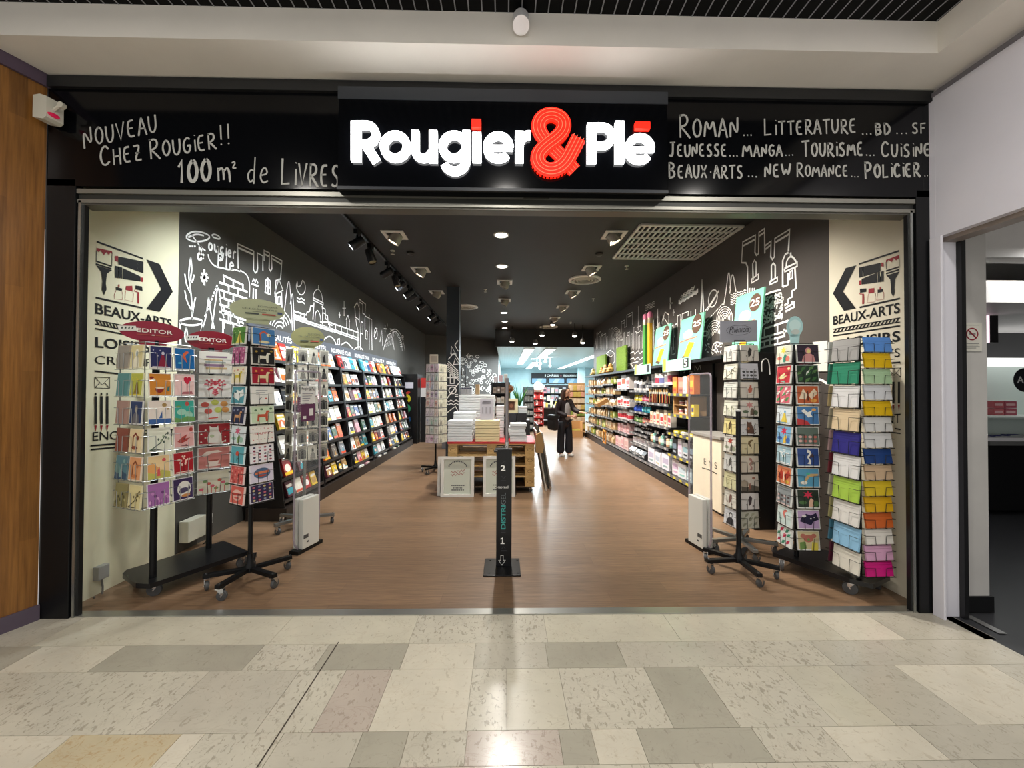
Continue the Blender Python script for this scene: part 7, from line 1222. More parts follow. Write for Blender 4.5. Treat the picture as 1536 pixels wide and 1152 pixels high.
pz = at_y(760, 567, GY).z; dxp = at_y(760.5, 600, GY).x - gx; b = MB(); b.tube([(dxp, 0, gz - .02), (dxp, 0, pz)], .014, 12); part('pole', b, mat('#9c9698', .35, .7), t, True); b = MB(); b.tube([(dxp, 0, gz), (dxp, 0, gz + .06)], .018, 12); b.tube([(dxp, -.02, gz + .02), (dxp - .05, -.05, gz + .02)], .005, 6); part('pole_clamp', b, M_chrome, t)
b = MB(); yF = -.0305
def gt(s, cx, cy, w_, h_, m, off=.01): x = at_y(cx, cy, GY - .03).x - gx; z = at_y(cx, cy, GY - .03).z; put_text(b, s, (x - w_ / 2, yF, z - h_ / 2), (w_, 0, 0), (0, 0, h_), m, off)
s_ = GY / FPX; gt('2', 754.5, 702, 7 * s_, 8.5 * s_, 0, .03); gt('cap sud', 754.5, 731, 15.5 * s_, 5 * s_, 0, .0); o1 = at_y(753.5, 811, GY - .03); o1 = Vector((o1.x - gx, yF, o1.z)); b.ribbon([o1 + Vector((-.014, 0, .012)), o1 + Vector((.002, 0, .024)), o1 + Vector((.002, 0, -.024))], (0, -1, 0), .012, 0); b.ribbon([o1 + Vector((-.015, -.0003, -.024)), o1 + Vector((.018, -.0003, -.024))], (0, -1, 0), .009, 0)
x = -.028; zA, zB, zC = (at_y(754, v, GY - .03).z for v in (794, 758, 739)); xo = at_y(758.5, 760, GY).x - gx; hh = 7 * s_
put_text(b, 'DISTRI', (xo, yF, zA), (0, 0, zB - zA), (-hh, 0, 0), 1, .03); put_text(b, 'GEL', (xo, yF, zB + .006), (0, 0, zC - zB - .006), (-hh, 0, 0), 2, .0)
b.ribbon([(xo - hh, yF, zA - .028), (xo, yF, zA - .028)], (0, -1, 0), .006, 3); b.ribbon([(xo - hh, yF, zA - .014), (xo, yF, zA - .014)], (0, -1, 0), .006, 3)
cx, cz = at_y(753, 838, GY).x - gx, at_y(753, 838, GY).z; ar = [(-.3, 1), (.3, 1), (.3, .0), (.85, .0), (0, -1.05), (-.85, .0), (-.3, .0)]; b.ribbon([(cx + u * 6 * s_, yF, cz + v * 7 * s_) for u, v in ar], (0, -1, 0), .005, 0, True)
cx, cz = at_y(755, 716, GY).x - gx, at_y(755, 716, GY).z
b.ribbon([(cx - .02 + i * .006, yF, cz + .012 * math.sin(i * 1.3) + .006) for i in range(8)], (0, -1, 0), .0035, 3); b.ribbon([(cx - .022, yF, cz - .022), (cx + .022, yF, cz - .022)], (0, -1, 0), .004, 3); b.ribbon([(cx - .016, yF, cz + .125), (cx + .016, yF, cz + .15), (cx + .012, yF, cz + .118)], (0, -1, 0), .005, 3)
z2 = at_y(753, 824, GY).z; b.ribbon([(-.024, yF, z2), (.024, yF, z2)], (0, -1, 0), .008, 3); b.ribbon([(-.02, yF, z2 + .016), (-.002, yF, z2 + .036), (.016, yF, z2 + .014)], (0, -1, 0), .004, 3)
part('print', b, [M_whitevinyl, mat('#3f9a94', .5), mat('#6d767a', .5), mat('#3c3e44', .5)], t, label='white numbers and teal lettering')
# ---- acrylic security gates
M_acr = mat('#dfe4e6', .05, 0, 0, 0, .35, 1.45, .06); M_edge = mat('#b7aab6', .15, 0, 0, 0, .6, 1.45, .55)
def gate(nm, lb, p0, p1, ztop, side, notice):
    c = (Vector((*p0, 0)) + Vector((*p1, 0))) / 2; d = Vector((p1[0] - p0[0], p1[1] - p0[1], 0)); L = d.length; a = math.atan2(d.y, d.x) - math.pi / 2
    t = thing('security_gate', lb, 'security gate', (c.x, c.y, 0), a); h = L / 2
    b = MB(); b.b2((-.05, -h, 0), (.05, h, .035), 0, .004); part('base', b, M_black, t)
    r = .03; path = [(0, -h + .05, .036), (0, -h + .012, .09), (0, -h, .15), (0, -h, ztop - r), (0, -h + r * .3, ztop - r * .3), (0, -h + r, ztop), (0, h - r, ztop), (0, h - r * .3, ztop - r * .3), (0, h, ztop - r), (0, h, .15), (0, h - .012, .09), (0, h - .05, .036)]
    b = MB(); b.prism([(y, z) for x, y, z in path], (-.004, 0, 0), (0, 1, 0), (0, 0, 1), .008); part('acrylic_panel', b, M_acr, t); b = MB(); b.tube(path, .009, 8); part('acrylic_edge', b, M_edge, t, True)
    b = MB(); y0, y1 = (-h + .05, h - .06); b.b2((-.055, y0, .036), (-.008, y1, .50), 0, .006); b.b2((.008, y0, .036), (.055, y1, .50), 0, .006); s = side; b.b2((s * .055, -h + .06 + .0, .13), (s * .0565, -h + .12, .165), 1); b.b2((s * .055, -h + .10, .085), (s * .0565, -h + .125, .1), 1); part('electronics_box', b, [mat('#d8d8d0', .4), mat('#4a4c4c', .5)], t, label='white box')
    if notice:
        b = MB(); q = lambda y0, y1, z0, z1, m, e=0: b.b2((s * (.0045 + e), y0, z0), (s * (.006 + e), y1, z1), m)
        q(-.11, .10, 1.55, 1.72 - .0, 0) if False else None
        z0 = 1.40; q(-.10, .09, z0, z0 + .17, 0); put_text(b, 'Rougier', (s * .0075, -.09, z0 + .125), (0, .085, 0), (0, 0, .03), 2, .01); put_text(b, '& Plé', (s * .0075, .005, z0 + .125), (0, .07, 0), (0, 0, .03), 2, .01)
        for k in range(4): q(-.08, .06 - .02 * k, z0 + .09 - k * .022, z0 + .097 - k * .022, 3, .001)
        q(-.09, .085, z0 - .17, z0 - .005, 1); q(.01, .06, z0 - .12, z0 - .05, 0, .001); q(-.07, -.03, z0 - .15, z0 - .12, 0, .001); part('notice', b, [mat('#e4e2de', .5), mat('#5c2850', .5), mat('#2a2a2e', .5), mat('#8a8890', .5)], t, label='white and purple notice')
gate('g', 'clear acrylic security gate with a white box, left one with notices', (-1.954, 3.614), (-1.871, 3.923), at_y(440, 556, 3.614).z, 1, True)
gate('g', 'clear acrylic security gate with a white box, right one', (1.94, 3.596), (1.884, 3.912), at_y(1067, 560, 3.6).z, -1, False)
# ---- plant and flower behind the canvases
PLY = 7.55; p = at_y(779, 606, PLY); t = thing('potted_plant', 'green strap-leaved plant in a dark pot behind the framed picture', 'plant', (p.x, PLY, 0)); b = MB(); b.b2((-.2, -.2, 0), (.2, .2, .95), 0, .01); b.lathe([(.1, .95), (.14, 1.2), (.12, 1.2), (.12, 1.16), (0, 1.16)], n=18, m=0); part('planter', b, mat('#2a2a2c', .5), t); rr = random.Random(6); b = MB()
for i in range(46):
    a = rr.uniform(0, 6.28); L_ = rr.uniform(.32, .52); s_ = rr.uniform(.1, .5); q = []
    for k in range(6): u = k / 5; q.append(Vector((math.cos(a) * s_ * L_ * u ** 1.3, math.sin(a) * s_ * L_ * u ** 1.3, 1.17 + L_ * u * (1 - .25 * s_ * u))))
    b.ribbon(q, (math.sin(a), -math.cos(a), .2), [.012, .018, .018, .014, .009, .002], 0 if i % 6 else 1)
part('leaves', b, [mat('#2f7a3e', .5), mat('#8ab83c', .5)], t)
p = at_y(765, 583, 7.15); t = thing('sunflower', 'dried orange sunflower head on a stem beside the plant', 'flower', (p.x, 7.15, 0)); b = MB(); b.lathe([(.04, .95), (.06, 1.12), (.05, 1.14), (0, 1.13)], n=14, m=1); b.b2((-.12, -.12, 0), (.12, .12, .95), 2); part('vase', b, [mat('#000000'), mat('#6d5a48', .4), mat('#29292b', .5)], t); b = MB(); b.tube([(0, 0, 1.13), (0, 0, p.z)], .008, 6); part('stem', b, mat('#5a6a34', .6), t)
b = MB(); b.lathe([(0, -.03), (.045, -.02), (.05, .0), (0, .01)], (0, -.02, p.z), 16, 1, 'Y')
for i in range(18): a = i * .349; b.add([(math.cos(a) * .04 - math.sin(a) * .014, -.01, p.z + math.sin(a) * .04 + math.cos(a) * .014), (math.cos(a) * .04 + math.sin(a) * .014, -.01, p.z + math.sin(a) * .04 - math.cos(a) * .014), (math.cos(a) * .085, -.02 - .01 * (i % 2), p.z + math.sin(a) * .085)], [(0, 1, 2)], 0)
part('flower_head', b, [mat('#b8742a', .6), mat('#5a3416', .7)], t)
# ================================================================ the customer
def skin(pts, edges, root=0, sub=2, name='body'):
    """one continuous surface grown around a jointed skeleton; pts = [(x,y,z,r) or (x,y,z,rx,ry)]"""
    me = bpy.data.meshes.new('s'); me.from_pydata([p[:3] for p in pts], edges, []); o = bpy.data.objects.new('s', me); COL.objects.link(o)
    m = o.modifiers.new('Skin', 'SKIN'); m.use_smooth_shade = True
    if not me.skin_vertices: 
        bpy.context.view_layer.objects.active = o; bpy.context.view_layer.update()
    sv = me.skin_vertices[0].data
    for i, p in enumerate(pts): sv[i].radius = (p[3], p[4] if len(p) > 4 else p[3]); sv[i].use_root = (i == root)
    if sub: s = o.modifiers.new('Sub', 'SUBSURF'); s.levels = sub; s.render_levels = sub
    bpy.context.view_layer.update(); r = bpy.data.meshes.new_from_object(o.evaluated_get(bpy.context.evaluated_depsgraph_get())); r.name = name
    bpy.data.objects.remove(o); bpy.data.meshes.remove(me); return r
def pmesh(name, me, m, parent, label=None):
    me.materials.clear(); me.materials.append(m); me.polygons.foreach_set('use_smooth', [True] * len(me.polygons)); o = link(name, me, parent)
    if label: o['label'] = label
    return o
fp = at_z(847, 684, 0)
pr_ = thing('person', 'woman in a dark coat and wide dark trousers browsing the product shelves', 'person', (fp.x, fp.y, 0), R(28)); M_skin = mat('#c8977c', .5)
P, E = [], []
def chain(start, pts):
    prev = start
    for q in pts:
        P.append(q); 
        if prev is not None: E.append((prev, len(P) - 1))
        prev = len(P) - 1
    return prev
pel = chain(None, [(0, 0, .86, .12, .09)]); ch_ = chain(pel, [(0, .0, 1.02, .105, .08), (0, -.005, 1.18, .125, .085), (0, -.01, 1.27, .08, .06)]); nk = chain(ch_, [(0.0, -.02, 1.335, .042)])
hd = chain(nk, [(.008, -.045, 1.40, .058, .062), (.016, -.055, 1.46, .072, .082), (.018, -.04, 1.52, .068, .078), (.018, -.03, 1.555, .03, .035)])
def hand_chain(wr, d, up, sd):
    """palm, four fingers of unequal length and a thumb leaving the side of the palm"""
    d, up, sd = Vector(d).normalized(), Vector(up).normalized(), Vector(sd).normalized(); w0 = Vector(P[wr][:3]); c = w0 + d * .05
    palm = chain(wr, [(*(c), .028, .016)]); k = chain(palm, [(*(c + d * .035), .03, .014)])
    for i, L in enumerate((.062, .070, .066, .050)):
        b0 = c + d * .045 + sd * (.027 - i * .018); chain(k, [(*b0, .0085), (*(b0 + d * L * .5 - up * .012), .008), (*(b0 + d * L * .85 - up * .032), .0065)])
    b0 = c - d * .005 + sd * .03; chain(palm, [(*b0, .010), (*(b0 + d * .03 + sd * .018 - up * .01), .009), (*(b0 + d * .052 + sd * .02 - up * .022), .007)])
sl = chain(ch_, [(.145, .0, 1.265, .055), (.20, -.07, 1.07, .042), (.235, -.24, 1.02, .03), (.25, -.30, 1.015, .022, .018)]); hand_chain(sl, (.3, -.95, .02), (0, 0, 1), (-.9, -.4, 0))
sr = chain(ch_, [(-.145, .0, 1.265, .055), (-.20, .02, 1.02, .042), (-.07, -.19, .94, .03), (-.01, -.22, .93, .022, .018)]); hand_chain(sr, (.9, -.35, -.1), (0, -.3, .9), (.2, .1, .95))
for s, dy in ((1, -.03), (-1, .03)): chain(pel, [(s * .085, .0, .80, .085), (s * .09, dy - .02, .45, .055), (s * .09, dy + .02, .09, .04), (s * .095, dy - .07, .035, .035), (s * .10, dy - .13, .028, .026)])
pmesh('body', skin(P, E, 0, 2), M_skin, pr_)
P, E = [], []; pel = chain(None, [(0, .01, .62, .17, .125), (0, .01, .80, .165, .125), (0, .005, .98, .155, .118), (0, .005, 1.12, .155, .112), (0, .005, 1.22, .14, .1), (0, .0, 1.31, .075, .065)])
chain(4, [(.15, .005, 1.26, .08), (.205, -.07, 1.075, .068), (.232, -.21, 1.022, .056), (.238, -.25, 1.018, .052)]); chain(4, [(-.15, .005, 1.26, .08), (-.21, .02, 1.02, .068), (-.10, -.165, .95, .056), (-.065, -.19, .945, .052)])
pmesh('coat', skin(P, E, 0, 2), mat('#22181b', .6), pr_, 'dark plum coat')
P, E = [], []; chain(None, [(0.01, -.075, .82, .085, .075), (0.01, -.078, 1.05, .09, .08), (0.01, -.07, 1.17, .08, .068), (0.01, -.05, 1.25, .05, .05)]); pmesh('sweater', skin(P, E, 0, 2), mat('#8f8a88', .8), pr_, 'grey sweater')
P, E = [], []; chain(None, [(0, -.055, 1.21, .05, .04), (0, -.04, 1.27, .062, .055), (0, -.02, 1.32, .055, .05)]); pmesh('scarf', skin(P, E, 0, 2), mat('#0e0d0f', .8), pr_, 'black scarf')
P, E = [], []; pel = chain(None, [(0, .0, .88, .125, .095)])
for s, dy in ((1, -.03), (-1, .03)): chain(pel, [(s * .085, .0, .76, .10, .10), (s * .092, dy - .01, .45, .088, .09), (s * .095, dy + .0, .2, .095, .1), (s * .095, dy + .0, .05, .098, .105)])
pmesh('trousers', skin(P, E, 0, 2), mat('#12141d', .7), pr_, 'wide navy black trousers')
for s, dy in ((1, -.03), (-1, .03)):
    P, E = [], []; chain(None, [(s * .095, dy + .05, .035, .034), (s * .097, dy - .06, .04, .042, .036), (s * .10, dy - .16, .03, .038, .028)]); pmesh('shoe', skin(P, E, 0, 2), mat('#dcdad6', .5), pr_, 'white shoe')
P, E = [], []; tp = chain(None, [(.012, -.02, 1.535, .088, .095), (.006, .03, 1.47, .105, .085), (.0, .04, 1.38, .105, .075), (0, .04, 1.27, .085, .05)]); chain(0, [(.015, -.085, 1.535, .06, .04)]); chain(0, [(.078, -.01, 1.50, .04, .055), (.098, .01, 1.41, .036, .05), (.088, .01, 1.28, .032, .04)]); chain(0, [(-.062, -.05, 1.50, .042, .055), (-.088, -.05, 1.41, .042, .052), (-.095, -.05, 1.27, .036, .042)])
pmesh('hair', skin(P, E, 0, 2), mat('#3d271d', .5), pr_, 'dark brown shoulder-length hair')
b = MB(); fd = Vector((.35, -.93, -.1)).normalized(); sd = Vector((fd.y, -fd.x, 0)).normalized() * -1; hc = Vector((.016, -.055, 1.46))
def ball(c, r, m, n=8): b.lathe([(max(.0002, r * math.cos(a)), r * math.sin(a)) for a in [-1.57 + i * 3.14 / 6 for i in range(7)]], c, n, m)
for s in (-1, 1): ball(hc + fd * .074 + sd * s * .03 + Vector((0, 0, .012)), .011, 0); b.tube([hc + fd * .082 + sd * s * .016 + Vector((0, 0, .03)), hc + fd * .074 + sd * s * .044 + Vector((0, 0, .032))], .004, 5, 1)
b.tube([hc + fd * .08 + Vector((0, 0, .012)), hc + fd * .098 + Vector((0, 0, -.02)), hc + fd * .082 + Vector((0, 0, -.03))], [.006, .012, .008], 8, 2); b.tube([hc + fd * .074 + sd * -.02 + Vector((0, 0, -.05)), hc + fd * .082 + Vector((0, 0, -.052)), hc + fd * .074 + sd * .02 + Vector((0, 0, -.05))], .006, 6, 3)
part('facial_features', b, [mat('#2a211e', .3), mat('#2f201b', .6), M_skin, mat('#a4625a', .5)], pr_, True)
Mp = Matrix.Translation(fp) @ rotz(R(28)); c0 = Mp @ Vector((-.335, -.0, .0)); tb = thing('shoulder_bag', 'black shoulder bag hanging at the side of the woman in the dark coat', 'bag', (c0.x, c0.y, .62), R(28)); b = MB(); b.box((0, 0, .17), (.13, .30, .36), 0, None, .055); b.box((-.01, -.0, .28), (.14, .31, .13), 0, None, .05); part('bag_body', b, mat('#0d0d0f', .45), tb, True); b = MB(); b.tube(smooth_path([(0, -.13, .31), (.04, -.09, .48), (.125, -.02, .735), (.125, .05, .735), (.04, .10, .48), (0, .13, .31)]), .011, 8); part('strap', b, mat('#0d0d0f', .45), tb, True)
# ================================================================ back hall
for i, (x, y0, y1) in enumerate(((.85, 13.6, 22.6), (1.62, 13.6, 17.5), (1.62, 20.5, 27.5), (3.85, 14.5, 27.5))):
    t = thing('ceiling_tube_light', f'long bright ceiling light strip in the back hall, {["leftmost", "near middle", "far middle", "rightmost"][i]} one', 'ceiling light', (x, (y0 + y1) / 2, 3.0), 0, 'light strips in the back hall'); L = (y1 - y0) / 2; b = MB(); b.b2((-.2, -L, -.03), (.2, L, 0)); part('housing', b, mat('#cfd6d8', .4), t); b = MB(); b.b2((-.17, -L + .03, -.036), (.17, L - .03, -.03)); part('diffuser', b, mat((.92, .98, 1), .5, 0, 2.2), t)
t = thing('spot_cluster', 'white track with five small globe lamps hanging in the back hall', 'light track', (1.72, 15.8, 2.99)); b = MB(); b.tube([(-.65, 0, -.22), (.6, .1, -.1)], .014, 6); b.tube([(0, .04, 0), (0, .04, -.17)], .01, 6); part('bar', b, mat('#aeb6b8', .4), t)
for k, (dx, dz) in enumerate(((-.42, -.50), (-.28, -.42), (-.30, -.60), (-.08, -.32), (.12, -.5))):
    b = MB(); b.tube([(dx, .03, -.17), (dx, 0, dz + .08)], .008, 6); b.lathe([(.02, dz + .08), (.04, dz + .045), (.055, dz), (.04, dz - .04), (0, dz - .055)], (dx, 0, 0), 14, 1); part('globe_lamp', b, [mat('#aeb6b8', .4), mat((1, 1, 1), .4, 0, 2.5)], t, True)
HY = 27.9; a, c = at_y(797, 566.5, HY), at_y(867, 560, HY); t = thing('header_board', 'long black header board with white lettering on the back wall', 'sign', ((a.x + c.x) / 2, HY, a.z)); w_ = c.x - a.x; h_ = c.z - a.z; b = MB(); b.b2((-w_ / 2, -.04, 0), (w_ / 2, .05, h_)); part('board', b, mat('#14171c', .5), t); b = MB(); put_text(b, 'CHÂSSIS', (-w_ / 2 + w_ * .33, -.045, h_ * .22), (w_ * .25, 0, 0), (0, 0, h_ * .6), 0, .02); put_text(b, 'ENCADREMENT', (-w_ / 2 + w_ * .69, -.045, h_ * .22), (w_ * .29, 0, 0), (0, 0, h_ * .5), 0, .02); b.flat([(-w_ * .215, h_ * .3), (-w_ * .195, h_ * .2), (-w_ * .19, h_ * .7), (-w_ * .21, h_ * .8)], (0, -.045, 0), (1, 0, 0), (0, 0, 1)); b.flat([(w_ * .11, h_ * .3), (w_ * .15, h_ * .3), (w_ * .15, h_ * .6), (w_ * .11, h_ * .6)], (0, -.045, 0), (1, 0, 0), (0, 0, 1), 1); part('lettering', b, [M_whitevinyl, mat('#6a3a40', .5)], t)
for i, (xa, xb) in enumerate(((797, 820), (822.5, 847), (849, 867))):
    p, q = at_y(xa, 575, HY), at_y(xb, 567, HY); b = MB(); W2 = (q.x - p.x) / 2; H2 = q.z - p.z
    for z in (0, H2): b.b2((-W2, -.03, z - .03), (W2, .05, z + .03), 0)
    for x in (-W2, W2): b.b2((x - .04, -.03, 0), (x + .04, .05, H2), 0)
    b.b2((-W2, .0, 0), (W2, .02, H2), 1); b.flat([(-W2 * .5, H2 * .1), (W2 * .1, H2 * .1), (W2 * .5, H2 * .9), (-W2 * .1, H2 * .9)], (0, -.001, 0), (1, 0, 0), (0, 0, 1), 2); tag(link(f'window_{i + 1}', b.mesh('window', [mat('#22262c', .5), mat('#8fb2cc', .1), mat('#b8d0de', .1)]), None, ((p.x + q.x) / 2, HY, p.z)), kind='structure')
pw = at_y(872, 560, 26).x; b = MB(); b.b2((pw - .22, 25.8, 0), (pw + .22, 26.2, 3.0)); struct('pillar_back_hall', b, mat('#bcd6da', .5))
def goods_rack(nm, lb, cat, X, Y, w_, h_, d, n, colf, cols, seed, frame='#1b1b1d', rows_label=True, per=6, item='box'):
    t = thing(nm, lb, cat, (X, Y, 0)); b = MB(); b.b2((-w_ / 2, d - .03, 0), (w_ / 2, d, h_)); part('back_panel', b, mat(frame, .5), t); rr = random.Random(seed)
    for s in (-1, 1): b = MB(); b.b2((s * w_ / 2 - .015, 0, 0), (s * w_ / 2 + .015, d, h_)); part('side_panel', b, mat(frame, .5), t)
    for k in range(n):
        z = .1 + (h_ - .15) * k / n; b = MB(); b.b2((-w_ / 2 + .016, 0, z), (w_ / 2 - .016, d - .03, z + .02)); part('shelf', b, mat(frame, .5), t)
        for q in range(per):
            ci = rr.randrange(len(cols)); hh = ((h_ - .15) / n) * rr.uniform(.5, .82); wd = (w_ - .05) / per * rr.uniform(.7, .95); b = MB(); b.box((0, 0, hh / 2), (wd, d * .5, hh)); b.box((0, -d * .25 - .001, hh * .5), (wd * .7, .002, hh * .4), 1)
            solo('packet', b, [mat(cols[ci][0], .5), mat(cols[(ci + 1) % len(cols)][0], .5)], f'{cols[ci][1]} packet, {ORD[q]} from left, {["lowest", "second", "third", "fourth", "fifth", "sixth"][k]} shelf of {colf}', 'packet', (X - w_ / 2 + .025 + (w_ - .05) * (q + .5) / per, Y + d * .4, z + .021), 0, 'packets on ' + colf)
    return t
p = at_z(807, 640, 0); goods_rack('display_rack', 'red display rack standing in the back hall', 'rack', p.x, p.y, .42, 1.42, .35, 5, 'the red rack', [('#c83a34', 'red'), ('#e8d8d0', 'white'), ('#8a2420', 'dark red')], 1, '#b8302c', per=4)
p = at_z(835, 628, 0); goods_rack('display_shelf', 'dark shelf of small goods in the far back hall', 'shelving', p.x, 20.0, 1.9, 1.75, .4, 4, 'the far dark shelf', [('#d8dcdc', 'white'), ('#8a8f94', 'grey'), ('#b8848a', 'rose'), ('#3a4048', 'dark'), ('#c8c8a8', 'pale yellow')], 2, per=9)
for i, (px, w_, h_, Y) in enumerate(((793, .36, 1.62, 13.9),)):
    X = at_y(px, 600, Y).x; goods_rack('card_rack', 'grey wire rack of white cards beside the red rack', 'rack', X, Y, w_, h_, .3, 6, 'the grey wire rack', [('#d4dcde', 'white'), ('#aab4ba', 'grey'), ('#c0c8cc', 'silver')], 3, '#7d8a8e', per=3)
X = at_y(827, 620, 16.3).x; t = thing('display_table', 'black table with small goods in the back hall', 'table', (X, 16.3, 0)); b = MB(); b.b2((-.37, -.3, .72), (.45, .3, .76)); part('table_top', b, mat('#3a2a26', .5), t); b = MB(); b.b2((-.35, .2, .0), (.4, .28, .72)); part('panel', b, mat('#17181a', .5), t); b = MB(); b.b2((-.35, -.26, .22), (.4, .2, .25)); part('shelf', b, mat('#9aa0a4', .5), t); rr = random.Random(9)
for k in range(8): hh = rr.uniform(.1, .38); c = (('#e4e4de', 'white'), ('#d8c868', 'yellow'), ('#3a3d42', 'dark'), ('#c8d4b0', 'pale green'))[k % 4]; b = MB(); b.box((0, 0, hh / 2), (.09, .1, hh), 0, None, .01); solo('packet', b, mat(c[0], .5), f'{c[1]} packet on the black table in the back hall, {ORD[k]} from left', 'packet', (X - .31 + k * .1, 16.2, .761), 0, 'packets on the black table')
b = MB(); b.lathe([(.12, 0), (.2, .1), (.16, .3), (.08, .4), (0, .42)], n=10); b.lathe([(.1, .1), (.12, .25), (0, .34)], (.16, 0, .0), 8); p = at_z(807, 640, 0); solo('paper_lantern', b, mat('#dcdedb', .7), 'white crumpled paper decoration on top of the red display rack', 'decoration', (p.x, p.y + .17, 1.421), 0, None, True)
# craft goods stand at the end of the product wall, wooden crate
t = thing('craft_stand', 'tall tan stand of craft bags at the far end of the product wall', 'stand', (2.42, 12.9, 0)); b = MB(); b.b2((-.28, .1, .0), (.28, .14, 1.75)); b.b2((-.3, -.2, 0), (.3, .14, .12)); part('panel', b, mat('#b89468', .6), t); rr = random.Random(14)
for r_ in range(7):
    for k in range(4):
        c = (('#dcb894', 'peach'), ('#c8b060', 'mustard'), ('#e0cdb0', 'cream'), ('#8aa04a', 'green'), ('#d8a08a', 'pink'))[rr.randrange(5)]; b = MB(); b.box((0, 0, .09), (.12, .05 + .03 * (r_ % 2), .17), 0, None, .015); solo('craft_bag', b, mat(c[0], .6), f'{c[1]} craft bag on the tan stand, {["bottom", "second", "third", "fourth", "fifth", "sixth", "top"][r_]} row, {ORD[k]} from left', 'bag', (2.42 - .2 + k * .135, 12.9 + .05, .2 + r_ * .215), 0, 'craft bags on the tan stand')
t = thing('wooden_crate', 'pale wooden crate on the floor at the far end of the product wall', 'crate', (2.28, 12.45, 0)); b = MB(); b.b2((-.2, -.2, 0), (.2, .2, .03)); b.b2((-.2, -.2, .03), (-.18, .2, .5)); b.b2((.18, -.2, .03), (.2, .2, .5)); b.b2((-.18, .18, .03), (.18, .2, .5)); b.b2((-.18, -.2, .03), (.18, -.18, .22)); part('body', b, mat('#c89a68', .6), t)
b = MB(); b.b2((-.14, -.1, 0), (.14, .1, .22)); solo('packet', b, mat('#c8c060', .5), 'yellow-green packet standing in the pale wooden crate', 'packet', (2.28, 12.45, .031))
# cash desk and dark shelf behind the canvases
t = thing('cash_desk', 'grey counter with trays behind the canvas stacks', 'counter', (-1.02, 10.2, 0)); b = MB(); b.b2((-.6, -.3, 0), (.6, .3, 1.36), 0, .01); part('body', b, mat('#6f7176', .5), t); b = MB(); b.b2((-.62, -.32, 1.36), (.62, .32, 1.4)); part('counter_top', b, mat('#a7a8a6', .4), t)
for k in range(7): b = MB(); b.b2((-.03, -.12, 0), (.03, .12, .18)); b.b2((-.03, -.121, .14), (.03, -.12, .17), 1); solo('file_box', b, [mat('#c9ccd4', .5), mat('#5a5c78', .5)], f'pale upright file on the grey counter, {ORD[k]} from left', 'file', (-1.3 + k * .068, 10.05, 1.401), 0, 'files on the counter')
b = MB(); b.b2((-.05, -.1, 0), (.05, .1, .26)); solo('carton', b, mat('#c8ac84', .6), 'tan carton standing on the grey counter', 'box', (-.72, 10.05, 1.401))
goods_rack('display_shelf', 'dark shelf with pale goods behind the silver dispenser pole', 'shelving', -.12, 10.0, .46, 1.72, .35, 6, 'the dark shelf by the pole', [('#d8d0c4', 'pale'), ('#a89c90', 'beige'), ('#8a7a70', 'brown'), ('#e4e2e0', 'white')], 8, per=4)
for k in range(3): b = MB(); b.box((0, 0, .08), (.1, .1, .15 + .03 * k), 0, None, .01); solo('gift_box', b, mat(('#e0d8e0', '#d8b8c0', '#dcdcd8')[k], .5), f'{["lilac", "pink", "white"][k]} box on top of the dark shelf by the pole', 'box', (-.25 + k * .13, 10.15, 1.722 + .015 * k), 0, 'boxes on the dark shelf')
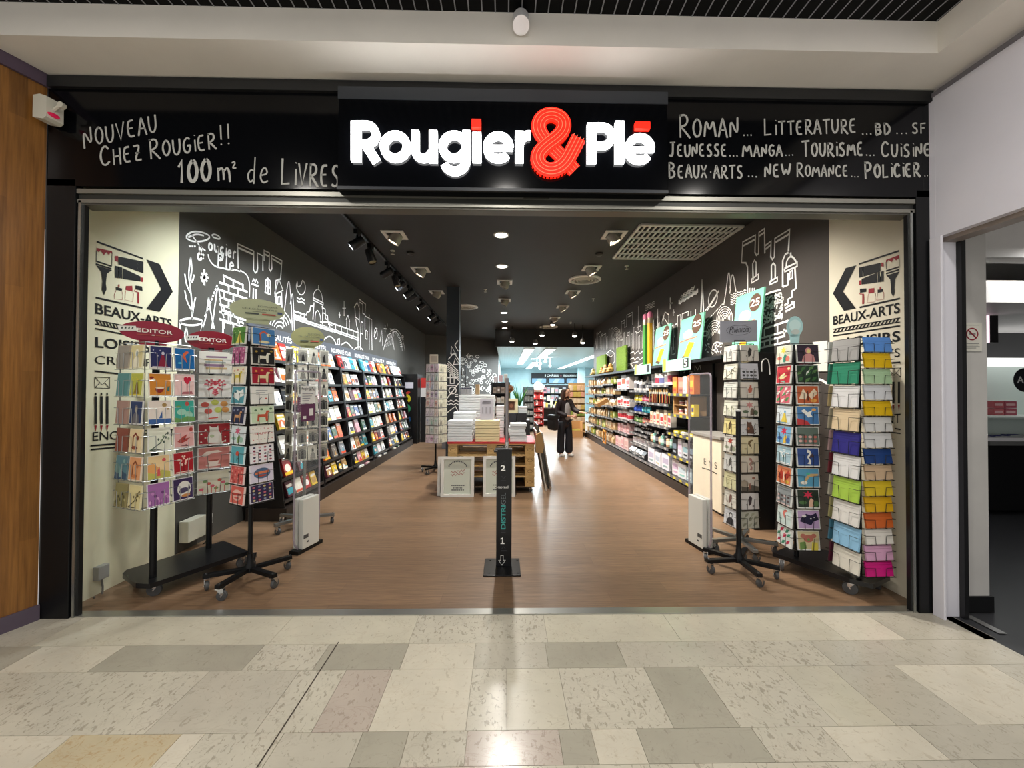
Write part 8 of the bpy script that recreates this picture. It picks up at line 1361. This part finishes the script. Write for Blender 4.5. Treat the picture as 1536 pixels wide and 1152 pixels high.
# ================================================================ jewellery counter next door
CY = 4.7; p, q = at_y(1482, 668, CY), at_y(1700, 545, CY); t = thing('jewellery_counter', 'lit glass jewellery counter in the neighbouring shop', 'counter', (p.x + 1.0, CY, 0)); b = MB(); b.b2((-1.0, 0, .06), (1.3, .5, p.z)); part('base', b, mat('#101012', .4), t); b = MB(); b.b2((-1.0, -.02, p.z), (1.3, .5, p.z + .05)); part('rail', b, mat('#6d6e6c', .4), t)
b = MB(); b.b2((-1.0, .46, p.z + .05), (1.3, .5, q.z)); b.b2((-1.0, 0, p.z + .34), (1.3, .46, p.z + .36)); part('case_back', b, mat('#d8e4de', .5), t); b = MB(); b.b2((-1.0, 0, q.z - .02), (1.3, .5, q.z + .06)); part('light_bar', b, mat((1, 1, .98), .5, 0, 1.0), t); b = MB(); b.b2((-1.0, 0, p.z + .36), (1.3, .008, q.z - .02)); part('glass', b, M_acr, t)
b = MB(); b.b2((-1, .03, p.z + .05), (1.3, .4, p.z + .09), 0); rr = random.Random(2)
for k in range(40): x = rr.uniform(-.95, 1.2); r_ = rr.uniform(.02, .05); b.tube([(x + r_ * math.cos(a), .1 + rr.uniform(0, .2) * 0 + .1 * (k % 3) + r_ * math.sin(a), p.z + .10) for a in [i * .7 for i in range(9)]], .004, 4, 1)
part('jewellery_tray', b, [mat('#e4e2e4', .6), mat('#4a4a86', .3, .6)], t)
lx = at_y(1537, 570, CY).x - (p.x + 1.0); lz = at_y(1536, 570, CY).z; b = MB(); b.lathe([(0, -.004), (.15, -.004), (.15, 0), (0, 0)], (lx, -.002, lz), 28, 0, 'Y'); put_text(b, 'A', (lx - .11, -.008, lz - .04), (.09, 0, 0), (0, 0, .085), 1, .02); part('round_logo', b, [mat('#26282c', .4), M_whitevinyl], t, label='dark round logo with a white letter')
for k in range(4): x0, x1 = at_y(1491 + (k % 2) * 17, 600, CY + .2).x, at_y(1506 + (k % 2) * 19, 600, CY + .2).x; b = MB(); b.b2((0, 0, 0), (x1 - x0, .12, .09)); b.b2((.01, -.002, .03), (x1 - x0 - .02, 0, .06), 1); solo('jewel_box', b, [mat(('#b8404a', '#a8304a')[k % 2], .4), mat('#d8a8a8', .5)], f'red box in the glass counter, {["lower left", "lower right", "upper left", "upper right"][k]} of four', 'box', (x0, CY + .2, p.z + .361 + .095 * (k // 2)), 0, 'red boxes in the counter')
p = at_y(1484, 490, 4.0); b = MB(); b.b2((-.06, 0, -.17), (.0, .1, .17), 0); b.b2((.0, -.005, -.17), (.09, .1, .17), 1); b.b2((-.06, -.002, -.17), (0, 0, .17), 0); solo('light_box', b, [mat((1, .75, .85), .5, 0, 1.2), mat('#141214', .5)], 'small pink-lit box sign on the neighbouring wall', 'sign', (p.x, 4.0, p.z))
